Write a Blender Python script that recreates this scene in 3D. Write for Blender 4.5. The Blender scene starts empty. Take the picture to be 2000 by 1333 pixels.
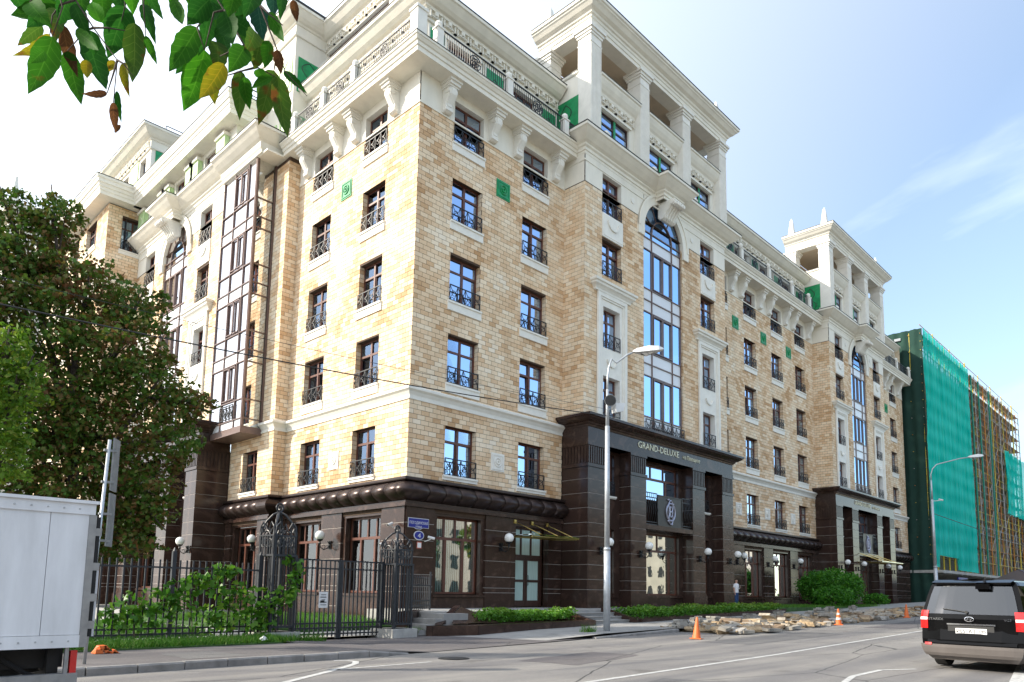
import bpy, bmesh, math, random
import numpy as np
from mathutils import Vector, Matrix
random.seed(7); np.random.seed(7)
S = bpy.context.scene
COL = S.collection
PI = math.pi
# ------------------------------------------------------------------ camera, sky, sun, exposure
cam_d = bpy.data.cameras.new('camera'); cam = bpy.data.objects.new('camera', cam_d); COL.objects.link(cam); S.camera = cam
cam_d.sensor_fit = 'HORIZONTAL'; cam_d.sensor_width = 36.0; cam_d.lens = 1424.6*36/2000
cam_d.shift_x = (1000-1048.7)/2000; cam_d.shift_y = (986.3-666.5)/2000
cam_d.clip_start = 0.1; cam_d.clip_end = 3000
yaw, pit, rol = .754561168, .11884428, .0145416215
fw = Vector((math.cos(pit)*math.cos(yaw), math.cos(pit)*math.sin(yaw), math.sin(pit)))
r0 = Vector((math.sin(yaw), -math.cos(yaw), 0)); u0_ = r0.cross(fw)
rr = r0*math.cos(rol)+u0_*math.sin(rol); uu = -r0*math.sin(rol)+u0_*math.cos(rol)
CAM = Vector((-18.44, -24.92, 1.55))
cam.matrix_world = Matrix(((rr.x, uu.x, -fw.x, CAM.x), (rr.y, uu.y, -fw.y, CAM.y), (rr.z, uu.z, -fw.z, CAM.z), (0, 0, 0, 1)))

SUN_EL, SUN_AZ = math.radians(29), math.radians(142)     # azimuth measured from +X towards +Y: the sun stands to the left
sun_dir = Vector((math.cos(SUN_EL)*math.cos(SUN_AZ), math.cos(SUN_EL)*math.sin(SUN_AZ), math.sin(SUN_EL)))
sl = bpy.data.lights.new('sun', 'SUN'); so = bpy.data.objects.new('sun', sl); COL.objects.link(so)
sl.energy = 2.0; sl.angle = math.radians(0.6); sl.color = (1.0, 0.91, 0.77)
so.rotation_euler = sun_dir.to_track_quat('Z', 'Y').to_euler(); so.location = (-60, 10, 60)
W = bpy.data.worlds.new('World'); S.world = W; W.use_nodes = True
nt = W.node_tree; nt.nodes.clear()
def N(t, ty, **k):
    n = t.nodes.new(ty)
    for a, b in k.items(): setattr(n, a, b)
    return n
out = N(nt, 'ShaderNodeOutputWorld'); bg = N(nt, 'ShaderNodeBackground'); sky = N(nt, 'ShaderNodeTexSky')
sky.sky_type = 'NISHITA'; sky.sun_disc = False; sky.sun_elevation = SUN_EL; sky.sun_rotation = math.radians(90)-SUN_AZ
sky.air_density = 1.2; sky.dust_density = 0.7; sky.ozone_density = 1.2
tc = N(nt, 'ShaderNodeTexCoord')
mp = N(nt, 'ShaderNodeCombineXYZ')   # cirrus streaks: stretched along one direction of the sky
for i_, (v_, k_) in enumerate((((.5121, -.1687, -.8422), 3.6), ((.84, .3028, .4502), .55), ((.179, -.938, .2968), .75))):
    d_ = N(nt, 'ShaderNodeVectorMath', operation='DOT_PRODUCT'); d_.inputs[1].default_value = tuple(k_*q_ for q_ in v_); nt.links.new(tc.outputs['Generated'], d_.inputs[0]); nt.links.new(d_.outputs['Value'], mp.inputs[i_])
n1 = N(nt, 'ShaderNodeTexNoise'); n1.inputs['Scale'].default_value = 2.1; n1.inputs['Detail'].default_value = 7; n1.inputs['Roughness'].default_value = .55; n1.inputs['Distortion'].default_value = .35
cr = N(nt, 'ShaderNodeValToRGB'); cr.color_ramp.elements[0].position = .47; cr.color_ramp.elements[1].position = .80
n2 = N(nt, 'ShaderNodeTexNoise'); n2.inputs['Scale'].default_value = 1.3; n2.inputs['Detail'].default_value = 4
cr2 = N(nt, 'ShaderNodeValToRGB'); cr2.color_ramp.elements[0].position = .35; cr2.color_ramp.elements[1].position = .72
mx = N(nt, 'ShaderNodeMath', operation='MULTIPLY_ADD'); mx.inputs[1].default_value = .34
hz = N(nt, 'ShaderNodeMath', operation='MULTIPLY'); hz.inputs[1].default_value = .12
mix = N(nt, 'ShaderNodeMix', data_type='RGBA'); mix.inputs[7].default_value = (3.6, 3.75, 3.95, 1)
L = nt.links.new
L(mp.outputs[0], n1.inputs['Vector']); L(n1.outputs['Fac'], cr.inputs[0])
L(tc.outputs['Generated'], n2.inputs['Vector']); L(n2.outputs['Fac'], cr2.inputs[0]); L(cr2.outputs[0], hz.inputs[0])
L(cr.outputs[0], mx.inputs[0]); L(hz.outputs[0], mx.inputs[2]); mx.use_clamp = True
# thin white veil of cloud, thicker towards the sun's side of the sky
dt = N(nt, 'ShaderNodeVectorMath', operation='DOT_PRODUCT'); dt.inputs[1].default_value = tuple(sun_dir)
L(tc.outputs['Generated'], dt.inputs[0])
mr = N(nt, 'ShaderNodeMapRange'); mr.inputs['From Min'].default_value = -.25; mr.inputs['From Max'].default_value = .95; mr.inputs['To Min'].default_value = 0.11; mr.inputs['To Max'].default_value = .9
L(dt.outputs['Value'], mr.inputs[0])
mxx = N(nt, 'ShaderNodeMath', operation='MAXIMUM'); L(mx.outputs[0], mxx.inputs[0]); L(mr.outputs[0], mxx.inputs[1])
L(mxx.outputs[0], mix.inputs[0]); tn = N(nt, 'ShaderNodeMix', data_type='RGBA', blend_type='MULTIPLY'); tn.inputs[0].default_value = 1; tn.inputs[7].default_value = (.385, .425, .455, 1); L(sky.outputs[0], tn.inputs[6]); L(tn.outputs[2], mix.inputs[6]); L(mix.outputs[2], bg.inputs[0]); L(bg.outputs[0], out.inputs[0])
bg.inputs[1].default_value = 0.15
S.view_settings.view_transform = 'Standard'; S.view_settings.look = 'None'; S.view_settings.gamma = 1; S.view_settings.exposure = 1.95
S.view_settings.use_curve_mapping = False

# ------------------------------------------------------------------ helpers
def road_z(x):
    return 0.017*max(x, 0.0) if x < 60 else 0.017*60
class MB:
    """collects faces; build() links them as ONE mesh object"""
    def __init__(s): s.v = []; s.f = []; s.mi = []; s.t = []
    def add(s, vs, fs, mi=0, t=0.0):
        o = len(s.v); s.v.extend([tuple(p) for p in vs])
        for f in fs: s.f.append(tuple(i+o for i in f)); s.mi.append(mi); s.t.append(t)
    def hexa(s, P, mi=0, t=0.0, skip=()):
        fs = [(0, 3, 2, 1), (4, 5, 6, 7), (0, 1, 5, 4), (1, 2, 6, 5), (2, 3, 7, 6), (3, 0, 4, 7)]
        s.add(P, [f for i, f in enumerate(fs) if i not in skip], mi, t)
    def box(s, x0, x1, y0, y1, z0, z1, mi=0, t=0.0, skip=()):
        s.hexa([(x0, y0, z0), (x1, y0, z0), (x1, y1, z0), (x0, y1, z0), (x0, y0, z1), (x1, y0, z1), (x1, y1, z1), (x0, y1, z1)], mi, t, skip)
    def fbox(s, fr, u0, u1, d0, d1, z0, z1, mi=0, t=0.0, skip=()):
        p = fr.p
        s.hexa([p(u0, d0, z0), p(u1, d0, z0), p(u1, d1, z0), p(u0, d1, z0), p(u0, d0, z1), p(u1, d0, z1), p(u1, d1, z1), p(u0, d1, z1)], mi, t, skip)
    def quad(s, a, b, c, d, mi=0, t=0.0): s.add([a, b, c, d], [(0, 1, 2, 3)], mi, t)
    def bar(s, p, q, w, h=None, mi=0, t=0.0, up=(0, 0, 1)):
        p = Vector(p); q = Vector(q); h = h or w; d = (q-p)
        if d.length < 1e-6: return
        d.normalize(); up = Vector(up)
        if abs(d.dot(up)) > .98: up = Vector((1, 0, 0)) if abs(d.x) < .9 else Vector((0, 1, 0))
        a = d.cross(up).normalized()*w/2; b = a.cross(d).normalized()*h/2
        s.hexa([p-a-b, p+a-b, p+a+b, p-a+b, q-a-b, q+a-b, q+a+b, q-a+b], mi, t)
    def poly(s, pts, w, h=None, mi=0, t=0.0):
        for a, b in zip(pts[:-1], pts[1:]): s.bar(a, b, w, h, mi, t)
    def cyl(s, p, q, r0, r1=None, n=10, mi=0, t=0.0, caps=True):
        p = Vector(p); q = Vector(q); r1 = r0 if r1 is None else r1; d = (q-p).normalized()
        up = Vector((0, 0, 1)) if abs(d.z) < .95 else Vector((1, 0, 0))
        a = d.cross(up).normalized(); b = d.cross(a)
        vs = [p+(a*math.cos(2*PI*i/n)+b*math.sin(2*PI*i/n))*r0 for i in range(n)]+[q+(a*math.cos(2*PI*i/n)+b*math.sin(2*PI*i/n))*r1 for i in range(n)]
        fs = [(i, (i+1) % n, n+(i+1) % n, n+i) for i in range(n)]
        if caps: fs += [tuple(range(n))[::-1], tuple(range(n, 2*n))]
        s.add(vs, fs, mi, t)
    def tube(s, pts, r, n=8, mi=0, t=0.0, r1=None):
        pts = [Vector(p) for p in pts]; m = len(pts); vs = []; fs = []
        a = None
        for i, p in enumerate(pts):
            d = (pts[min(i+1, m-1)]-pts[max(i-1, 0)]).normalized()
            if a is None:
                up = Vector((0, 0, 1)) if abs(d.z) < .9 else Vector((1, 0, 0)); a = d.cross(up).normalized()
            else: a = (a-d*a.dot(d)).normalized()
            b = d.cross(a); k = r if r1 is None else r+(r1-r)*i/(m-1)
            vs += [p+(a*math.cos(2*PI*j/n)+b*math.sin(2*PI*j/n))*k for j in range(n)]
        for i in range(m-1):
            for j in range(n): fs.append((i*n+j, i*n+(j+1) % n, (i+1)*n+(j+1) % n, (i+1)*n+j))
        fs += [tuple(range(n))[::-1], tuple(range((m-1)*n, m*n))]
        s.add(vs, fs, mi, t)
    def lathe(s, c, prof, n=14, mi=0, t=0.0):
        c = Vector(c); vs = []; fs = []
        for r, z in prof: vs += [c+Vector((r*math.cos(2*PI*j/n), r*math.sin(2*PI*j/n), z)) for j in range(n)]
        for i in range(len(prof)-1):
            for j in range(n): fs.append((i*n+j, i*n+(j+1) % n, (i+1)*n+(j+1) % n, (i+1)*n+j))
        s.add(vs, fs, mi, t)
    def sphere(s, c, r, n=14, m=8, mi=0, t=0.0):
        s.lathe(c, [(max(1e-4, r*math.sin(PI*i/m)), -r*math.cos(PI*i/m)) for i in range(m+1)], n, mi, t)
    def prism(s, pts, off, mi=0, t=0.0):
        """closed polygon of 3-D points extruded by the vector off"""
        pts = [Vector(p) for p in pts]; off = Vector(off); n = len(pts)
        s.add(pts+[p+off for p in pts], [tuple(range(n))[::-1], tuple(range(n, 2*n))]+[(i, (i+1) % n, n+(i+1) % n, n+i) for i in range(n)], mi, t)
    def sweep(s, path, prof, mi=0, t=0.0, caps=True):
        """prof = (out, z) points swept along a plan path; out is to the LEFT of travel; corners are mitred"""
        P = [Vector((a[0], a[1])) for a in path]; m = len(P); vs = []; fs = []; k = len(prof)
        for i in range(m):
            if i == 0: d = (P[1]-P[0]).normalized(); o = Vector((-d.y, d.x))
            elif i == m-1: d = (P[-1]-P[-2]).normalized(); o = Vector((-d.y, d.x))
            else:
                d1 = (P[i]-P[i-1]).normalized(); d2 = (P[i+1]-P[i]).normalized()
                a = Vector((-d1.y, d1.x)); b = Vector((-d2.y, d2.x)); o = a+b; o = o/(o.length_squared/2) if o.length > 1e-3 else a
            vs += [(P[i].x+o.x*q, P[i].y+o.y*q, z) for q, z in prof]
        for i in range(m-1):
            for j in range(k-1): fs.append((i*k+j, i*k+j+1, (i+1)*k+j+1, (i+1)*k+j))
        if caps: fs += [tuple(range(k)), tuple(range((m-1)*k, m*k))[::-1]]
        s.add(vs, fs, mi, t)
    def mesh(s, name, mats, smooth=False, tint=False):
        me = bpy.data.meshes.new(name); me.from_pydata(s.v, [], s.f)
        for m in (mats if isinstance(mats, (list, tuple)) else [mats]): me.materials.append(m)
        if any(s.mi): me.polygons.foreach_set('material_index', s.mi)
        if smooth: me.polygons.foreach_set('use_smooth', [True]*len(s.f))
        if tint:
            at = me.attributes.new('tint', 'FLOAT', 'FACE'); at.data.foreach_set('value', s.t)
        me.update(); return me
    def build(s, name, mats, parent=None, smooth=False, tint=False, loc=None, kind=None):
        return link(name, s.mesh(name, mats, smooth, tint), parent, loc, kind)
def link(name, me, parent=None, loc=None, kind=None):
    o = bpy.data.objects.new(name, me); COL.objects.link(o)
    if parent is not None: o.parent = parent
    if loc is not None: o.location = loc
    if kind: o['kind'] = kind
    return o
def tag(o, label=None, cat=None, group=None, kind=None):
    if label: o['label'] = label
    if cat: o['category'] = cat
    if group: o['group'] = group
    if kind: o['kind'] = kind
    return o
def thing(name, label, cat, loc=(0, 0, 0), rz=0.0, group=None):
    o = bpy.data.objects.new(name, None); COL.objects.link(o); o.location = loc; o.rotation_euler = (0, 0, rz); o.empty_display_size = .3
    return tag(o, label, cat, group)
def copy_tree(o, parent=None):
    c = o.copy(); COL.objects.link(c)
    if parent is not None: c.parent = parent
    for ch in o.children: copy_tree(ch, c)
    return c
class Fr:
    """facade frame: 'R' faces the street (-Y) at y=c, u runs along x; 'L' faces -X at x=c, u runs along y; d is outwards"""
    def __init__(s, k, c): s.k = k; s.c = c
    def p(s, u, d, z): return (u, s.c-d, z) if s.k == 'R' else (s.c-d, u, z)
    def loc0(s): return Fr(s.k, 0.0)

# ------------------------------------------------------------------ materials
def mat(name, col, rough=.6, var=.12, scale=3.0, bump=0.0, metal=0.0, spec=.5, bscale=None, stretch=None, col2=None, coat=0.0):
    m = bpy.data.materials.new(name); m.use_nodes = True; t = m.node_tree; b = t.nodes['Principled BSDF']
    b.inputs['Roughness'].default_value = rough; b.inputs['Metallic'].default_value = metal; b.inputs['Specular IOR Level'].default_value = spec
    b.inputs['Coat Weight'].default_value = coat
    co = N(t, 'ShaderNodeTexCoord'); v = co.outputs['Object']
    if stretch:
        q = N(t, 'ShaderNodeMapping'); q.inputs['Scale'].default_value = stretch; t.links.new(v, q.inputs[0]); v = q.outputs[0]
    n = N(t, 'ShaderNodeTexNoise'); n.inputs['Scale'].default_value = scale; n.inputs['Detail'].default_value = 6; n.inputs['Roughness'].default_value = .6
    t.links.new(v, n.inputs['Vector'])
    r = N(t, 'ShaderNodeValToRGB'); c2 = col2 or tuple(max(0, c*(1-2*var)) for c in col)
    r.color_ramp.elements[0].position = .3; r.color_ramp.elements[1].position = .7
    r.color_ramp.elements[0].color = (*c2, 1); r.color_ramp.elements[1].color = (*[min(1, c*(1+(0 if col2 else var*.5))) for c in col], 1)
    t.links.new(n.outputs['Fac'], r.inputs[0]); t.links.new(r.outputs[0], b.inputs['Base Color'])
    if bump:
        n3 = N(t, 'ShaderNodeTexNoise'); n3.inputs['Scale'].default_value = bscale or scale*6; n3.inputs['Detail'].default_value = 5
        t.links.new(v, n3.inputs['Vector']); bp = N(t, 'ShaderNodeBump'); bp.inputs['Strength'].default_value = bump; bp.inputs['Distance'].default_value = .02
        t.links.new(n3.outputs['Fac'], bp.inputs['Height']); t.links.new(bp.outputs[0], b.inputs['Normal'])
    return m
def ramp_mat(name, cols, obj_attr=False, rough=.8, attr='tint', spec=.3, noise=.25, nscale=9.0, trans=0.0, bump=0.0, grime=0.0):
    m = bpy.data.materials.new(name); m.use_nodes = True; t = m.node_tree; b = t.nodes['Principled BSDF']
    b.inputs['Roughness'].default_value = rough; b.inputs['Specular IOR Level'].default_value = spec
    a = N(t, 'ShaderNodeAttribute', attribute_type='OBJECT' if obj_attr else 'GEOMETRY', attribute_name=attr)
    co = N(t, 'ShaderNodeTexCoord'); n = N(t, 'ShaderNodeTexNoise'); n.inputs['Scale'].default_value = nscale; n.inputs['Detail'].default_value = 5
    geo = N(t, 'ShaderNodeNewGeometry'); t.links.new(geo.outputs['Position'], n.inputs['Vector'])
    ma = N(t, 'ShaderNodeMath', operation='MULTIPLY_ADD'); ma.inputs[1].default_value = noise; ma.inputs[2].default_value = -noise/2
    t.links.new(n.outputs['Fac'], ma.inputs[0]); ad = N(t, 'ShaderNodeMath', operation='ADD'); ad.use_clamp = True
    t.links.new(a.outputs['Fac'], ad.inputs[0]); t.links.new(ma.outputs[0], ad.inputs[1])
    r = N(t, 'ShaderNodeValToRGB'); e = r.color_ramp.elements
    while len(e) < len(cols): e.new(.5)
    for i, c in enumerate(cols): e[i].position = i/(len(cols)-1); e[i].color = (*c, 1)
    t.links.new(ad.outputs[0], r.inputs[0]); t.links.new(r.outputs[0], b.inputs['Base Color'])
    if grime:   # rain streaks and soot: vertical smears over the whole wall
        gm = N(t, 'ShaderNodeMapping'); gm.inputs['Scale'].default_value = (1.1, 1.1, .16); gn = N(t, 'ShaderNodeTexNoise'); gn.inputs['Scale'].default_value = 1.0; gn.inputs['Detail'].default_value = 6; gr = N(t, 'ShaderNodeValToRGB'); gr.color_ramp.elements[0].position = .3; gr.color_ramp.elements[1].position = .62; gr.color_ramp.elements[0].color = (1-grime, 1-grime*1.05, 1-grime*1.1, 1); gr.color_ramp.elements[1].color = (1, 1, 1, 1)
        gx = N(t, 'ShaderNodeMix', data_type='RGBA', blend_type='MULTIPLY'); gx.inputs[0].default_value = 1; t.links.new(geo.outputs['Position'], gm.inputs[0]); t.links.new(gm.outputs[0], gn.inputs['Vector']); t.links.new(gn.outputs['Fac'], gr.inputs[0]); t.links.new(r.outputs[0], gx.inputs[6]); t.links.new(gr.outputs[0], gx.inputs[7]); t.links.new(gx.outputs[2], b.inputs['Base Color'])
    if bump:
        bp = N(t, 'ShaderNodeBump'); bp.inputs['Strength'].default_value = bump; bp.inputs['Distance'].default_value = .01
        n4 = N(t, 'ShaderNodeTexNoise'); n4.inputs['Scale'].default_value = 45; t.links.new(geo.outputs['Position'], n4.inputs['Vector'])
        t.links.new(n4.outputs['Fac'], bp.inputs['Height']); t.links.new(bp.outputs[0], b.inputs['Normal'])
    if trans:
        tr = N(t, 'ShaderNodeBsdfTranslucent'); t.links.new(r.outputs[0], tr.inputs[0]); ms = N(t, 'ShaderNodeMixShader'); ms.inputs[0].default_value = trans
        o = t.nodes['Material Output']; t.links.new(b.outputs[0], ms.inputs[1]); t.links.new(tr.outputs[0], ms.inputs[2]); t.links.new(ms.outputs[0], o.inputs['Surface'])
    return m
def glass(name, tint=(.80, .86, .86), base=.30, rough=.015, refl=(.92, .96, 1)):
    m = bpy.data.materials.new(name); m.use_nodes = True; t = m.node_tree; t.nodes.clear()
    o = N(t, 'ShaderNodeOutputMaterial'); g = N(t, 'ShaderNodeBsdfGlossy'); g.inputs['Roughness'].default_value = rough; g.inputs[0].default_value = (*refl, 1)
    tr = N(t, 'ShaderNodeBsdfTransparent'); tr.inputs[0].default_value = (*tint, 1); f = N(t, 'ShaderNodeFresnel'); f.inputs[0].default_value = 1.5
    ma = N(t, 'ShaderNodeMath', operation='MULTIPLY_ADD'); ma.inputs[1].default_value = 1-base; ma.inputs[2].default_value = base; ma.use_clamp = True
    co = N(t, 'ShaderNodeTexCoord'); n = N(t, 'ShaderNodeTexNoise'); n.inputs['Scale'].default_value = 1.6; bp = N(t, 'ShaderNodeBump'); bp.inputs['Strength'].default_value = .035; bp.inputs['Distance'].default_value = .05
    t.links.new(co.outputs['Object'], n.inputs['Vector']); t.links.new(n.outputs['Fac'], bp.inputs['Height']); t.links.new(bp.outputs[0], g.inputs['Normal'])
    ms = N(t, 'ShaderNodeMixShader'); t.links.new(f.outputs[0], ma.inputs[0]); t.links.new(ma.outputs[0], ms.inputs[0])
    t.links.new(tr.outputs[0], ms.inputs[1]); t.links.new(g.outputs[0], ms.inputs[2]); t.links.new(ms.outputs[0], o.inputs[0]); return m
def granite_mat():
    m = mat('brown_granite', (.060, .034, .026), rough=.17, var=.3, scale=28, spec=.34, col2=(.022, .013, .011))
    t = m.node_tree; b = t.nodes['Principled BSDF']; src = b.inputs['Base Color'].links[0].from_socket
    co = N(t, 'ShaderNodeTexCoord'); n = N(t, 'ShaderNodeTexNoise'); n.inputs['Scale'].default_value = .9; n.inputs['Detail'].default_value = 6; n.inputs['Distortion'].default_value = 2.2
    r = N(t, 'ShaderNodeValToRGB'); r.color_ramp.elements[0].position = .52; r.color_ramp.elements[1].position = .8
    mixn = N(t, 'ShaderNodeMix', data_type='RGBA'); mixn.inputs[7].default_value = (.11, .066, .05, 1)
    t.links.new(co.outputs['Object'], n.inputs['Vector']); t.links.new(n.outputs['Fac'], r.inputs[0]); t.links.new(r.outputs[0], mixn.inputs[0])
    t.links.new(src, mixn.inputs[6]); t.links.new(mixn.outputs[2], b.inputs['Base Color']); return m
BR = [(.49, .285, .135), (.655, .445, .265), (.765, .58, .39), (.825, .675, .49), (.865, .765, .62)]
M = dict(
    brick=ramp_mat('clinker_brick', BR, False, rough=.75, nscale=14, noise=.3, bump=.25, grime=.13),
    brick1=ramp_mat('clinker_brick_single', BR, True, rough=.75, nscale=14, noise=.3, bump=.25, grime=.13),
    flash=mat('dark_flashing', (.06, .065, .065), .4, .1, 2, metal=.3), mortar=mat('brown_mortar', (.085, .05, .03), .9, .15, 8),
    white=mat('cream_stucco', (.81, .77, .675), .7, .055, 1.6, bump=.12, bscale=60, stretch=(1, 1, .35)),
    stone=mat('white_stone', (.80, .775, .71), .6, .05, 2.5, bump=.1, bscale=40),
    granite=granite_mat(),
    joint=mat('light_joint', (.42, .38, .35), .7, .1, 5),
    copper=mat('dark_copper_sheet', (.055, .036, .032), .33, .2, 2.0, metal=.55, bump=.12, bscale=2.5),
    wood=mat('red_brown_frame', (.125, .042, .024), .4, .15, 6),
    dwood=mat('dark_brown_frame', (.06, .028, .02), .4, .15, 6),
    alu=mat('brown_metal_frame', (.19, .125, .105), .35, .1, 5, metal=.3),
    iron=mat('black_iron', (.012, .013, .015), .45, .2, 10),
    fence=mat('dark_grey_fence_paint', (.022, .026, .033), .45, .2, 8),
    green=mat('green_glazed_panel', (.012, .31, .11), .35, .2, 2.5, spec=.4),
    pale=mat('pale_green_panel', (.52, .72, .36), .45, .12, 1.5),
    glass=glass('window_glass', base=.30, refl=(.44, .58, .80)), bay=glass('bay_front_glass', (.7, .72, .75), .74, refl=(.98, .97, 1)), clear=glass('bay_glass', (.80, .84, .82), .62, refl=(.97, .98, .98)), shop=glass('ground_floor_glass', (.82, .92, .92), .08),
    bluegl=glass('arch_glass', (.45, .65, .82), .52, refl=(.42, .64, .93)),
    shop2=glass('portal_glass', (.45, .5, .48), .22, refl=(.75, .8, .78)), spandrel=mat('white_enamel_panel', (.72, .74, .77), .18, .04, 1.0),
    curtain=mat('pale_curtain', (.70, .70, .64), .8, .12, 7, stretch=(9, 9, .3)),
    blind=mat('pale_green_blind', (.50, .66, .60), .7, .15, 6, stretch=(14, 14, .2)),
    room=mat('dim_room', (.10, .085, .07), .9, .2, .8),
    brass=mat('brass', (.62, .47, .16), .28, .1, 6, metal=.9),
    gold=mat('gilded_letters', (.74, .68, .50), .35, .1, 6, metal=.4),
    globe=mat('opal_globe', (.86, .86, .83), .18, .03, 3),
    roof=mat('grey_roof_sheet', (.20, .22, .24), .4, .1, 1.5, metal=.4),
    steel=mat('galvanised_steel', (.50, .53, .56), .42, .1, 7, metal=.45),
    terr=mat('terrace_slabs', (.36, .35, .33), .7, .15, 2.5, bump=.2, bscale=50),
)
# ------------------------------------------------------------------ the apartment building
BLD = thing('apartment_building', 'beige brick corner apartment building with cream cornices and dark granite ground floor', 'building')
BRICKS = []; CH = 0.21437; Z0B = 6.30
MORT = MB()
def cutrects(u0, u1, z0, z1, ops):
    us = sorted({u0, u1, *[a for o in ops for a in o[:2] if u0 < a < u1]}); zs = sorted({z0, z1, *[a for o in ops for a in o[2:4] if z0 < a < z1]})
    for i in range(len(us)-1):
        for j in range(len(zs)-1):
            cu, cz = (us[i]+us[i+1])/2, (zs[j]+zs[j+1])/2
            if not any(o[0] < cu < o[1] and o[2] < cz < o[3] for o in ops): yield us[i], us[i+1], zs[j], zs[j+1]
def wallface(mb, fr, u0, u1, z0, z1, ops, d=0.0, rev=.34, mi=0):
    p = fr.p
    for a, b, c, e in cutrects(u0, u1, z0, z1, ops): mb.quad(p(a, d, c), p(b, d, c), p(b, d, e), p(a, d, e), mi)
    for a, b, c, e in [o[:4] for o in ops]:
        for q in ((a, c, a, e), (b, c, b, e), (a, c, b, c), (a, e, b, e)):
            mb.quad(p(q[0], d, q[1]), p(q[2], d, q[3]), p(q[2], d-rev, q[3]), p(q[0], d-rev, q[1]), mi)
def bricks(fr, u0, u1, z0, z1, ops=(), jamb=True, blen=.43):
    k0 = int(math.floor((z0-Z0B)/CH+1e-4)); k1 = int(math.ceil((z1-Z0B)/CH-1e-4)); g = .018
    for k in range(k0, k1):
        a, b = max(z0, Z0B+k*CH), min(z1, Z0B+(k+1)*CH)
        if b-a < .05: continue
        iv = [(u0, u1)]
        for o in ops:
            if o[2] < b-.06 and o[3] > a+.06:
                nv = []
                for s, e in iv:
                    if o[1] <= s or o[0] >= e: nv.append((s, e)); continue
                    if o[0]-s > .03: nv.append((s, o[0]))
                    if e-o[1] > .03: nv.append((o[1], e))
                iv = nv
                if jamb and len(o) < 5:
                    sp = .3 if k % 2 else .13
                    BRICKS.append((fr, o[1]-.012, o[1], -.31, -.012, a+g/2, b-g/2))
        sh = (k % 2)*blen/2+(random.random()-.5)*.03
        for s, e in iv:
            x = u0+sh-blen
            while x < e:
                l, r = max(s, x), min(e, x+blen)
                if r-l > .035: BRICKS.append((fr, l+g/2*(l > s), r-g/2*(r < e), -.012, .012, a+g/2, b-g/2))
                x += blen
def patch(x, y, z):
    return .5+.5*math.sin(x*1.3+math.sin(z*.9)*1.7+y*.8)*math.sin(z*.75+x*.35+y*.5)
# ---- windows
WC = {}
def wmesh(key, fn):
    if key not in WC: WC[key] = fn()
    return WC[key]
def rail_bars(mb, f, w, h, d):
    p = f.p
    mb.bar(p(0, d, h), p(w, d, h), .045); mb.bar(p(0, d, .06), p(w, d, .06), .035)
    n = max(2, round(w/.45)); c = w/n
    for i in range(n+1): mb.bar(p(i*c, d, 0), p(i*c, d, h), .028)
    for i in range(n):
        x0 = i*c
        for sgn in (0, 1):
            pts = []
            for q in range(7):
                a = q/6; xx = x0+c*(a if sgn == 0 else 1-a); zz = .06+(h-.06)*(a+.13*math.sin(2*PI*a))
                pts.append(p(xx, d+.05*math.sin(PI*a), zz))
            mb.poly(pts, .022)
        pts = [p(x0+c/2+.13*math.cos(2*PI*q/8), d, h*.52+.13*math.sin(2*PI*q/8)) for q in range(9)]; mb.poly(pts, .02)
    for e in (0, w): mb.bar(p(e, -.02, h*.8), p(e, d, h*.8), .025); mb.bar(p(e, -.02, .1), p(e, d, .1), .025)
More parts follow.
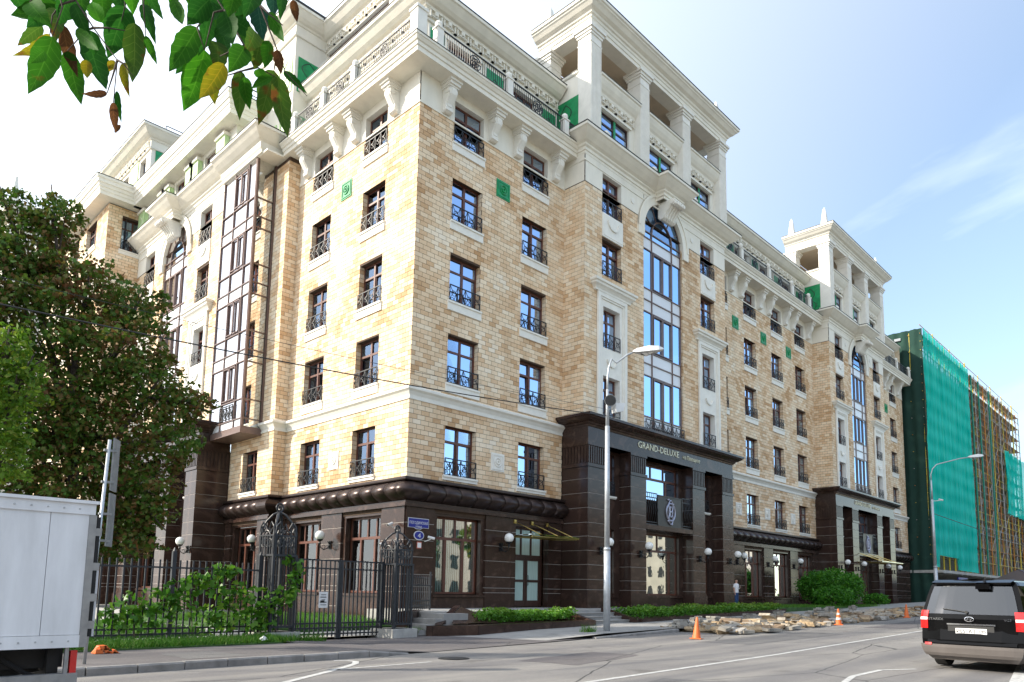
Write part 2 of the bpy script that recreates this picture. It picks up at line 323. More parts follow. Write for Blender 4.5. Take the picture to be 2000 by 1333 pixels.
def window(fr, u0, u1, z0, z1, sill=.42, rail=True, fm='wood', gl='glass', name='window', split=.5, tz=.70, dep=.24, curt=None, cols=2, label=None):
    w, h = u1-u0, z1-z0; f = fr.loc0(); p = f.p; key = (fr.k, round(w, 2), round(h, 2), fm, tz, cols, dep)
    def frame():
        mb = MB(); t = .085; d0, d1 = -dep-.09, -dep
        mb.fbox(f, 0, t, d0, d1, 0, h); mb.fbox(f, w-t, w, d0, d1, 0, h); mb.fbox(f, t, w-t, d0, d1, 0, t); mb.fbox(f, t, w-t, d0, d1, h-t, h)
        for i in range(1, cols): mb.fbox(f, w*i/cols-.06, w*i/cols+.06, d0, d1+.02, t, h-t)
        if tz: mb.fbox(f, t, w-t, d0, d1+.012, h*tz-.05, h*tz+.05)
        for i in range(cols):
            a, b = w*i/cols+.06, w*(i+1)/cols-.06
            for q in (a+.02, b-.02): mb.fbox(f, q-.025, q+.025, d0+.01, d1-.02, t, h*(tz or 1)-.05)
        return mb.mesh('window', M[fm])
    o = link('window', wmesh(('fr',)+key, frame), BLD, fr.p(u0, 0, z0))
    if label: o['label'] = label
    zz = [(.085, h*tz-.05), (h*tz+.05, h-.085)] if tz else [(.085, h-.085)]
    for i in range(cols):
        a, b = w*i/cols+(.085 if i == 0 else .06), w*(i+1)/cols-(.085 if i == cols-1 else .06)
        for c, e in zz:
            def pane():
                mb = MB(); mb.fbox(f, 0, b-a, -.012, 0, 0, e-c); return mb.mesh('pane', M[gl])
            q_ = link('pane', wmesh(('pane', fr.k, round(b-a, 3), round(e-c, 3), gl), pane), o, p(a, -dep-.045, c)); q_.rotation_euler = (random.gauss(0, .012), random.gauss(0, .012), random.gauss(0, .022))
    if sill:
        def sl_():
            mb = MB(); mb.fbox(f, -.1, w+.1, -.1, .075, -sill, -.07); mb.fbox(f, -.1, w+.1, -.1, .13, -.07, .015); return mb.mesh('sill', M['stone'])
        link('sill', wmesh(('sill', fr.k, round(w, 2), sill), sl_), o)
    if rail:
        def rl(): mb = MB(); rail_bars(mb, f, w, .78, .06); return mb.mesh('railing', M['iron'])
        link('railing', wmesh(('rail', fr.k, round(w, 2)), rl), o)
    c = random.random() if curt is None else curt
    if c < .93:
        st = 0 if c < .35 else (1 if c < .6 else 2)
        def ct():
            mb = MB(); spans = [[(.06, w*.34)], [(.06, w*.26), (w*.76, w-.06)], [(w*.5, w-.06)]][st]
            for a, b in spans:
                n = max(4, int((b-a)/.07)); P = [(a+(b-a)*i/n, -dep-.22-.03*(i % 2)) for i in range(n+1)]
                for q, r in zip(P[:-1], P[1:]): mb.quad(p(q[0], q[1], .04), p(r[0], r[1], .04), p(r[0], r[1], h-.04), p(q[0], q[1], h-.04))
            return mb.mesh('curtain', M['curtain'])
        link('curtain', wmesh(('cur', fr.k, round(w, 2), round(h, 2), st, dep), ct), o)
    return o
def plaque(fr, u, z, m='green', s=.92, name='relief_plaque'):
    f = fr.loc0()
    def g():
        mb = MB(); h = s/2; p = f.p
        mb.fbox(f, -h, h, -.02, .05, -h, h)
        for r, d in ((.42, .075), ):
            mb.fbox(f, -s*r, s*r, .05, d, s*r-.05, s*r); mb.fbox(f, -s*r, s*r, .05, d, -s*r, -s*r+.05); mb.fbox(f, -s*r, -s*r+.05, .05, d, -s*r+.05, s*r-.05); mb.fbox(f, s*r-.05, s*r, .05, d, -s*r+.05, s*r-.05)
        mb.tube([p(s*.24*math.cos(2*PI*i/14), .06, s*.24*math.sin(2*PI*i/14)) for i in range(15)], .04, 6)
        mb.tube([p(s*.10*math.cos(2*PI*i/10), .07, s*.10*math.sin(2*PI*i/10)) for i in range(11)], .045, 6)
        return mb.mesh('relief_plaque', M[m])
    link(name, wmesh(('plq', fr.k, m, s), g), BLD, fr.p(u, 0, z))
def bracket(fr, u, z=24.95):
    f = fr.loc0()
    def g():
        mb = MB(); p = f.p
        mb.fbox(f, -.36, .36, 0, .80, -.14, 0); mb.fbox(f, -.31, .31, 0, .72, -.28, -.14); mb.fbox(f, -.27, .27, 0, .64, -.36, -.28)
        sil = [(0, -.36), (.58, -.36), (.60, -.5), (.56, -.68), (.42, -.88), (.31, -1.05), (.29, -1.17), (.33, -1.24), (.32, -1.36), (.20, -1.44), (.06, -1.44), (0, -1.38)]
        mb.prism([p(-.21, d, zz) for d, zz in sil], Vector(p(.42, 0, 0)))
        mb.prism([p(-.13, d+.03, zz) for d, zz in sil[1:7]]+[p(-.13, .1, -1.1), p(-.13, .1, -.4)], Vector(p(.26, 0, 0)))
        for s in (-1, 1): mb.cyl(p(s*.21, .45, -.50), p(s*.25, .45, -.50), .13, n=12); mb.cyl(p(s*.21, .2, -1.3), p(s*.24, .2, -1.3), .09, n=10)
        return mb.mesh('bracket', M['stone'])
    link('bracket', wmesh(('brk', fr.k), g), BLD, fr.p(u, 0, z))
def fpath(fr, pts):
    if fr.k == 'R': pts = pts[::-1]
    return [fr.p(u, d, 0)[:2] for u, d in pts]
def sweep_part(name, path, prof, m='white', flash=True):
    mb = MB(); mb.sweep(path, prof, 0)
    if flash:
        mo = max(q for q, z in prof); zt = max(z for q, z in prof)
        mb.sweep(path, [(0, zt+.004), (mo+.03, zt-.035), (mo+.03, zt-.012), (0, zt+.035)], 1)
    return mb.build(name, [M[m], M['flash']], BLD)
def ornament(fr, u0, u1, z, d, s=.5, m='white', name='frieze_ornament'):
    """greek-key relief: raised bars on a frieze"""
    mb = MB(); n = max(1, int((u1-u0)/(s*1.9))); c = (u1-u0)/n; t = .055
    for i in range(n):
        a = u0+i*c
        for x, z0_, z1_ in ((.10, 0, .8), (.42, .25, 1), (.58, .25, 1), (.90, 0, .8)):
            mb.fbox(fr, a+c*x-t/2, a+c*x+t/2, d, d+.14, z+s*z0_, z+s*z1_)
        for x0, x1, zz in ((.10, .42, 1), (.58, .90, 1), (-.10, .10, 0), (.90, 1.0, 0), (.28, .72, .25)):
            mb.fbox(fr, a+c*x0-t/2, a+c*x1+t/2, d, d+.14, z+s*zz-t/2, z+s*zz+t/2)
        mb.fbox(fr, a+c*.5-.1, a+c*.5+.1, d, d+.17, z+s*.45, z+s*.45+.2)
    o = mb.build(name, M[m], BLD); o['kind'] = 'stuff'; return o
COURSES = [.78, 1.48, 1.70, 2.21, 2.95, 3.66, 4.38, 5.08, 5.83, 6.59, 7.32, 8.0]
def granite(fr, u0, u1, d0, d1, z0, z1, zs=None, name='granite_block'):
    g = .028; z = [z0]+[q for q in (zs or COURSES) if z0+.2 < q < z1-.2]+[z1]
    jb = MB(); jb.fbox(fr, u0+.02, u1-.02, d0, d1-.016, z0+.01, z1-.01); jb.build('granite_joint', M['joint'], BLD)
    f = fr.loc0()
    for a, b in zip(z[:-1], z[1:]):
        def gm():
            mb = MB(); h = b-a-g; mb.fbox(f, 0, u1-u0, d0, d1, 0, h)
            return mb.mesh('granite_block', M['granite'])
        link(name, wmesh(('gb', fr.k, round(u1-u0, 2), round(d0, 2), round(d1, 2), round(b-a, 2)), gm), BLD, fr.p(u0, 0, a+g/2))
def shopwin(fr, u0, u1, z0, z1, dep=.34, trans=.72, cols=(0, .28, .68, 1.0), top=4, fm='wood', blind=True, gl='shop'):
    f = fr.loc0(); p = f.p; w, h = u1-u0, z1-z0; t = .09
    mb = MB(); mb.fbox(f, 0, t, -dep-.1, -dep, 0, h); mb.fbox(f, w-t, w, -dep-.1, -dep, 0, h); mb.fbox(f, t, w-t, -dep-.1, -dep, 0, t); mb.fbox(f, t, w-t, -dep-.1, -dep, h-t, h)
    mb.fbox(f, t, w-t, -dep-.1, -dep+.02, h*trans-.06, h*trans+.06)
    for c in cols[1:-1]: mb.fbox(f, w*c-.06, w*c+.06, -dep-.1, -dep+.02, t, h*trans-.06)
    for i in range(1, top): mb.fbox(f, w*i/top-.04, w*i/top+.04, -dep-.1, -dep, h*trans+.06, h-t)
    o = mb.build('window', M[fm], BLD, loc=fr.p(u0, 0, z0))
    for a, b in zip(cols[:-1], cols[1:]):
        q = MB(); q.fbox(f, w*a+.05, w*b-.05, -dep-.06, -dep-.048, t, h*trans-.06); q.build('pane', M[gl], o)
    for i in range(top):
        q = MB(); q.fbox(f, w*i/top+.04, w*(i+1)/top-.04, -dep-.06, -dep-.048, h*trans+.06, h-t); q.build('pane', M[gl], o)
    if blind:
        q = MB(); n = int(w/.11)
        for i in range(n):
            a = w*i/n; q.quad(p(a, -dep-.12, .05), p(a+w/n*.97, -dep-.17, .05), p(a+w/n*.97, -dep-.17, h-.05), p(a, -dep-.12, h-.05))
        q.build('vertical_blind', M['blind'], o)
    q = MB(); q.fbox(f, -.25, w+.25, -.2, .12, -.14, -.03); q.build('sill', M['granite'], o)
    return o

Rf, Lf = Fr('R', 0.0), Fr('L', 0.0)
ROWS = [(6.62, 8.90), (10.82, 13.10), (14.68, 16.92), (18.55, 20.72), (22.42, 24.52)]
WALL = MB(); WHITE = MB(); ROOM = MB()
def section(fr, u0, u1, wins, greens=(), ww=1.85, rows=ROWS, top=23.45, bot=6.3):
    ops = [(a, a+ww, r[0], r[1]) for a in wins for r in rows]
    bo = [o for o in ops if o[2] < top]
    wallface(MORT, fr, u0, u1, bot, top, [(a, b, c, min(e, top)) for a, b, c, e in bo])
    bricks(fr, u0, u1, bot, top, bo)
    wallface(WHITE, fr, u0, u1, top, 25.0, [(a, b, max(c, top), e) for a, b, c, e in ops if e > top], d=.035)
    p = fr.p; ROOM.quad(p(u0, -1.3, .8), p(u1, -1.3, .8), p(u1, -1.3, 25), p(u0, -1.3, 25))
    for a in wins:
        for i, r in enumerate(rows): window(fr, a, a+ww, r[0], r[1], sill=.2 if i == 0 else .42)
    for g in greens: plaque(fr, g, 21.42); plaque(fr, g, 7.65, 'stone', .86)
# right facade sections and left facade section
section(Rf, 0, 9.9, [2.0, 6.65], [5.25])
section(Rf, 24.9, 43.0, [25.95, 30.35, 34.9, 39.3], [29.05, 33.55, 38.05])
section(Rf, 56.8, 67.4, [58.7, 63.1], [61.9])
section(Lf, 0, 10.6, [2.45, 7.2], [5.8])
P7 = Fr('L', -.7)
ops = [(12.3, 14.0, 6.62, 8.9)]
wallface(MORT, P7, 10.6, 15.6, 6.3, 10.3, ops); bricks(P7, 10.6, 15.6, 6.3, 10.3, ops); window(P7, 12.3, 14.0, 6.62, 8.9, sill=.2)
wallface(MORT, P7, 10.6, 12.0, 10.3, 25.0, []); bricks(P7, 10.6, 11.95, 10.3, 24.7)
wallface(MORT, Fr('R', 10.6), -.7, 0, 6.3, 25.0, []); bricks(Fr('R', 10.6), -.712, -.012, 6.3, 24.7)
# ground floor of the brick sections: dark granite with wide windows
def ground(fr, u0, u1, wins, z0=.78, base=True):
    zt = 5.06; ops = [(a, b, 1.40, 4.80) for a, b in wins]
    x = u0
    for a, b in list(wins)+[(u1, u1)]:
        if a-x > .3: granite(fr, x, a-.22 if a < u1 else a, -.3, .06, z0, zt)
        if a < u1:
            mb = MB(); mb.fbox(fr, a-.22, b+.22, -.3, -.04, 4.80, zt); mb.fbox(fr, a-.22, b+.22, -.3, .02, z0, 1.24); mb.fbox(fr, a-.22, a, -.3, -.06, 1.24, 4.8); mb.fbox(fr, b, b+.22, -.3, -.06, 1.24, 4.8)
            mb.build('granite_surround', M['granite'], BLD); shopwin(fr, a, b, 1.40, 4.80)
        x = b+.22
    return
ground(Rf, 0, 6.25, [(1.75, 4.35)])
ground(Rf, 25.0, 43.0, [(29.95, 32.55), (34.5, 37.1), (38.95, 41.5)])
ground(Rf, 57.0, 67.4, [(60.0, 62.6)])
ground(Lf, 0, 10.55, [(1.85, 4.6), (6.8, 9.45)], z0=.3)
ground(P7, 10.6, 15.6, [(12.0, 14.6)], z0=.3)
# street door of the corner section
granite(Rf, 6.25, 6.55, -.3, .06, .78, 5.06); granite(Rf, 8.9, 9.9, -.3, .06, .78, 5.06)
mb = MB(); mb.fbox(Rf, 6.55, 8.9, -.35, -.05, 4.72, 5.06); mb.build('granite_surround', M['granite'], BLD)
mb = MB(); fz = lambda *a: mb.fbox(Rf, *a)
fz(6.55, 6.67, -.5, -.38, .8, 4.72); fz(8.78, 8.9, -.5, -.38, .8, 4.72); fz(6.67, 8.78, -.5, -.38, 4.6, 4.72); fz(6.67, 8.78, -.5, -.36, 3.2, 3.36)
for q in (7.37, 8.08): fz(q-.05, q+.05, -.5, -.38, 3.36, 4.6)
door = mb.build('door', M['dwood'], BLD); door['label'] = 'double glazed entrance door under the brass canopy'
for a, b in ((6.67, 7.72), (7.74, 8.78)):
    l = MB(); l.fbox(Rf, a, a+.13, -.47, -.4, .82, 3.2); l.fbox(Rf, b-.13, b, -.47, -.4, .82, 3.2); l.fbox(Rf, a+.13, b-.13, -.47, -.4, .82, 1.12); l.fbox(Rf, a+.13, b-.13, -.47, -.4, 2.02, 2.14); l.fbox(Rf, a+.13, b-.13, -.47, -.4, 3.08, 3.2)
    l.build('door_leaf', M['dwood'], door)
    l = MB(); l.fbox(Rf, a+.13, b-.13, -.445, -.43, 1.12, 2.02); l.fbox(Rf, a+.13, b-.13, -.445, -.43, 2.14, 3.08); l.build('door_glass', M['blind'], door)
for a, b in ((6.67, 7.32), (7.42, 8.03), (8.13, 8.78)):
    l = MB(); l.fbox(Rf, a, b, -.445, -.43, 3.36, 4.6); l.build('transom_glass', M['blind'], door)
l = MB(); l.tube([Rf.p(7.82, -.4, 1.85), Rf.p(7.82, -.3, 1.88), Rf.p(7.82, -.3, 2.35), Rf.p(7.82, -.4, 2.38)], .018); l.build('door_handle', M['iron'], door)
# rolled copper ledge over the ground floor: one part per sheet
def roll(fr, u0, u1, pitch=.93):
    n = max(1, round((u1-u0)/pitch)); c = (u1-u0)/n; f = fr.loc0()
    def g():
        mb = MB(); k = 9; prof = [(.02+.50*math.sin(PI*i/k)**.8, 5.30+.88*i/k) for i in range(k+1)]; vs = []
        for q, z in prof: vs += [f.p(.012, q-.05, z), f.p(.07, q+.02, z), f.p(c-.07, q+.02, z), f.p(c-.012, q-.05, z)]
        fs = [(4*i+j, 4*i+j+1, 4*i+j+5, 4*i+j+4) for i in range(k) for j in range(3)]
        mb.add(vs, fs); return mb.mesh('ledge_sheet', M['copper'], smooth=True)
    for i in range(n): link('ledge_sheet', wmesh(('roll', fr.k, round(c, 3)), g), BLD, fr.p(u0+i*c, 0, 0))
for fr, a, b in ((Rf, 0, 9.95), (Rf, 25.0, 43.0), (Rf, 57, 67.4), (Lf, 0, 10.1), (P7, 11.1, 15.6)): roll(fr, a, b)
mb = MB(); mb.sweep([(0, 10.08), (0, 10.6), (-.7, 10.6), (-.7, 11.12)], [(.02+.50*math.sin(PI*i/9)**.8, 5.30+.88*i/9) for i in range(10)]); mb.build('ledge_sheet', M['copper'], BLD, smooth=False)
granite(Fr('R', 10.6), -.7, -.06, -.3, .06, .3, 5.06)
for fr, a, b in ((Rf, 0, 9.95), (Rf, 25, 43), (Rf, 57, 67.4), (Lf, 0, 10.6), (P7, 10.6, 15.6), (Fr('R', 10.6), -.7, 0)): MORT.quad(fr.p(a, -.01, 4.9), fr.p(b, -.01, 4.9), fr.p(b, -.01, 6.35), fr.p(a, -.01, 6.35))
mb = MB(); mb.lathe((0, 0, 0), [(.02+.5*math.sin(PI*i/9)**.8, 5.30+.88*i/9) for i in range(10)], 24); mb.build('ledge_corner', M['copper'], BLD, smooth=True)
for path in ([(9.95, 0), (0, 0), (0, 10.6), (-.7, 10.6), (-.7, 15.6)], [(43, 0), (25, 0)], [(67.4, 0), (57, 0)]):
    sweep_part('ledge_moulding', path, [(0, 5.06), (.17, 5.06), (.17, 5.20), (.08, 5.22), (.08, 5.31), (0, 5.31)], 'granite', False)
    sweep_part('ledge_cap', path, [(-.05, 6.16), (.24, 6.16), (.26, 6.20), (.26, 6.29), (.10, 6.34), (-.05, 6.34)], 'copper', False)
BELT = [(-.02, 9.70), (.06, 9.70), (.07, 9.78), (.03, 9.79), (.05, 9.88), (.14, 10.02), (.24, 10.10), (.25, 10.20), (.20, 10.24), (-.02, 10.30)]
for path in ([(9.9, 0), (0, 0), (0, 10.6), (-.7, 10.6), (-.7, 12.0)], [(43, 0), (24.9, 0)], [(67.4, 0), (56.8, 0)]): sweep_part('string_course', path, BELT, 'stone', False)
# big balcony cornice
CORN = [(-.02, 24.93), (.94, 24.93), (.94, 25.14), (1.00, 25.16), (1.02, 25.30), (1.08, 25.33), (1.16, 25.46), (1.20, 25.48), (1.20, 25.60), (-.9, 25.62)]
for path in ([(9.9, 0), (0, 0), (0, 10.9)], [(43, 0), (24.9, 0)], [(67.4, 0), (56.8, 0)]):
    sweep_part('balcony_cornice', path, CORN)
    sweep_part('frieze_edge', path, [(0, 23.40), (.06, 23.40), (.06, 23.47), (.03, 23.50), (0, 23.50)], 'white', False)
for u in (1.45, 4.35, 6.1, 9.0): bracket(Rf, u)
for u in (28.25, 29.8, 32.75, 34.35, 37.3, 38.75, 41.75, 58.1, 61.1, 62.5, 65.5): bracket(Rf, u)
for u in (1.75, 4.95, 6.55, 9.55): bracket(Lf, u)
# balustrade posts and railings on the cornice
def post(fr, u, d=.98):
    f = fr.loc0()
    def g():
        mb = MB(); mb.fbox(f, -.17, .17, -.17, .17, 0, .95); mb.fbox(f, -.21, .21, -.21, .21, 0, .12); mb.fbox(f, -.21, .21, -.21, .21, .88, .95); mb.lathe((0, 0, 0), [(.10, .95), (.11, .99), (.16, 1.05), (.18, 1.14), (.15, 1.24), (.07, 1.31), (.005, 1.33)], 12)
        return mb.mesh('balustrade_post', M['stone'])
    link('balustrade_post', wmesh(('post', fr.k), g), BLD, fr.p(u, d, 25.6))
def balrail(fr, u0, u1, d=.98, z=25.6, h=1.02):
    mb = MB(); p = fr.p; mb.bar(p(u0, d, z+h), p(u1, d, z+h), .05); mb.bar(p(u0, d, z+.1), p(u1, d, z+.1), .04)
    n = max(2, int((u1-u0)/.135))
    for i in range(n+1): x = u0+(u1-u0)*i/n; mb.bar(p(x, d, z+.04), p(x, d, z+h), .024)
    c = (u0+u1)/2
    for r in (.34, .2): mb.poly([p(c+r*math.cos(2*PI*q/14), d+.02, z+.55+r*math.sin(2*PI*q/14)) for q in range(15)], .035)
    for a in range(3): mb.bar(p(c-.34*math.cos(a*PI/3), d+.02, z+.55-.34*math.sin(a*PI/3)), p(c+.34*math.cos(a*PI/3), d+.02, z+.55+.34*math.sin(a*PI/3)), .03)
    mb.build('balcony_railing', M['iron'], BLD)
for fr, us in ((Rf, (.15, 4.55, 8.75)), (Rf, (28.2, 32.6, 36.75, 40.1)), (Rf, (58.4, 62.6, 66.8)), (Lf, (3.9, 6.7, 9.6))):
    us = list(us)
    for u in us: post(fr, u)
    ends = [us[0]-.0 if us[0] < 1 else us[0]-3.2]+us+[us[-1]+1.1]
    if us[0] > 1 and fr is Lf: ends[0] = -.9
    for a, b in zip(ends[:-1], ends[1:]):
        if b-a > .4: balrail(fr, a+.2, b-.2)
mb = MB(); mb.box(-1.14, -.62, -1.14, -.62, 25.6, 26.75); mb.box(-1.19, -.57, -1.19, -.57, 26.75, 26.88); mb.build('corner_pier', M['stone'], BLD)
# attic storey behind the balcony
def attic(fr, u0, u1, wins, panels, ret=None):
    z0, z1 = 25.6, 28.3; ops = [(a, b, 25.75, 27.95) for a, b in wins]
    wallface(WHITE, fr, u0, u1, z0, z1, ops, rev=.25)
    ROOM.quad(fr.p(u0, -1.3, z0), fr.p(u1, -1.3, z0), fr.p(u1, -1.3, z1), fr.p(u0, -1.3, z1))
    for a, b in wins: window(fr, a, b, 25.75, 27.95, sill=0, rail=False, tz=.78, fm='wood', cols=3, dep=.16)
    for a, b in panels:
        q = MB(); q.fbox(fr, a, b, .01, .05, 25.7, 28.0); o = q.build('green_panel', M['green'], BLD)
        s = MB(); c = (a+b)/2
        for k in (-1, 1): s.tube([fr.p(c+k*(b-a)*.32*math.sin(i*.42)*(1-.03*i), .055, 26.0+.11*i) for i in range(16)], .02, 5)
        s.build('scroll_ornament', M['fence'], o)
        q = MB(); q.fbox(fr, a-.1, a, 0, .09, 25.65, 28.1); q.fbox(fr, b, b+.1, 0, .09, 25.65, 28.1); q.build('panel_frame', M['white'], o)
    for a, b in wins:
        q = MB(); q.fbox(fr, a-.22, b+.22, 0, .10, 27.96, 28.14); q.build('lintel', M['white'], BLD)
ATC = [(-.02, 28.22), (.10, 28.24), (.12, 28.34), (.06, 28.36), (.06, 28.86), (.14, 28.90), (.17, 28.98), (.30, 29.02), (.46, 29.14), (.62, 29.32), (.70, 29.42), (.78, 29.45), (.78, 29.60), (-.6, 29.66)]
A6, B6 = Fr('R', .65), Fr('L', .65)
attic(A6, .65, 9.9, [(2.0, 4.0), (6.2, 8.1)], [(.85, 1.75), (4.45, 5.75), (8.6, 9.75)])
attic(A6, 24.9, 43.0, [(26.9, 28.9), (30.4, 32.4), (34.6, 36.4), (38.6, 40.3)], [(25.4, 26.6), (29.1, 30.2), (33.0, 34.2), (37.0, 38.2), (41.2, 42.6)])
attic(A6, 57.0, 67.4, [(59, 61), (63.2, 65)], [(61.6, 62.8)])
attic(B6, .65, 11.3, [(1.5, 2.6), (5.0, 6.6), (8.4, 9.6)], [(3.0, 4.4), (7.0, 8.2), (9.8, 11.0)])
for path in ([(9.9, .65), (.65, .65), (.65, 11.3)], [(43, .65), (24.9, .65)], [(67.4, .65), (56.8, .65)]): sweep_part('attic_cornice', path, ATC)
for fr, a, b in ((A6, .7, 9.85), (A6, 25, 42.9), (A6, 57, 67.3), (B6, .7, 11.2)): ornament(fr, a, b, 28.40, .06, .42)
# roofs over the set-back storeys
mb = MB()
for b in ((.0, 67.4, .0, 14, 29.62, 29.72), (.0, 12, 12, 44, 29.62, 29.72), (-1.5, 8, 15.5, 30, 28.0, 28.1)): mb.box(*b)
mb.build('roof', M['roof'], BLD)
# corner penthouse set back on the roof
PH, PS = Fr('L', 1.6), Fr('R', 4.6)
ops = [(5.2, 11.2, 31.0, 32.6)]
wallface(WHITE, PH, 4.6, 12, 29.6, 33.3, ops); wallface(WHITE, PS, 1.6, 12, 29.6, 33.3, [])
ROOM.quad(PH.p(4.7, -1, 29.6), PH.p(12, -1, 29.6), PH.p(12, -1, 33.3), PH.p(4.7, -1, 33.3))
window(PH, 5.2, 11.2, 31.0, 32.6, sill=0, rail=False, cols=5, tz=0, dep=.1)
sweep_part('penthouse_cornice', [(12, 4.6), (1.6, 4.6), (1.6, 12)], [(q, z+4.35) for q, z in ATC])
ornament(PH, 4.7, 11.2, 32.72, .06, .42)
PB = Fr('L', -.4); PBs = Fr('R', 11.3)
wallface(WHITE, PB, 11.3, 15.5, 26.0, 33.4, []); wallface(WHITE, PBs, -.4, 2.2, 25.6, 33.4, [])
for z0, z1 in ((26.1, 28.0), (29.4, 31.5)):
    for fr, a, b in ((PBs, -.2, 1.15), (PB, 11.5, 12.6), (PB, 13.0, 14.2)):
        q = MB(); q.fbox(fr, a, b, .01, .05, z0, z1); o = q.build('green_panel', M['green'] if fr is PBs else M['pale'], BLD)
        s = MB(); c = (a+b)/2
        for k in (-1, 1): s.tube([fr.p(c+k*(b-a)*.34*math.sin(i*.42), .055, z0+.1+(z1-z0-.2)*i/15) for i in range(16)], .022, 5)
        s.build('scroll_ornament', M['fence'], o)
sweep_part('penthouse_cornice', [(2.2, 11.3), (-.4, 11.3), (-.4, 15.5)], [(q, z+4.45) for q, z in ATC])
mb = MB(); mb.box(-.4, 2.2, 11.3, 15.5, 33.4, 33.6); mb.build('roof', M['roof'], BLD)
def roofrail(pts):
    mb = MB(); mb.poly([(x, y, z+.7) for x, y, z in pts], .05); mb.poly([(x, y, z+.35) for x, y, z in pts], .035)
    for p in pts: mb.bar(p, (p[0], p[1], p[2]+.7), .04)
    mb.build('roof_railing', M['iron'], BLD)
roofrail([(-.7, 11.1, 34.0), (.4, 11.1, 34.0), (1.5, 11.1, 34.0), (2.3, 11.1, 34.0)])
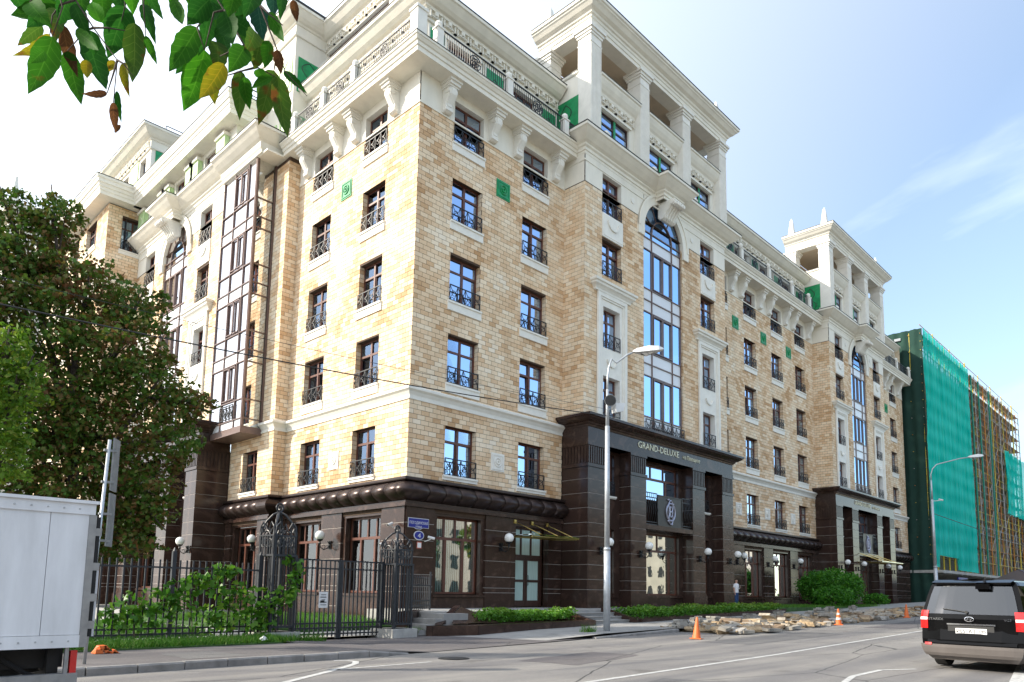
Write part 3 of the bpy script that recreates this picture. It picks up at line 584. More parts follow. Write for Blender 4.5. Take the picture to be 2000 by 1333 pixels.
# ------------------------------------------------------------------ projecting bays: arch window, loggia tower, granite portico
def bay(fr, uc, hw=7.5, k=1.0, gl='bluegl', lo=10.3):
    """fr is the plane of the bay's front wall"""
    u0, u1 = uc-hw, uc+hw; p = fr.p; wo = 5.15*k*hw/7.5; aw = 2.08*hw/7.5; ww = 1.72
    wl, wr = uc-wo-ww/2, uc+wo-ww/2
    ops = []
    for a in (wl, wr): ops += [(a, a+ww, 22.30, 24.55), (a, a+ww, 18.70, 20.75)]
    arch = (uc-aw, uc+aw, lo, 23.47)
    frames = [(a-.42, a+ww+.42, lo, 17.62) for a in (wl, wr)]; low = []
    for a in (wl, wr): low += [(a+.12, a+ww-.12, 14.66, 16.95), (a+.12, a+ww-.12, 10.95, 13.10)]
    bo = [(a, b, c, min(e, 23.47)) for a, b, c, e in ops]+[arch]
    wallface(MORT, fr, u0, u1, lo, 23.47, [o for o in bo]+frames)
    bricks(fr, u0, u1, lo, 23.47, bo+[(*f, 1) for f in frames])
    # cream wall above the brick with the arch cut out
    za, N_ = 22.9, 18; zt = 25.05
    wo_ops = [(a, b, 23.47, e) for a, b, c, e in ops if e > 23.47]
    wallface(WHITE, fr, u0, uc-aw-.02, 23.47, zt, wo_ops[:1], d=.035); wallface(WHITE, fr, uc+aw+.02, u1, 23.47, zt, wo_ops[1:], d=.035)
    arc = [(uc+aw*math.cos(PI*i/N_), za+aw*math.sin(PI*i/N_)) for i in range(N_+1)]
    for (a, b), (c, e) in zip(arc[:-1], arc[1:]):
        if max(b, e) > 23.47: WHITE.quad(p(a, .035, max(b, 23.47)), p(c, .035, max(e, 23.47)), p(c, .035, zt), p(a, .035, zt))
        WHITE.quad(p(a, .03, b), p(c, .03, e), p(c, -.22, e), p(a, -.22, b))
    mb = MB()   # archivolt: raised band round the arch
    for r0_, r1_, d in ((aw+.02, aw+.62, .12), (aw+.44, aw+.62, .17)):
        for i in range(24):
            a0, a1 = PI*i/24, PI*(i+1)/24; q = [(r, a) for r in (r0_, r1_) for a in (a0, a1)]
            P = [(uc+r*math.cos(a), za+r*math.sin(a)) for r, a in q]
            mb.hexa([p(P[0][0], 0, P[0][1]), p(P[1][0], 0, P[1][1]), p(P[3][0], 0, P[3][1]), p(P[2][0], 0, P[2][1]), p(P[0][0], d, P[0][1]), p(P[1][0], d, P[1][1]), p(P[3][0], d, P[3][1]), p(P[2][0], d, P[2][1])])
    for s in (-1, 1): mb.fbox(fr, uc+s*(aw+.62) if s < 0 else uc+aw+.02, uc-aw-.02 if s < 0 else uc+aw+.62, 0, .13, za-.5, za)
    mb.build('arch_moulding', M['white'], BLD)
    for a in (wl, wr):
        window(fr, a, a+ww, 22.30, 24.55, sill=0); window(fr, a, a+ww, 18.70, 20.75, sill=0)
        mb = MB(); mb.fbox(fr, a-.02, a+ww+.12, -.2, .07, 20.90, 22.28); mb.fbox(fr, a+.08, a+ww+.02, .07, .09, 21.0, 22.18)
        for i in range(9):
            t = PI+PI*i/9; t2 = PI+PI*(i+1)/9; cx = a+ww/2+.05
            mb.bar(p(cx+.48*math.cos(t), .11, 21.95+.48*math.sin(t)), p(cx+.48*math.cos(t2), .11, 21.95+.48*math.sin(t2)), .12, .1)
        mb.build('garland_panel', M['stone'], BLD)
        # tall cream frame round two windows, with a hood
        mb = MB(); f0, f1 = a-.42, a+ww+.42
        fo = [(a+.12, a+ww-.12, 14.66, 16.95), (a+.12, a+ww-.12, 10.95, 13.10)]
        wallface(mb, fr, f0, f1, lo, 17.62, fo, d=.03, rev=.4)
        mb.fbox(fr, f0-.02, f0+.2, .03, .14, lo, 17.42); mb.fbox(fr, f1-.2, f1+.02, .03, .14, lo, 17.42); mb.fbox(fr, f0-.02, f1+.02, .03, .14, 17.42, 17.64); mb.fbox(fr, f0+.2, f0+.3, .03, .09, lo, 17.32); mb.fbox(fr, f1-.3, f1-.2, .03, .09, lo, 17.32); mb.fbox(fr, f0+.2, f1-.2, .03, .09, 17.32, 17.42)
        for i in range(7):
            t = PI+PI*i/7; t2 = PI+PI*(i+1)/7; cx = a+ww/2
            mb.bar(p(cx+.4*math.cos(t), .07, 14.05+.35*math.sin(t)), p(cx+.4*math.cos(t2), .07, 14.05+.35*math.sin(t2)), .1, .08)
        mb.build('window_surround', M['stone'], BLD)
        for c, e in ((14.66, 16.95), (10.95, 13.10)): window(fr, a+.12, a+ww-.12, c, e, sill=0, dep=.32)
        pts = fpath(fr, [(f0-.15, 0), (f0-.15, .02), (f1+.15, .02), (f1+.15, 0)])
        sweep_part('hood_cornice', pts, [(0, 17.62), (.14, 17.64), (.16, 17.74), (.24, 17.84), (.34, 17.92), (.36, 18.02), (.44, 18.06), (.46, 18.18), (0, 18.26)], 'stone', False)
    # glazed arch window
    o = MB(); dd = -.10; R_ = aw-.05; t = .055
    xs = [uc-aw, uc-aw*.52, uc+aw*.52, uc+aw]
    for x in xs[1:3]: o.fbox(fr, x-t/2, x+t/2, dd-.08, dd+.03, lo, za)
    for x in (xs[0]+.05, xs[3]-.05): o.fbox(fr, x-t/2, x+t/2, dd-.08, dd+.03, lo, za)
    levels = [lo]; pan = []
    z = lo
    for fl in range(4):
        b = 10.55+fl*3.85-.3
        for q in (b+.72, b+1.42, b+3.85): levels.append(min(q, za))
    levels = sorted(set(round(q, 2) for q in levels if lo <= q <= za))
    for q in levels[1:]: o.fbox(fr, xs[0], xs[3], dd-.07, dd+.02, q-t/2, q+t/2)
    for fl in range(3):
        b = 10.55+fl*3.85-.3; z0_, z1_ = (b+1.42, b+3.85)
        if fl == 0: z0_ = b+.72
        for x0_, x1_ in ((xs[1]+.09, uc-.02), (uc+.02, xs[2]-.09)):
            for e in ((x0_, x0_+.06, z0_+.08, z1_-.08), (x1_-.06, x1_, z0_+.08, z1_-.08), (x0_+.06, x1_-.06, z0_+.08, z0_+.14), (x0_+.06, x1_-.06, z1_-.14, z1_-.08)): o.fbox(fr, e[0], e[1], dd-.07, dd+.06, e[2], e[3])
    for i in range(20):
        a0, a1 = PI*i/20, PI*(i+1)/20
        o.bar(p(uc+R_*math.cos(a0), dd-.02, za+R_*math.sin(a0)), p(uc+R_*math.cos(a1), dd-.02, za+R_*math.sin(a1)), .05)
        o.bar(p(uc+aw*.52*math.cos(a0), dd, za+aw*.52*math.sin(a0)), p(uc+aw*.52*math.cos(a1), dd, za+aw*.52*math.sin(a1)), .075, .07)
    for a in (30, 60, 90, 120, 150): o.bar(p(uc+aw*.52*math.cos(math.radians(a)), dd-.02, za+aw*.52*math.sin(math.radians(a))), p(uc+R_*math.cos(math.radians(a)), dd-.02, za+R_*math.sin(math.radians(a))), .04)
    win = o.build('arch_window', M['alu'], BLD)
    cuts = levels
    for z0_, z1_ in zip(cuts[:-1], cuts[1:]):
        sp = abs((z1_-z0_)-.72) < .06 and z0_ > lo+.5
        for x0_, x1_ in zip(xs[:-1], xs[1:]):
            q = MB(); q.fbox(fr, x0_+.03, x1_-.03, dd-.05, dd-.04, z0_+.03, z1_-.03); q.build('spandrel' if sp else 'pane', M['spandrel' if sp else gl], win)
    seg = [(math.radians(a), math.radians(b)) for a, b in zip((0, 30, 60, 90, 120, 150), (30, 60, 90, 120, 150, 180))]
    for a, b in seg:
        q = MB(); A = [a+(b-a)*i/4 for i in range(5)]
        q.prism([p(uc+R_*math.cos(x), dd-.05, za+R_*math.sin(x)) for x in A]+[p(uc+aw*.52*math.cos(x), dd-.05, za+aw*.52*math.sin(x)) for x in A[::-1]], Vector(p(0, .01, 0))-Vector(p(0, 0, 0))); q.build('pane', M[gl], win)
    q = MB(); q.prism([p(uc+aw*.52*math.cos(PI*i/12), dd-.05, za+aw*.52*math.sin(PI*i/12)) for i in range(13)], Vector(p(0, .01, 0))-Vector(p(0, 0, 0))); q.build('pane', M['bluegl'], win)
    r = MB(); f = fr.loc0(); rail_bars(r, f, 2*aw-.1, .85, .1); r.build('railing', M['iron'], win, loc=Vector(fr.p(uc-aw+.05, 0, lo+.28)))
    q = MB()
    for z0_ in (lo, 14.2, 18.0, 21.9):
        for x0_, x1_ in ((xs[0]+.1, xs[1]-.15), (xs[1]+.1, xs[1]+.6), (xs[2]+.1, xs[3]-.1)):
            if random.random() < .6: q.quad(p(x0_, dd-.4, z0_), p(x1_, dd-.5, z0_), p(x1_, dd-.5, z0_+2.2), p(x0_, dd-.4, z0_+2.2))
    if q.v: q.build('curtain', M['curtain'], win)
    ROOM.quad(p(u0, -1.5, lo), p(u1, -1.5, lo), p(u1, -1.5, 25.2), p(u0, -1.5, 25.2))
    # bay cornice with a scroll bracket over the arch
    jog = [(u0, -1.4), (u0, 0), (uc-.85, 0), (uc-.85, .62), (uc+.85, .62), (uc+.85, 0), (u1, 0), (u1, -1.4)]
    prof = [(-.02, 25.02), (.05, 25.02), (.06, 25.16), (.12, 25.18), (.12, 25.34), (.22, 25.40), (.24, 25.48), (.40, 25.56), (.62, 25.74), (.80, 25.92), (.88, 25.96), (.88, 26.10), (-.3, 26.16)]
    sweep_part('bay_cornice', fpath(fr, jog), prof)
    sweep_part('architrave', fpath(fr, [(u0, -1.4), (u0, 0), (u1, 0), (u1, -1.4)]), [(0, 24.62), (.07, 24.62), (.07, 24.70), (.045, 24.72), (0, 24.72)], 'white', False)
    mb = MB(); sil = [(0, 25.0), (1.15, 25.0), (1.25, 24.85), (1.22, 24.68), (1.08, 24.62), (.92, 24.66), (.72, 24.46), (.55, 24.24), (.46, 24.04), (.30, 23.92), (.12, 23.95), (0, 24.10)]
    mb.prism([p(uc-.55, d, z) for d, z in sil], Vector(p(1.1, 0, 0))-Vector(p(0, 0, 0)))
    for s in (-1, 1): mb.cyl(p(uc+s*.55, .30, 24.15), p(uc+s*.62, .30, 24.15), .22, n=14); mb.cyl(p(uc+s*.55, 1.02, 24.82), p(uc+s*.62, 1.02, 24.82), .15, n=12)
    for q in (-.36, -.12, .12, .36): mb.prism([p(uc+q-.05, d+.045, z-.02) for d, z in sil[2:10]]+[p(uc+q-.05, .3, 24.3), p(uc+q-.05, .9, 24.9)], Vector(p(.1, 0, 0))-Vector(p(0, 0, 0)))
    mb.build('scroll_bracket', M['stone'], BLD)
    mb = MB()
    for s in (-1, 1): mb.cyl(p(uc+s*(aw+1.15), 0, 24.1), p(uc+s*(aw+1.15), .08, 24.1), .17, n=14)
    mb.build('rosette', M['stone'], BLD)

def tower(fr, uc, hw, obl=True):
    """loggia tower on the roof; fr = plane of the column fronts"""
    p = fr.p; cw = .92; n = 4; u0, u1 = uc-hw, uc+hw; step = (2*hw-cw)/(n-1); dp = -3.9; zb = 26.1
    for i in range(n):
        a = u0+i*step
        for back in ((False, True) if i in (0, n-1) else (False,)):
            d1 = dp+cw if back else 0.0; d0 = d1-cw; mb = MB(); za_ = 30.2 if back else zb
            mb.fbox(fr, a, a+cw, d0, d1, za_, 32.0)
            mb.fbox(fr, a-.05, a+cw+.05, d0-.05, d1+.05, za_, za_+.45); mb.fbox(fr, a-.03, a+cw+.03, d0-.03, d1+.03, 31.55, 31.62)
            mb.fbox(fr, a-.06, a+cw+.06, d0-.06, d1+.06, 32.0, 32.14); mb.fbox(fr, a-.12, a+cw+.12, d0-.12, d1+.12, 32.14, 32.30); mb.fbox(fr, a-.20, a+cw+.20, d0-.2, d1+.2, 32.30, 32.46)
            for q in range(8):
                x = a+.06+(cw-.12)*q/7; mb.fbox(fr, x-.028, x+.028, d1, d1+.03, za_+.5, 31.5)
            if not back or i == 0:
                for q in range(8):
                    d = d0+.06+(cw-.12)*q/7
                    if i == 0 and back: mb.fbox(fr, a-.03, a, d-.028, d+.028, za_+.5, 31.5)
            mb.build('column', M['stone'], BLD)
    w = -.45
    # lower storey: side walls, window wall between the columns
    side = MB(); side.fbox(fr, u0+.02, u0+.3, dp, -.5, zb, 30.1); side.fbox(fr, u1-.3, u1-.02, dp, -.5, zb, 30.1); side.fbox(fr, u0+.3, u1-.3, dp, dp+.2, zb, 30.1)
    side.build('tower_wall', M['white'], BLD)
    if fr.k == 'R':
        sf = Fr('L', u0+.02); q = MB(); q.fbox(sf, fr.c+.86, fr.c+2.7, 0, .04, 26.2, 28.75); o = q.build('green_panel', M['green'], BLD); s = MB()
        for k in (-1, 1): s.tube([sf.p(fr.c+1.75+k*.6*math.sin(i*.42)*(1-.03*i), .05, 26.4+.14*i) for i in range(16)], .025, 5)
        s.build('scroll_ornament', M['fence'], o)
    for i in range(n-1):
        a, b = u0+i*step+cw, u0+(i+1)*step; op = [(a+.5, b-.5, 26.75, 28.5)]
        mb = MB(); f2 = Fr(fr.k, fr.c-w if fr.k == 'R' else fr.c-w)
        wallface(mb, f2, a-.1, b+.1, zb, 29.6, op, rev=.3)
        mb.fbox(fr, a-.05, b+.05, w-1.2, w-.002, 29.2, 29.6); mb.fbox(fr, a+.45, b-.45, w-.02, w+.08, 26.5, 26.74); mb.fbox(fr, a+.38, b-.38, w, w+.1, 28.52, 28.66)
        mb.build('tower_wall', M['white'], BLD)
        window(f2, a+.5, b-.5, 26.75, 28.5, sill=0, rail=False, fm='dwood', cols=2, tz=.62, dep=.14)
        q = MB()
        for x in (a+.56, (a+b)/2, ): q.fbox(f2, x-.02, x+.16, -.13, -.09, 26.85, 28.42)
        q.build('green_panel', M['green'], BLD)
        ornament(f2, a+.15, b-.15, 28.78, 0, .38)
        q = MB(); m_ = int((b-a)/.26)
        for k_ in range(m_): q.fbox(fr, a+.06+(b-a-.1)*k_/m_, a+.06+(b-a-.1)*k_/m_+.13, .12, .25, zb+.02, zb+.2)
        q.lathe(p(a+.55, -.1, 26.35), [(.12, -.2), (.1, .1), (.22, .25), (.26, .42), (.12, .6), (.01, .66)], 10)
        o = q.build('sill_ornament', M['stone'], BLD); o['kind'] = 'stuff'
        ROOM.quad(f2.p(a, -1.2, zb), f2.p(b, -1.2, zb), f2.p(b, -1.2, 29.5), f2.p(a, -1.2, 29.5))
        sweep_part('parapet_cornice', fpath(fr, [(a-.02, w), (b+.02, w)]), [(-.3, 29.28), (.06, 29.30), (.10, 29.42), (.20, 29.52), (.34, 29.72), (.44, 29.92), (.46, 30.02), (.54, 30.05), (.54, 30.18), (-.3, 30.2)])
    q = MB(); q.fbox(fr, u0+.3, u1-.3, dp+.2, -.6, 29.4, 29.55); q.build('loggia_floor', M['terr'], BLD)
    sweep_part('parapet_cornice', fpath(fr, [(u0, dp), (u0, -.9)]) if fr.k == 'L' else [fr.p(u0, -.9, 0)[:2], fr.p(u0, dp, 0)[:2]], [(-.25, 30.02), (.02, 30.02), (.08, 30.08), (.08, 30.2), (-.25, 30.22)], 'white')
    # ceiling, entablature, cornice
    q = MB(); q.fbox(fr, u0+.05, u1-.05, dp+.05, -.05, 32.46, 32.6); q.build('loggia_ceiling', M['soff'], BLD)
    q = MB(); q.fbox(fr, u0+cw, u1-cw, dp-.05, dp, 30.1, 32.46); q.build('loggia_back_wall', M['soff'], BLD)
    path = fpath(fr, [(u0+.02, dp), (u0+.02, -.02), (u1-.02, -.02), (u1-.02, dp)])
    sweep_part('tower_cornice', path, [(-.8, 32.44), (0, 32.44), (0, 32.66), (.05, 32.68), (.05, 32.88), (.10, 32.92), (.12, 33.04), (.20, 33.08), (.24, 33.18), (.42, 33.28), (.56, 33.44), (.64, 33.50), (.66, 33.56), (.74, 33.60), (.74, 33.76), (-.8, 33.82)])
    q = MB(); q.fbox(fr, u0, u1, dp, 0, 33.7, 33.84); q.build('roof', M['roof'], BLD)
    for a in (u0+.45, u1-.45):
        for d in (-.45, dp+.45):
            q = MB(); c = Vector(p(a, d, 33.82)); h = .36
            q.box(c.x-h, c.x+h, c.y-h, c.y+h, c.z, c.z+.3); B = [(c.x-.27, c.y-.27), (c.x+.27, c.y-.27), (c.x+.27, c.y+.27), (c.x-.27, c.y+.27)]
            q.hexa([(x, y, c.z+.3) for x, y in B]+[(c.x+(x-c.x)*.42, c.y+(y-c.y)*.42, c.z+1.75) for x, y in B])
            q.add([(c.x+(x-c.x)*.42, c.y+(y-c.y)*.42, c.z+1.75) for x, y in B]+[(c.x, c.y, c.z+2.05)], [(0, 1, 4), (1, 2, 4), (2, 3, 4), (3, 0, 4)])
            q.build('obelisk', M['stone'], BLD)

def portico(fr, u0, u1, entr=False, base=.78, letters=True):
    """fr = plane of the street wall behind; portico stands 1.75 m proud"""
    D = 1.75; p = fr.p; w = u1-u0; s = w/15.05
    pil = [(u0, u0+1.42*s), (u0+3.67*s, u0+5.13*s), (u1-5.0*s, u1-3.6*s), (u1-1.4*s, u1)]
    zs = [1.48, 1.70, 2.21, 2.95, 3.66, 4.38, 5.08, 5.83, 6.59, 7.32]
    for i, (a, b) in enumerate(pil):
        granite(fr, a, b, 0 if i in (0, 3) else .3, D, base, 7.95, zs)
        mb = MB(); d0 = 0 if i in (0, 3) else .3
        mb.fbox(fr, a-.07, b+.07, d0, D+.07, base, base+.66); mb.fbox(fr, a-.05, b+.05, d0, D+.05, base+.66, base+.74)
        mb.build('pillar_base', M['granite'], BLD)
        mb = MB(); mb.fbox(fr, a-.06, b+.06, d0, D+.06, 7.95, 8.12); mb.fbox(fr, a+.02, b-.02, d0, D-.03, 8.12, 9.16)
        m_ = 8
        for q in range(m_): x = a+.08+(b-a-.16)*q/(m_-1); mb.fbox(fr, x-.045, x+.045, D-.03, D+.02, 8.16, 9.02)
        side = a+.02
        for q in range(8):
            if i: break
            d = .15+(D-.3)*q/7; mb.fbox(fr, a-.03, a+.03, d-.05, d+.05, 8.16, 9.02)
        mb.fbox(fr, a-.05, b+.05, d0, D+.05, 9.06, 9.2); mb.build('fluted_capital', M['granite'], BLD)
    # entablature and cornice
    mb = MB(); mb.fbox(fr, u0, u1, .25, D, 9.2, 10.04); mb.fbox(fr, u0-.02, u1+.02, 0, D+.02, 9.2, 9.42); mb.fbox(fr, u0, u0+1.2, 0, .25, 9.42, 10.04); mb.build('entablature', M['granite'], BLD)
    sweep_part('portico_cornice', fpath(fr, [(u0, 0), (u0, D), (u1, D), (u1, 0)]), [(-.3, 10.03), (.05, 10.03), (.07, 10.12), (.14, 10.16), (.16, 10.22), (.30, 10.28), (.46, 10.38), (.50, 10.44), (.58, 10.47), (.58, 10.60), (-.3, 10.66)], 'granite', False)
    mb = MB(); mb.fbox(fr, u0, u1, 0, D, 10.5, 10.62); mb.build('portico_roof', M['copper'], BLD)
    # walls between the pillars
    mb = MB(); wd = 1.0
    def gap(a, b, c0, c1, e0, e1, cols, single):
        f2 = Fr(fr.k, fr.c-wd)
        wallface(mb, f2, a, b, base, 9.3, [(c0, c1, e0[0], e0[1]), (c0, c1, e1[0], e1[1])], rev=.35)
    g1 = (pil[0][1], pil[1][0]); g2 = (pil[1][1], pil[2][0]); g3 = (pil[2][1], pil[3][0]); f2 = Fr(fr.k, fr.c-wd)
    for a, b in (g1, g3):
        c0, c1 = (a+b)/2-.62, (a+b)/2+.62
        gap(a, b, c0, c1, (1.45, 4.95), (6.72, 9.0), 1, True)
        shopwin(f2, c0, c1, 1.45, 4.95, dep=.2, cols=(0, 1), top=1, blind=True); window(f2, c0, c1, 6.72, 9.0, sill=.12, rail=True, cols=1, tz=.72, dep=.2, curt=.1)
    a, b = g2; c0, c1 = a+.5, b-.42
    gap(a, b, c0, c1, (1.45 if not entr else .85, 4.98), (6.9, 9.0), 3, False)
    shopwin(f2, c0, c1, 1.45 if not entr else .85, 4.98, dep=.2, blind=False, cols=(0, .18, .8, 1), top=2, gl='shop2'); shopwin(f2, c0, c1, 6.9, 9.0, dep=.2, cols=(0, .2, .72, 1), top=3, trans=.62, blind=False, gl='glass')
    mb.build('granite_wall', M['granite'], BLD)
    ROOM.quad(p(u0, -.9, base), p(u1, -.9, base), p(u1, -.9, 9.5), p(u0, -.9, 9.5))
    # balcony with the monogram shield
    d = D-.12; mb = MB(); mb.fbox(fr, a-.02, b+.02, 1.0, d+.12, 5.12, 5.38); mb.build('balcony_slab', M['granite'], BLD)
    mb = MB(); i0, i1 = a+1.25*s, b-1.05*s
    for x0, x1 in ((a, i0), (i1, b)):
        mb = MB()
        for z in (7.2, 6.95, 5.55, 5.42): mb.bar(p(x0, d, z), p(x1, d, z), .05)
        for q in range(6):
            x = x0+(x1-x0)*(q+.5)/6; mb.poly([p(x+.05*math.sin(t*1.1), d+.14*math.sin(PI*t/6)*(1 if t > 2 else .4), 6.95-1.4*t/6) for t in range(7)], .03); mb.bar(p(x, d, 6.95), p(x, d, 7.2), .025)
        mb.build('balcony_railing', M['iron'], BLD)
    mb = MB(); mb.fbox(fr, i0, i1, d-.02, d+.03, 5.36, 7.16); 
    for e in ((i0, i0+.06, 5.36, 7.16), (i1-.06, i1, 5.36, 7.16), (i0, i1, 5.36, 5.42), (i0, i1, 7.1, 7.16)): mb.fbox(fr, e[0], e[1], d+.03, d+.06, e[2], e[3])
    sh = mb.build('balcony_panel', M['shield'], BLD)
    mb = MB(); c = (i0+i1)/2; zc = 6.25; q = d+.07
    def ell(cx, cz, rx, rz, a0=0, a1=360, r=.038, n=26): mb.tube([p(cx+rx*math.cos(math.radians(a0+(a1-a0)*i/n)), q, cz+rz*math.sin(math.radians(a0+(a1-a0)*i/n))) for i in range(n+1)], r, 6)
    ell(c-.05, zc+.0, .40, .50, 70, 290, .05); ell(c+.05, zc, .40, .50, -110, 110, .05); ell(c, zc+.34, .22, .34, -60, 240, .042); ell(c, zc-.36, .22, .34, 120, 420, .042); ell(c, zc+.02, .20, .30, r=.036); ell(c+.03, zc+.16, .12, .13, -120, 100, .03); ell(c+.03, zc-.1, .13, .14, -100, 110, .03)
    mb.bar(p(c-.10, q, zc-.25), p(c-.10, q, zc+.34), .06); mb.bar(p(c-.1, q, zc+.03), p(c+.1, q, zc+.03), .05)
    for x, z in ((-.24, .72), (.26, .48), (-.26, -.52), (.12, -.7)): mb.sphere(p(c+x, q, zc+z), .065, 8, 6)
    mb.build('monogram', M['silver'], sh)
    # gilded lettering on the entablature
    if letters:
        txt(fr, 'GRAND-DELUXE', u0+4.35*s, D+.015, 9.58, .40, u_end=u0+8.5*s, name='gilded_lettering'); txt(fr, 'на Плющихе', u0+8.95*s, D+.015, 9.58, .27, u_end=u0+10.9*s, name='gilded_lettering')
def text_mesh(body, size, ext=.015, width=None, serif=False):
    cu = bpy.data.curves.new('lettering', 'FONT'); cu.body = body; cu.size = size; cu.extrude = ext; cu.resolution_u = 2
    if serif: cu.offset = -size*.004
    ob = bpy.data.objects.new('lettering', cu); COL.objects.link(ob); dg = bpy.context.evaluated_depsgraph_get(); dg.update()
    me = bpy.data.meshes.new_from_object(ob.evaluated_get(dg)); bpy.data.objects.remove(ob); bpy.data.curves.remove(cu)
    n = len(me.vertices); co = np.empty(n*3, 'f'); me.vertices.foreach_get('co', co); co = co.reshape(-1, 3)
    if n and width:
        co[:, 0] = (co[:, 0]-co[:, 0].min())*width/max(1e-6, co[:, 0].max()-co[:, 0].min()); me.vertices.foreach_set('co', co.ravel())
    me.materials.clear(); return me
def txt(fr, body, u, d, z, size, u_end=None, m='gold', parent=None, name='lettering'):
    me = text_mesh(body, size*1.3, .02, (u_end-u) if u_end else None, True); me.materials.append(M[m])
    o = link(name, me, parent or BLD)
    p = fr.p
    if fr.k == 'R': o.matrix_local = Matrix(((1, 0, 0, u), (0, 0, -1, fr.c-d), (0, 1, 0, z), (0, 0, 0, 1)))
    else: o.matrix_local = Matrix(((0, 0, -1, fr.c-d), (-1, 0, 0, u), (0, 1, 0, z), (0, 0, 0, 1)))
    return o
M['soff'] = mat('warm_soffit_plaster', (.62, .50, .37), .8, .06, 1.0)
M['shield'] = mat('dark_bronze_panel', (.055, .05, .045), .4, .15, 3, metal=.4)
M['silver'] = mat('silver_monogram', (.50, .50, .60), .3, .08, 6, metal=.6)
R1 = Fr('R', -1.45)
bay(R1, 17.4, 7.5); bay(R1, 49.9, 6.9)
for c, hw in ((17.4, 7.5), (49.9, 6.9)):
    a = c-hw; f = Fr('L', a); wallface(MORT, f, -1.45, 0, 10.3, 23.47, []); bricks(f, -1.46, 0, 10.3, 23.47); wallface(WHITE, f, -1.45, 0, 23.47, 25.1, [], d=.035)
    f = Fr('L', c+hw); wallface(MORT, f, -1.45, 0, 10.3, 23.47, [], d=-.01); wallface(WHITE, f, -1.45, 0, 23.47, 25.1, [], d=-.035)
tower(Fr('R', -1.75), 17.4, 7.42); tower(Fr('R', -1.75), 49.9, 6.95)
portico(Rf, 9.95, 25.0); portico(Rf, 42.6, 57.3, entr=True)
# left facade: bay with portico, glazed oriel
LB = Fr('L', -1.7)
bay(LB, 23.4, 7.3, k=.92, gl='bay'); LP = Fr('L', -.75); portico(LP, 15.6, 31.2, base=.35, letters=False)
wallface(MORT, Fr('R', 16.1), -1.7, -.7, 10.3, 25, []); bricks(Fr('R', 16.1), -1.712, -.7, 10.3, 23.47)
def oriel(y0, y1, x0, x1, z0, z1):
    """glazed bay: x0 = front plane, x1 = wall"""
    fF, fS = Fr('L', x0), Fr('R', y0); o = MB(); t = .05
    for y in (y0+.06, y0+.95, y0+2.6, y1-.06): o.fbox(fF, y-t/2, y+t/2, -.12, .02, z0, z1)
    for x in (x0+.06, x1-.05): o.fbox(fS, x-.06, x+.06, -.12, .03, z0, z1)
    lv = [z0]; fl = z0+.45
    while fl < z1-.5:
        lv += [fl, fl+1.05, fl+3.1, ]; fl += 3.75
    lv = sorted(q for q in lv if q < z1-.2)+[z1]
    for q in lv: o.fbox(fF, y0, y1, -.1, .015, q-t/2, q+t/2); o.fbox(fS, x0+.1, x1, -.1, .015, q-t/2, q+t/2)
    for z in [q for i, q in enumerate(lv) if i % 3 == 2 and q+2.0 < z1]:
        for a, b in ((y0+1.02, y0+1.76), (y0+1.78, y0+2.52)):
            for e in ((a, a+.05, z+.1, z+1.95), (b-.05, b, z+.1, z+1.95), (a, b, z+.1, z+.15), (a, b, z+1.9, z+1.95)): o.fbox(fF, e[0], e[1], -.02, .05, e[2], e[3])
    win = o.build('oriel', M['alu'], BLD)
    ys = (y0+.06, y0+.95, y0+2.6, y1-.06)
    for z, zz in zip(lv[:-1], lv[1:]):
        for a, b in zip(ys[:-1], ys[1:]):
            q = MB(); q.fbox(fF, a+.03, b-.03, -.06, -.05, z+.03, zz-.03); sp = (zz-z) < .95; q.build('spandrel' if sp else 'pane', M['spandrel' if sp else 'bay'], win)
        q = MB(); q.fbox(fS, x0+.18, x1-.16, -.06, -.05, z+.03, zz-.03); q.build('pane', M['clear'], win)
    q = MB(); q.box(x0-.05, x1, y0-.05, y1, z0-.35, z0-.02); q.build('oriel_floor', M['alu'], win)
    q = MB()
    for k in range(1, 4): q.box(x0+.15, x1, y0+.15, y1, z0+.35+3.75*k-.45, z0+.35+3.75*k-.1)
    q.build('floor_slab', M['white'], win)
    q = MB(); rail_bars(q, Fr('L', 0), 1.6, .8, .05); q.build('railing', M['iron'], win, loc=(x0, y0+1.0, z0+.5))
    q = MB(); q.box(x1-.02, x1, y0, y1, z0, z1); q.build('back_wall', M['brickpl'], win)
    q = MB()
    for k in range(9): q.box(x0+.3, x0+.34, y0+.25+.0, y0+1.3, z0+8.6+k*.24, z0+8.7+k*.24)
    q.build('wooden_blind', M['wood'], win)
M['brickpl'] = mat('ochre_wall', (.70, .58, .42), .8, .1, 6)
oriel(12.0, 16.1, -1.85, -.7, 9.95, 24.95)
oriel(30.8, 34.5, -3.2, -.7, 9.95, 24.95)
for q in (): pass
sweep_part('bay_cornice', [(-.7, 11.5), (-1.85, 11.5), (-1.85, 16.2)], [(-.02, 24.93), (.10, 24.95), (.12, 25.1), (.2, 25.2), (.24, 25.48), (.40, 25.56), (.62, 25.74), (.80, 25.92), (.88, 25.96), (.88, 26.10), (-.3, 26.16)])
mb = MB(); mb.box(-1.85, -.2, 10.9, 16.1, 24.9, 25.0); mb.box(-1.85, 0, 11, 31, 26.1, 26.2); mb.build('balcony_floor', M['white'], BLD)
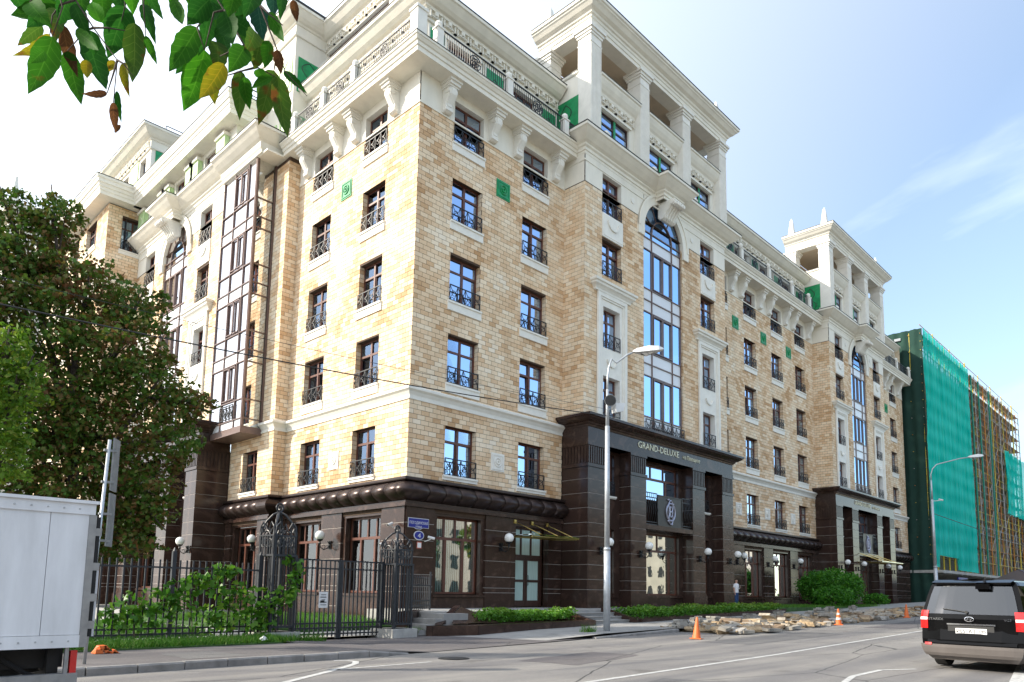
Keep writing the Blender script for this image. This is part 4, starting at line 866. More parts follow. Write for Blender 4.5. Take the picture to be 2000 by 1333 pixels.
# attic of the left bay under a wide eave
LA = Fr('L', -1.75)
ops = [(17.6+i*4.6, 19.6+i*4.6, 26.4, 28.1) for i in range(3)]
wallface(WHITE, LA, 15.2, 30.9, 26.1, 28.4, ops); wallface(WHITE, Fr('R', 15.2), -1.75, 1, 26.1, 28.4, [])
ROOM.quad(LA.p(15.2, -1, 26.1), LA.p(30.9, -1, 26.1), LA.p(30.9, -1, 28.4), LA.p(15.2, -1, 28.4))
for a, b, c, e in ops:
    window(LA, a, b, c, e, sill=0, rail=False, fm='wood', tz=0, cols=3, dep=.15)
    for u in (a-1.5, b+.3):
        q = MB(); q.fbox(LA, u, u+1.15, .02, .30, 26.2, 28.0); o = q.build('pale_panel', M['pale'], BLD)
        s = MB(); s.tube([LA.p(u+.57+.3*math.sin(i*.5), .31, 26.35+.1*i) for i in range(15)], .02, 5); s.build('scroll_ornament', M['white'], o)
        q = MB(); q.fbox(LA, u-.06, u+1.2, .0, .40, 28.0, 28.2); q.build('panel_cap', M['white'], o)
q = MB(); q.fbox(Fr('R', 15.2), -1.6, -.5, .02, .1, 26.2, 28.0); q.build('green_panel', M['green'], BLD)
EAVE = [(-.1, 28.38), (1.20, 28.38), (1.20, 28.62), (1.26, 28.66), (1.28, 28.86), (1.36, 28.9), (1.40, 29.1), (1.50, 29.14), (1.52, 29.36), (1.62, 29.44), (1.64, 29.60), (-1.5, 29.66)]
sweep_part('eave_cornice', [(1.0, 15.2), (-1.75, 15.2), (-1.75, 29.2), (1.0, 29.2)], [(q*.66, z) for q, z in EAVE])
roofrail([(-2.6, 14.3, 29.6), (-1.5, 14.3, 29.6), (-.4, 14.3, 29.6), (.8, 14.3, 29.6)])
# far wing on the left, stepping forward, with its own penthouse
WG = Fr('L', -3.9)
ops = [(33.0+i*4.2, 34.9+i*4.2, r[0], r[1]) for i in range(3) for r in ROWS]+[(33.0+i*4.2, 35.4+i*4.2, 26.0, 27.9) for i in range(3)]
wallface(MORT, WG, 30.5, 46, .3, 28.3, ops); bricks(WG, 30.5, 46, 6.3, 28.3, ops)
wallface(MORT, Fr('R', 30.5), -3.9, -1.0, .3, 28.3, [(-3.0, -1.5, 25.2, 27.6)]); bricks(Fr('R', 30.5), -3.9, -1.0, 6.3, 28.3, [(-3.0, -1.5, 25.2, 27.6)])
window(Fr('R', 30.5), -3.0, -1.5, 25.2, 27.6, sill=.3, rail=True)
for a, b, c, e in ops: window(WG, a, b, c, e, sill=.3, rail=False)
ROOM.quad(WG.p(30.5, -1.2, 1), WG.p(46, -1.2, 1), WG.p(46, -1.2, 28), WG.p(30.5, -1.2, 28))
sweep_part('wing_cornice', [(-1.0, 30.5), (-3.9, 30.5), (-3.9, 46)], [(q*.72, z) for q, z in EAVE])
sweep_part('wing_string_course', [(-1.0, 30.5), (-3.9, 30.5), (-3.9, 46)], [(q, z+12.6) for q, z in BELT])
PW, PWs = Fr('L', -2.0), Fr('R', 28.9)
ops = [(29.8, 31.0, 30.4, 32.4), (33.4, 34.8, 30.4, 32.4), (37.2, 38.6, 30.4, 32.4)]
wallface(WHITE, PW, 28.9, 42, 29.6, 33.0, ops); wallface(WHITE, PWs, -2.0, 4, 29.6, 33.0, [])
ROOM.quad(PW.p(28.9, -1, 29.6), PW.p(42, -1, 29.6), PW.p(42, -1, 33), PW.p(28.9, -1, 33))
for a, b, c, e in ops:
    window(PW, a, b, c, e, sill=0, rail=False, tz=0)
    q = MB(); q.fbox(PW, b+.25, b+1.9, .01, .06, 30.2, 32.6); q.build('pale_panel', M['pale'], BLD)
q = MB(); q.fbox(PWs, -1.7, .6, .01, .06, 30.2, 32.6); q.build('green_panel', M['green'], BLD)
sweep_part('penthouse_cornice', [(4, 28.9), (-2.0, 28.9), (-2.0, 42)], [(q*1.1, z+4.4) for q, z in ATC])
ornament(PW, 29, 41.8, 32.75, .06, .42)
mb = MB(); mb.box(-2, 6, 28.9, 42, 33.3, 33.5); mb.box(-3.9, 2, 30.5, 46, 28.4, 28.5); mb.build('roof', M['roof'], BLD)
roofrail([(-1.2, 28.7, 34.0), (.2, 28.7, 34.0), (1.6, 28.7, 34.0), (3.0, 28.7, 34.0)])
# far tower with an obelisk at the back of the left wing
mb = MB(); mb.box(-6, -2, 52, 62, 0, 34.6); mb.box(-6.5, -1.5, 51.5, 62.5, 34.6, 35.6); mb.build('rear_block', M['white'], BLD)
mb = MB(); c = Vector((-5.7, 52.3, 35.6)); mb.box(c.x-.4, c.x+.4, c.y-.4, c.y+.4, c.z, c.z+.4); mb.hexa([(c.x+a*.3, c.y+b*.3, c.z+.4) for a, b in ((-1, -1), (1, -1), (1, 1), (-1, 1))]+[(c.x+a*.08, c.y+b*.08, c.z+2.6) for a, b in ((-1, -1), (1, -1), (1, 1), (-1, 1))]); mb.build('obelisk', M['stone'], BLD)
roofrail([(-5.2, 51.8, 35.6), (-4.2, 51.8, 35.6), (-3.2, 51.8, 35.6), (-2.2, 51.8, 35.6)])
# body, ends, dark interior
mb = MB(); mb.box(9.95, 25, .0, .02, .78, 10.3); mb.build('rear_wall', M['granite'], BLD)
mb = MB(); mb.box(67.38, 67.4, 0, 14, .5, 29.6); mb.box(1.5, 67.4, 14, 14.02, 0, 29.6); mb.build('end_wall', M['brickpl'], BLD)
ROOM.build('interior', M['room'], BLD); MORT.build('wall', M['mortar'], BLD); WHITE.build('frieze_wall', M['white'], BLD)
# brass canopy over the street door
mb = MB(); B0 = Rf.p
for x in (6.45, 7.65, 8.75): mb.cyl(B0(x, .05, 4.92), B0(x+.25, 1.62, 4.22), .022, n=6); mb.fbox(Rf, x-.07, x+.07, .06, .12, 4.82, 5.0)
mb.cyl(B0(4.85+1.3, .12, 4.16), B0(9.3, .12, 4.20), .03, n=8); mb.cyl(B0(5.9, 1.75, 4.10), B0(9.25, 1.75, 4.16), .04, n=8)
for x in (6.3, 7.6, 9.1): mb.cyl(B0(x, .1, 4.18), B0(x, 1.75, 4.12), .025, n=6)
cn = mb.build('door_canopy', M['brass'], BLD); mb = MB(); mb.fbox(Rf, 5.95, 9.25, .1, 1.85, 4.19, 4.215); mb.build('canopy_glass', M['clear'], cn)
mb = MB(); E_ = Fr('R', -1.75).p
for x in (47.6, 49.6, 51.6): mb.cyl(E_(x, .05, 5.3), E_(x+.2, 1.9, 4.55), .03, n=6)
mb.cyl(E_(47.2, 1.95, 4.5), E_(52.8, 1.95, 4.55), .05, n=8)
for x in (47.3, 50, 52.6): mb.cyl(E_(x, 0, 4.55), E_(x, 1.95, 4.5), .03, n=6)
cn = mb.build('door_canopy', M['brass'], BLD); mb = MB(); mb.fbox(Fr('R', -1.75), 47.2, 52.8, .1, 2.0, 4.57, 4.6); mb.build('canopy_glass', M['clear'], cn)
# ---- bricks: the 300 nearest are objects of their own, the rest one part
cand = []
for b in BRICKS:
    fr, a, c, d0, d1, z0_, z1_ = b; q = Vector(fr.p((a+c)/2, d1, (z0_+z1_)/2)); dist = (q-CAM).length
    cand.append((dist-4*(c-a) if d1 > 0 and c-a > .38 else dist+50, b, q))
cand.sort(key=lambda t: t[0])
unit = MB(); unit.box(-.5, .5, -.5, .5, -.5, .5); um = unit.mesh('brick', M['brick1'])
mb = MB()
for i, (dist, b, q) in enumerate(cand):
    fr, a, c, d0, d1, z0_, z1_ = b; tv = .62*random.random()+.42*patch(q.x, q.y, q.z)-.02
    if i < 300:
        o = link('brick', um, BLD); e0, e1 = Vector(fr.p(a, d0, z0_)), Vector(fr.p(c, d1, z1_)); o.location = (e0+e1)/2; o.scale = (abs(e1.x-e0.x), abs(e1.y-e0.y), abs(e1.z-e0.z)); o['tint'] = tv
    else: mb.fbox(fr, a, c, d0, d1, z0_, z1_, 0, tv, skip=(2,) if False else ())
o = mb.build('bricks', M['brick'], BLD, tint=True); o['kind'] = 'stuff'
# ------------------------------------------------------------------ ground, road, pavements, terrace
def sheet(name, xs, y0, y1, dz, m, ny=1, zf=road_z, kind='structure'):
    mb = MB(); ys = [y0+(y1-y0)*j/ny for j in range(ny+1)]
    for i in range(len(xs)-1):
        for j in range(ny): mb.quad((xs[i], ys[j], zf(xs[i])+dz), (xs[i+1], ys[j], zf(xs[i+1])+dz), (xs[i+1], ys[j+1], zf(xs[i+1])+dz), (xs[i], ys[j+1], zf(xs[i])+dz))
    o = mb.build(name, m); o['kind'] = kind; return o
def asphalt(name, c, c2, worn=(.22, .20, .18)):
    m = mat(name, c, .85, .2, .35, bump=.35, bscale=120, col2=c2); t = m.node_tree; b = t.nodes['Principled BSDF']; src = b.inputs['Base Color'].links[0].from_socket
    co = N(t, 'ShaderNodeTexCoord'); v = N(t, 'ShaderNodeTexNoise'); v.inputs['Scale'].default_value = 140; v.inputs['Detail'].default_value = 3
    r = N(t, 'ShaderNodeValToRGB'); r.color_ramp.elements[0].position = .4; r.color_ramp.elements[1].position = .75; r.color_ramp.elements[0].color = (.55, .55, .56, 1); r.color_ramp.elements[1].color = (1.5, 1.47, 1.42, 1)
    t.links.new(co.outputs['Object'], v.inputs['Vector']); t.links.new(v.outputs['Fac'], r.inputs[0])
    mu = N(t, 'ShaderNodeMix', data_type='RGBA', blend_type='MULTIPLY'); mu.inputs[0].default_value = 1; t.links.new(src, mu.inputs[6]); t.links.new(r.outputs[0], mu.inputs[7])
    # repair patches and cracks
    vo = N(t, 'ShaderNodeTexVoronoi', feature='DISTANCE_TO_EDGE'); vo.inputs['Scale'].default_value = .22; mp_ = N(t, 'ShaderNodeMapping'); mp_.inputs['Scale'].default_value = (.6, 1.6, 1)
    nz = N(t, 'ShaderNodeTexNoise'); nz.inputs['Scale'].default_value = 1.5; ad = N(t, 'ShaderNodeMix', data_type='RGBA'); ad.inputs[0].default_value = .12
    t.links.new(co.outputs['Object'], nz.inputs['Vector']); t.links.new(co.outputs['Object'], mp_.inputs[0]); t.links.new(mp_.outputs[0], ad.inputs[6]); t.links.new(nz.outputs['Color'], ad.inputs[7]); t.links.new(ad.outputs[2], vo.inputs['Vector'])
    lt = N(t, 'ShaderNodeMath', operation='LESS_THAN'); lt.inputs[1].default_value = .004; t.links.new(vo.outputs['Distance'], lt.inputs[0])
    m2 = N(t, 'ShaderNodeMix', data_type='RGBA'); m2.inputs[7].default_value = (.05, .05, .05, 1); t.links.new(lt.outputs[0], m2.inputs[0]); t.links.new(mu.outputs[2], m2.inputs[6]); 
    # tyre tracks, oil stains and repair patches
    tr = N(t, 'ShaderNodeTexNoise'); tr.inputs['Scale'].default_value = 1; tr.inputs['Detail'].default_value = 5; mq = N(t, 'ShaderNodeMapping'); mq.inputs['Scale'].default_value = (.05, 1.1, 1); t.links.new(co.outputs['Object'], mq.inputs[0]); t.links.new(mq.outputs[0], tr.inputs['Vector'])
    rq = N(t, 'ShaderNodeValToRGB'); rq.color_ramp.elements[0].position = .38; rq.color_ramp.elements[1].position = .62; rq.color_ramp.elements[0].color = (.74, .74, .76, 1); rq.color_ramp.elements[1].color = (1.12, 1.10, 1.05, 1); t.links.new(tr.outputs['Fac'], rq.inputs[0])
    m3 = N(t, 'ShaderNodeMix', data_type='RGBA', blend_type='MULTIPLY'); m3.inputs[0].default_value = 1; t.links.new(m2.outputs[2], m3.inputs[6]); t.links.new(rq.outputs[0], m3.inputs[7])
    st = N(t, 'ShaderNodeTexNoise'); st.inputs['Scale'].default_value = .9; st.inputs['Detail'].default_value = 3; rs = N(t, 'ShaderNodeValToRGB'); rs.color_ramp.elements[0].position = .63; rs.color_ramp.elements[1].position = .72; rs.color_ramp.elements[0].color = (1, 1, 1, 1); rs.color_ramp.elements[1].color = (.68, .67, .66, 1); t.links.new(co.outputs['Object'], st.inputs['Vector']); t.links.new(st.outputs['Fac'], rs.inputs[0])
    m4 = N(t, 'ShaderNodeMix', data_type='RGBA', blend_type='MULTIPLY'); m4.inputs[0].default_value = 1; t.links.new(m3.outputs[2], m4.inputs[6]); t.links.new(rs.outputs[0], m4.inputs[7]); t.links.new(m4.outputs[2], b.inputs['Base Color']); return m
M.update(
    road2=asphalt('patched_asphalt', (.18, .178, .18), (.12, .12, .125)), road=asphalt('road_asphalt', (.26, .252, .243), (.185, .18, .18)), pave=asphalt('pavement_asphalt', (.15, .14, .145), (.11, .104, .11)),
    earth=mat('earth', (.16, .14, .11), .95, .2, .5), slab=mat('paving_slabs', (.30, .295, .285), .75, .15, 1.5, bump=.25, bscale=40),
    kerb=mat('kerb_concrete', (.26, .25, .24), .85, .2, 3, bump=.3, bscale=40), paint=mat('road_paint', (.58, .58, .56), .8, .25, 9, bump=.3, bscale=90, col2=(.27, .27, .265)),
    conc=mat('pale_concrete', (.46, .45, .42), .85, .15, 3, bump=.3, bscale=30), soil=mat('brown_bark_soil', (.14, .085, .06), .95, .3, 22, bump=.8, bscale=50),
    sand=mat('ochre_sand', (.44, .34, .21), .95, .2, 3, bump=.7, bscale=30), lawn=mat('lawn_ground', (.045, .11, .022), .95, .3, 4))
XS = [-420, -60, 0, 60, 420]
sheet('ground', XS, -420, 420, -.06, M['earth'])
sheet('road', XS, -34, -6.2, 0, M['road'], ny=4)
sheet('left_pavement', [-60, -8.6], -10.4, -7.0, .13, M['pave'])
mb = MB(); mb.add([(-8.6, -10.4, .13), (-8.6, -7, .13), (-6.6, -10.2, .012), (-6.6, -7, .012)], [(0, 2, 3, 1)]); mb.add([(-6.6, -10.2, .012), (-6.6, -5.0, .02), (1.2, -9.2, .03), (-2.6, -5.0, .03), (-8.6, -7, .13), (-8.6, -5, .13)], [(0, 2, 3, 1), (4, 0, 1, 5)]); o = mb.build('driveway', M['pave']); o['kind'] = 'structure'
sheet('yard', [-60, -2.6], -5.0, 40, .10, M['conc'])
mb = MB(); mb.box(-60, -8.9, -7.0, -5.15, .05, .16); o = mb.build('grass_verge_soil', M['lawn']); o['kind'] = 'structure'
mb = MB(); mb.box(-7.0, -.1, -2.4, 14, .05, .24); mb.box(-16, -9.0, -2.6, 9, .05, .22); mb.box(23.2, 41, -5.6, -1.9, .5, .82); o = mb.build('lawn_soil', M['lawn']); o['kind'] = 'structure'
# pavement in front of the planters
XR = [1.6, 10, 20, 30, 45, 60, 120]
sheet('right_pavement', [1.6, 4, 8], -9.35, -5.0, .14, M['slab']); sheet('far_pavement', [8, 20, 30, 45, 60, 120], -7.6, -4.0, .15, M['slab'])
mb = MB(); mb.add([(1.6, -9.35, road_z(1.6)+.14), (1.6, -5, road_z(1.6)+.14), (-1.2, -9.1, .02), (-2.6, -5, .03)], [(0, 1, 3, 2)]); o = mb.build('pavement_ramp', M['slab']); o['kind'] = 'structure'
# kerb stones
K = thing('kerb', None, None); K['kind'] = 'structure'
def kerb(p, q, z0, z1, n, w=.17, h=.15):
    p, q = Vector(p), Vector(q); d = (q-p)/n
    for i in range(n):
        a, b = p+d*(i+.012), p+d*(i+.988); za, zb = z0+(z1-z0)*i/n, z0+(z1-z0)*(i+1)/n
        nrm = Vector((-d.y, d.x)).normalized()*w; j = (random.random()-.5)*.02; mb = MB()
        c = .03; ring = []
        for P_, z in ((a, za), (b, zb)):
            ring += [(P_.x, P_.y+j, z-.1), (P_.x, P_.y+j, z+h-c+j*.5), (P_.x+nrm.x*.2, P_.y+nrm.y*.2+j, z+h+j*.5), (P_.x+nrm.x, P_.y+nrm.y+j, z+h+j*.5), (P_.x+nrm.x, P_.y+nrm.y+j, z-.1)]
        mb.add(ring, [(i_, (i_+1) % 5, 5+(i_+1) % 5, 5+i_) for i_ in range(5)]+[(4, 3, 2, 1, 0), (5, 6, 7, 8, 9)])
        mb.build('kerb_stone', M['kerb'], K)
kerb((-30, -10.55), (-14.4, -10.55), 0, 0, 14); kerb((-14.4, -10.55), (-8.6, -10.45), 0, 0, 7); kerb((-8.6, -10.45), (-7.4, -10.35), 0, -.11, 2)
kerb((1.0, -9.45), (5.9, -9.6), -.08, .08, 5); kerb((40, -8.0), (60, -8.0), .68, 1.0, 20)
# painted lines
def stripe(name, pts, w, dz=.006):
    mb = MB(); P = [Vector((*p, 0)) for p in pts]
    L_, R_ = [], []
    for i, p in enumerate(P):
        d = (P[min(i+1, len(P)-1)]-P[max(i-1, 0)]).normalized(); n = Vector((-d.y, d.x, 0))*w/2
        for lst, s in ((L_, 1), (R_, -1)): q = p+n*s; q.z = road_z(q.x)+dz; lst.append(q)
    for i in range(len(P)-1): mb.quad(L_[i], R_[i], R_[i+1], L_[i+1])
    o = mb.build(name, M['paint']); o['kind'] = 'structure'
for i, (pts) in enumerate((((-6.5, -13.2), (-3.2, -12.6), (-2.9, -14.0), (-6.2, -14.7)), ((2.2, -12.6), (9.5, -12.9), (9.3, -14.6), (2.5, -14.2)), ((-8.9, -17.6), (-6.8, -17.2), (-6.2, -19.0), (-8.6, -19.2)), ((14, -13.6), (26, -13.2), (26, -15.0), (14.2, -15.2)), ((-12.5, -9.9), (-11.2, -9.8), (-11.3, -8.2), (-12.4, -8.3)))):
    mb = MB(); ring = []
    for (x0, y0), (x1, y1) in zip(pts, pts[1:]+pts[:1]):
        for k in range(6): t_ = k/6; x = x0+(x1-x0)*t_+random.uniform(-.06, .06); y = y0+(y1-y0)*t_+random.uniform(-.06, .06); ring.append((x, y, (road_z(x) if i < 4 else .13)+.004))
    mb.add(ring, [tuple(range(len(ring)))]); o = mb.build('road_patch', M['pave'] if i in (0, 3) else M['road2']); o['kind'] = 'structure'
stripe('centre_line', [(-12, -17.0), (-8.34, -16.72), (-.87, -16.25), (0, -16.2), (12.5, -16.05), (60, -15.6)], .13)
stripe('parking_line', [(-14.5, -15.0), (-12.24, -13.44), (-10.92, -12.52), (-10.1, -11.9), (-9.65, -11.5), (-9.42, -11.15), (-9.45, -10.9), (-9.7, -10.75)], .14); stripe('parking_line', [(-10.6, -12.3), (-8.2, -12.2)], .10)
stripe('bay_line', [(-5.6, -20.4), (-4.72, -19.76), (-3.6, -19.5), (-1.9, -19.45), (-1.0, -19.9)], .12); stripe('bay_line', [(-3.6, -22.2), (-1.5, -21.9), (2, -21.4)], .3)
mb = MB(); mb.cyl((-7.3, -11.9, .0), (-7.3, -11.9, .012), .36, n=24); mb.cyl((-7.3, -11.9, .012), (-7.3, -11.9, .02), .29, n=24); o = mb.build('manhole_cover', M['iron']); tag(o, 'round dark iron manhole cover set in the grey road', 'manhole cover')
# terrace, stairs
mb = MB(); mb.box(-1.5, 64, -4.1, .3, .1, .78); o = mb.build('terrace', M['terr']); o['kind'] = 'structure'
ST = thing('stairs', 'grey granite stairs between the two planters behind the street lamp', 'stairs', (6.6, -5.0, .2))
for i in range(4):
    b = MB(); b.box(-1.5, 1.6, -1.1+.42*i, .95, -.1+.145*i, -.1+.145*(i+1)); b.box(-1.5, 1.6, -1.13+.42*i, -1.05+.42*i, -.1+.145*(i+1)-.03, -.1+.145*(i+1)+.004); b.build('step', M['slab'], ST)
S2 = thing('stairs', 'grey stairs at the building corner between dark wall and first planter', 'stairs', (-2.2, -4.6, .05))
for i in range(4):
    b = MB(); b.box(-1.0+.36*i, 1.2, -.65, .6, 0+.175*i, .175*(i+1)); b.build('step', M['slab'], S2)
# planters
def planter(label, poly, zt, zb, soil_z):
    o = thing('planter', label, 'planter', (0, 0, 0)); n = len(poly); w = .22
    c = Vector((sum(p[0] for p in poly)/n, sum(p[1] for p in poly)/n))
    for i in range(n):
        a, b = Vector(poly[i]), Vector(poly[(i+1) % n]); L_ = (b-a).length; m_ = max(1, round(L_/1.3)); d = (b-a)/m_; nr = Vector((-d.y, d.x)).normalized()
        if nr.dot(c-a) < 0: nr = -nr
        for k in range(m_):
            p0, p1 = a+d*(k+.004), a+d*(k+.996); mb = MB(); x0, x1 = p0+nr*w, p1+nr*w; g0, g1 = zt(p0.x), zt(p1.x)
            mb.hexa([(p0.x, p0.y, zb), (p1.x, p1.y, zb), (x1.x, x1.y, zb), (x0.x, x0.y, zb), (p0.x, p0.y, g0), (p1.x, p1.y, g1), (x1.x, x1.y, g1), (x0.x, x0.y, g0)]); mb.build('granite_slab', M['granite'], o)
    mb = MB(); mb.add([(p[0]+(c.x-p[0])*.02, p[1]+(c.y-p[1])*.06, soil_z(p[0])) for p in poly], [tuple(range(n))]); mb.build('soil', M['soil'], o); return o
P1 = planter('low dark granite planter with pointed left end nearest the gate', [(-2.9, -5.3), (-1.5, -6.35), (5.0, -6.15), (5.0, -4.12), (-1.45, -4.12)], lambda x: .40+.012*x, 0, lambda x: .36)
P2 = planter('long dark granite planter right of the street lamp stairs', [(8.3, -6.2), (23.0, -6.1), (23.0, -4.12), (8.3, -4.12)], lambda x: .44+.022*(x-8), .05, lambda x: .42+.02*(x-8))
mb = MB(); mb.prism([(-1.9, -5.45, .42), (.35, -5.45, .42), (-.75, -4.35, 1.02)], (0.18, .18, 0)); mb.prism([(-2.6, -5.35, .40), (-.85, -4.3, 1.02), (-.85, -4.3, .42)], (.2, -.14, 0)); mb.build('sloping_cheek', M['granite'], P1)
for x in (5.0, 8.06):
    mb = MB(); mb.prism([(x, -6.1, .42), (x, -4.1, .90), (x, -4.1, .2), (x, -6.1, .2)], (.2, 0, 0)); mb.build('stair_cheek', M['granite'], P1 if x < 6 else P2)
o = thing('retaining_wall', 'dark granite retaining wall under the short picket fence', 'wall', (0, 0, 0))
for (a, b) in (((-3.0, -4.35), (-1.9, -3.4)), ((-1.9, -3.4), (-.75, -2.4))):
    a, b = Vector((*a, 0)), Vector((*b, 0)); mb = MB(); n = Vector((.25, -.3, 0)); mb.prism([a, b, b-n, a-n], (0, 0, .80)); mb.build('granite_slab', M['granite'], o)
# ------------------------------------------------------------------ foliage helpers
def leafcloud(name, mat_, centres, size, parent=None, tilt=1.0, aspect=1.5, kind=None, tints=None, down=.0, shape='leaf'):
    C_ = np.asarray(centres, float); n = len(C_); rg = np.random.default_rng(len(C_)+int(size*1000))
    a = rg.normal(size=(n, 3)); a[:, 2] = a[:, 2]*tilt-down; a /= np.linalg.norm(a, axis=1)[:, None]
    b = np.cross(a, rg.normal(size=(n, 3))); b /= np.linalg.norm(b, axis=1)[:, None]; c = np.cross(a, b)
    s = size*(.6+.8*rg.random(n))[:, None]
    if shape == 'maple': pts = [(-.5, 0, 0), (-.15, .55, .06), (.05, .28, 0), (.55, .3, -.05), (.6, 0, 0), (.55, -.3, -.05), (.05, -.28, 0), (-.15, -.55, .06)]; faces = [(0, 1, 2), (0, 2, 6), (0, 6, 7), (2, 3, 4), (2, 4, 6), (4, 5, 6)]
    elif shape == 'blade': pts = [(0, -.07, 0), (0, .07, 0), (1, 0, .25)]; faces = [(0, 1, 2)]
    else: pts = [(-.6, 0, 0), (0, .33, .09), (.65, 0, -.04), (0, -.33, .09)]; faces = [(0, 1, 2), (0, 2, 3)]
    V = np.concatenate([C_[:, None, :]+s[:, None, :]*(np.array([p[0] for p in pts])[None, :, None]*a[:, None, :]+np.array([p[1] for p in pts])[None, :, None]*b[:, None, :]+np.array([p[2] for p in pts])[None, :, None]*c[:, None, :])], 0).reshape(-1, 3)
    k = len(pts); F = (np.array(faces)[None]+np.arange(n)[:, None, None]*k).reshape(-1, 3); me = bpy.data.meshes.new(name)
    me.vertices.add(len(V)); me.vertices.foreach_set('co', V.astype('f').ravel()); me.loops.add(F.size); me.loops.foreach_set('vertex_index', F.astype('i').ravel())
    me.polygons.add(len(F)); me.polygons.foreach_set('loop_start', np.arange(0, F.size, 3, dtype='i')); me.polygons.foreach_set('loop_total', np.full(len(F), 3, 'i')); me.update(calc_edges=True)
    tv = (rg.random(n)*.7+.15) if tints is None else np.clip(np.asarray(tints)+(rg.random(n)-.5)*.35, 0, 1)
    at = me.attributes.new('tint', 'FLOAT', 'FACE'); at.data.foreach_set('value', np.repeat(tv, len(faces)).astype('f')); me.materials.append(mat_)
    o = bpy.data.objects.new(name, me); COL.objects.link(o)
    if parent is not None: o.parent = parent
    if kind: o['kind'] = kind
    return o
def blob(c, r, n, shell=.55, rg=None):
    rg = rg or np.random.default_rng(int(abs(c[0]*997+c[2]*131))+n); d = rg.normal(size=(n, 3)); d /= np.linalg.norm(d, axis=1)[:, None]
    q = shell+(1-shell)*rg.random(n)**.6; q *= 1+.16*np.sin(d[:, 0]*7+c[0])*np.cos(d[:, 2]*6+d[:, 1]*5)
    return np.asarray(c)+d*q[:, None]*np.asarray(r)
M['leaf'] = ramp_mat('maple_foliage', [(.03, .085, .01), (.055, .13, .012), (.09, .14, .018), (.13, .085, .022), (.15, .06, .02)], rough=.55, spec=.3, nscale=.5, noise=1.15, trans=.3)
M['leafg'] = ramp_mat('light_foliage', [(.05, .13, .01), (.09, .2, .012), (.15, .26, .02), (.26, .26, .03)], rough=.5, spec=.35, nscale=1.2, noise=.3, trans=.4)
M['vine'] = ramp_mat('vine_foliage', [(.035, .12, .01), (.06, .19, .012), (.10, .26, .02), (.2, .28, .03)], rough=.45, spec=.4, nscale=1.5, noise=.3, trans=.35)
M['grass'] = ramp_mat('grass_blades', [(.035, .12, .012), (.055, .18, .015), (.09, .24, .02), (.15, .24, .04)], rough=.6, spec=.3, nscale=1.0, noise=.4, trans=.3)
M['bushm'] = ramp_mat('bush_foliage', [(.02, .10, .008), (.04, .17, .012), (.07, .24, .015), (.12, .30, .02)], rough=.5, spec=.35, nscale=1.4, noise=.35, trans=.35)
M['bark'] = mat('bark', (.09, .07, .055), .9, .3, 8, bump=.6, bscale=30)
def tree(label, cat, base, top, r0, lobes, nleaf, size, m, group=None, shape='maple', name='maple_tree', shell=.3):
    o = thing(name, label, cat, base, 0, group); b = Vector(base); mb = MB(); tp = Vector(top)-b; mid = tp*.5+Vector((.12, .1, 0))
    mb.tube([(0, 0, -.1), (0.02, 0, .3), mid*.5, mid, tp], r0, 10, r1=r0*.45); tr_ = mb.build('trunk', M['bark'], o, smooth=True)
    mb = MB(); cs = []; tot = sum(r[0]*r[2] for _, r in lobes)
    for c, r in lobes:
        q = Vector(c)-b; st = tp*(.45+.5*random.random()); m_ = st.lerp(q, .5)+Vector((0, 0, -.25)); mb.tube([st, m_, q, q+(q-st)*.2], r0*.32, 6, r1=.02)
        for k in range(4): e = q+Vector((random.uniform(-1, 1)*r[0], random.uniform(-1, 1)*r[1], random.uniform(-.6, 1)*r[2]))*.8; mb.tube([m_.lerp(q, .6), q.lerp(e, .5), e], .035, 5, r1=.01)
        cs.append(blob(tuple(q), r, int(nleaf*r[0]*r[2]/tot), shell))
        for k in range(5): dd = Vector((random.uniform(-1, 1), random.uniform(-1, 1), random.uniform(-.7, 1))).normalized(); cs.append(blob(tuple(q+Vector((dd.x*r[0], dd.y*r[1], dd.z*r[2]))*1.02), (.32*r[0], .32*r[1], .22*r[2]), int(nleaf*r[0]*r[2]/tot*.06), .1))
    mb.build('limbs', M['bark'], o, smooth=True); leafcloud('crown', m, np.concatenate(cs), size, o, tilt=.8, down=.3, shape=shape); return o
# maple in front of the left facade
LB_ = [((-12.88, 5.3, 13.2), (1.5, 1.5, 1.3)), ((-11.35, 3.9, 12.0), (1.5, 1.4, 1.2)), ((-12.4, 4, 10.1), (1.9, 1.7, 1.5)), ((-10.7, 2.2, 9.6), (1.6, 1.5, 1.3)), ((-9.75, 1.4, 8.3), (1.35, 1.3, 1.1)), ((-10.8, 2.8, 7.0), (1.8, 1.7, 1.3)), ((-9.25, 1.1, 6.5), (1.15, 1.2, .95)), ((-12.5, 3.1, 7.3), (2, 1.8, 1.5)), ((-9.7, 1.9, 4.9), (1.3, 1.4, 1.0)), ((-11.5, 2.4, 5.1), (1.7, 1.6, 1.2)), ((-13.9, 4.7, 11.7), (1.5, 1.5, 1.4)), ((-12.4, 4.4, 14.4), (.9, .9, .8)), ((-14.9, 6.2, 13.0), (1.4, 1.3, 1.2)), ((-15.4, 5.6, 10.8), (1.5, 1.4, 1.3)), ((-13.6, 5.4, 14.6), (.9, .9, .7)), ((-8.85, .4, 7.7), (.75, .8, .55)), ((-10.1, 2.7, 11.3), (1.1, 1.2, .9)), ((-10.2, 2.6, 3.6), (1.2, 1.2, .7)), ((-14.5, 4.5, 9.0), (1.8, 1.8, 1.6)), ((-14.3, 4, 6.0), (1.8, 1.8, 1.4)), ((-13.2, 3.4, 4.4), (1.5, 1.5, 1.0)), ((-10.3, 1.6, 2.9), (1.2, 1.1, .6)), ((-11.7, 2.2, 3.3), (1.4, 1.3, .8)), ((-9.6, 1.2, 4.0), (.9, .9, .6)), ((-13.0, 2.8, 3.2), (1.3, 1.2, .7))]
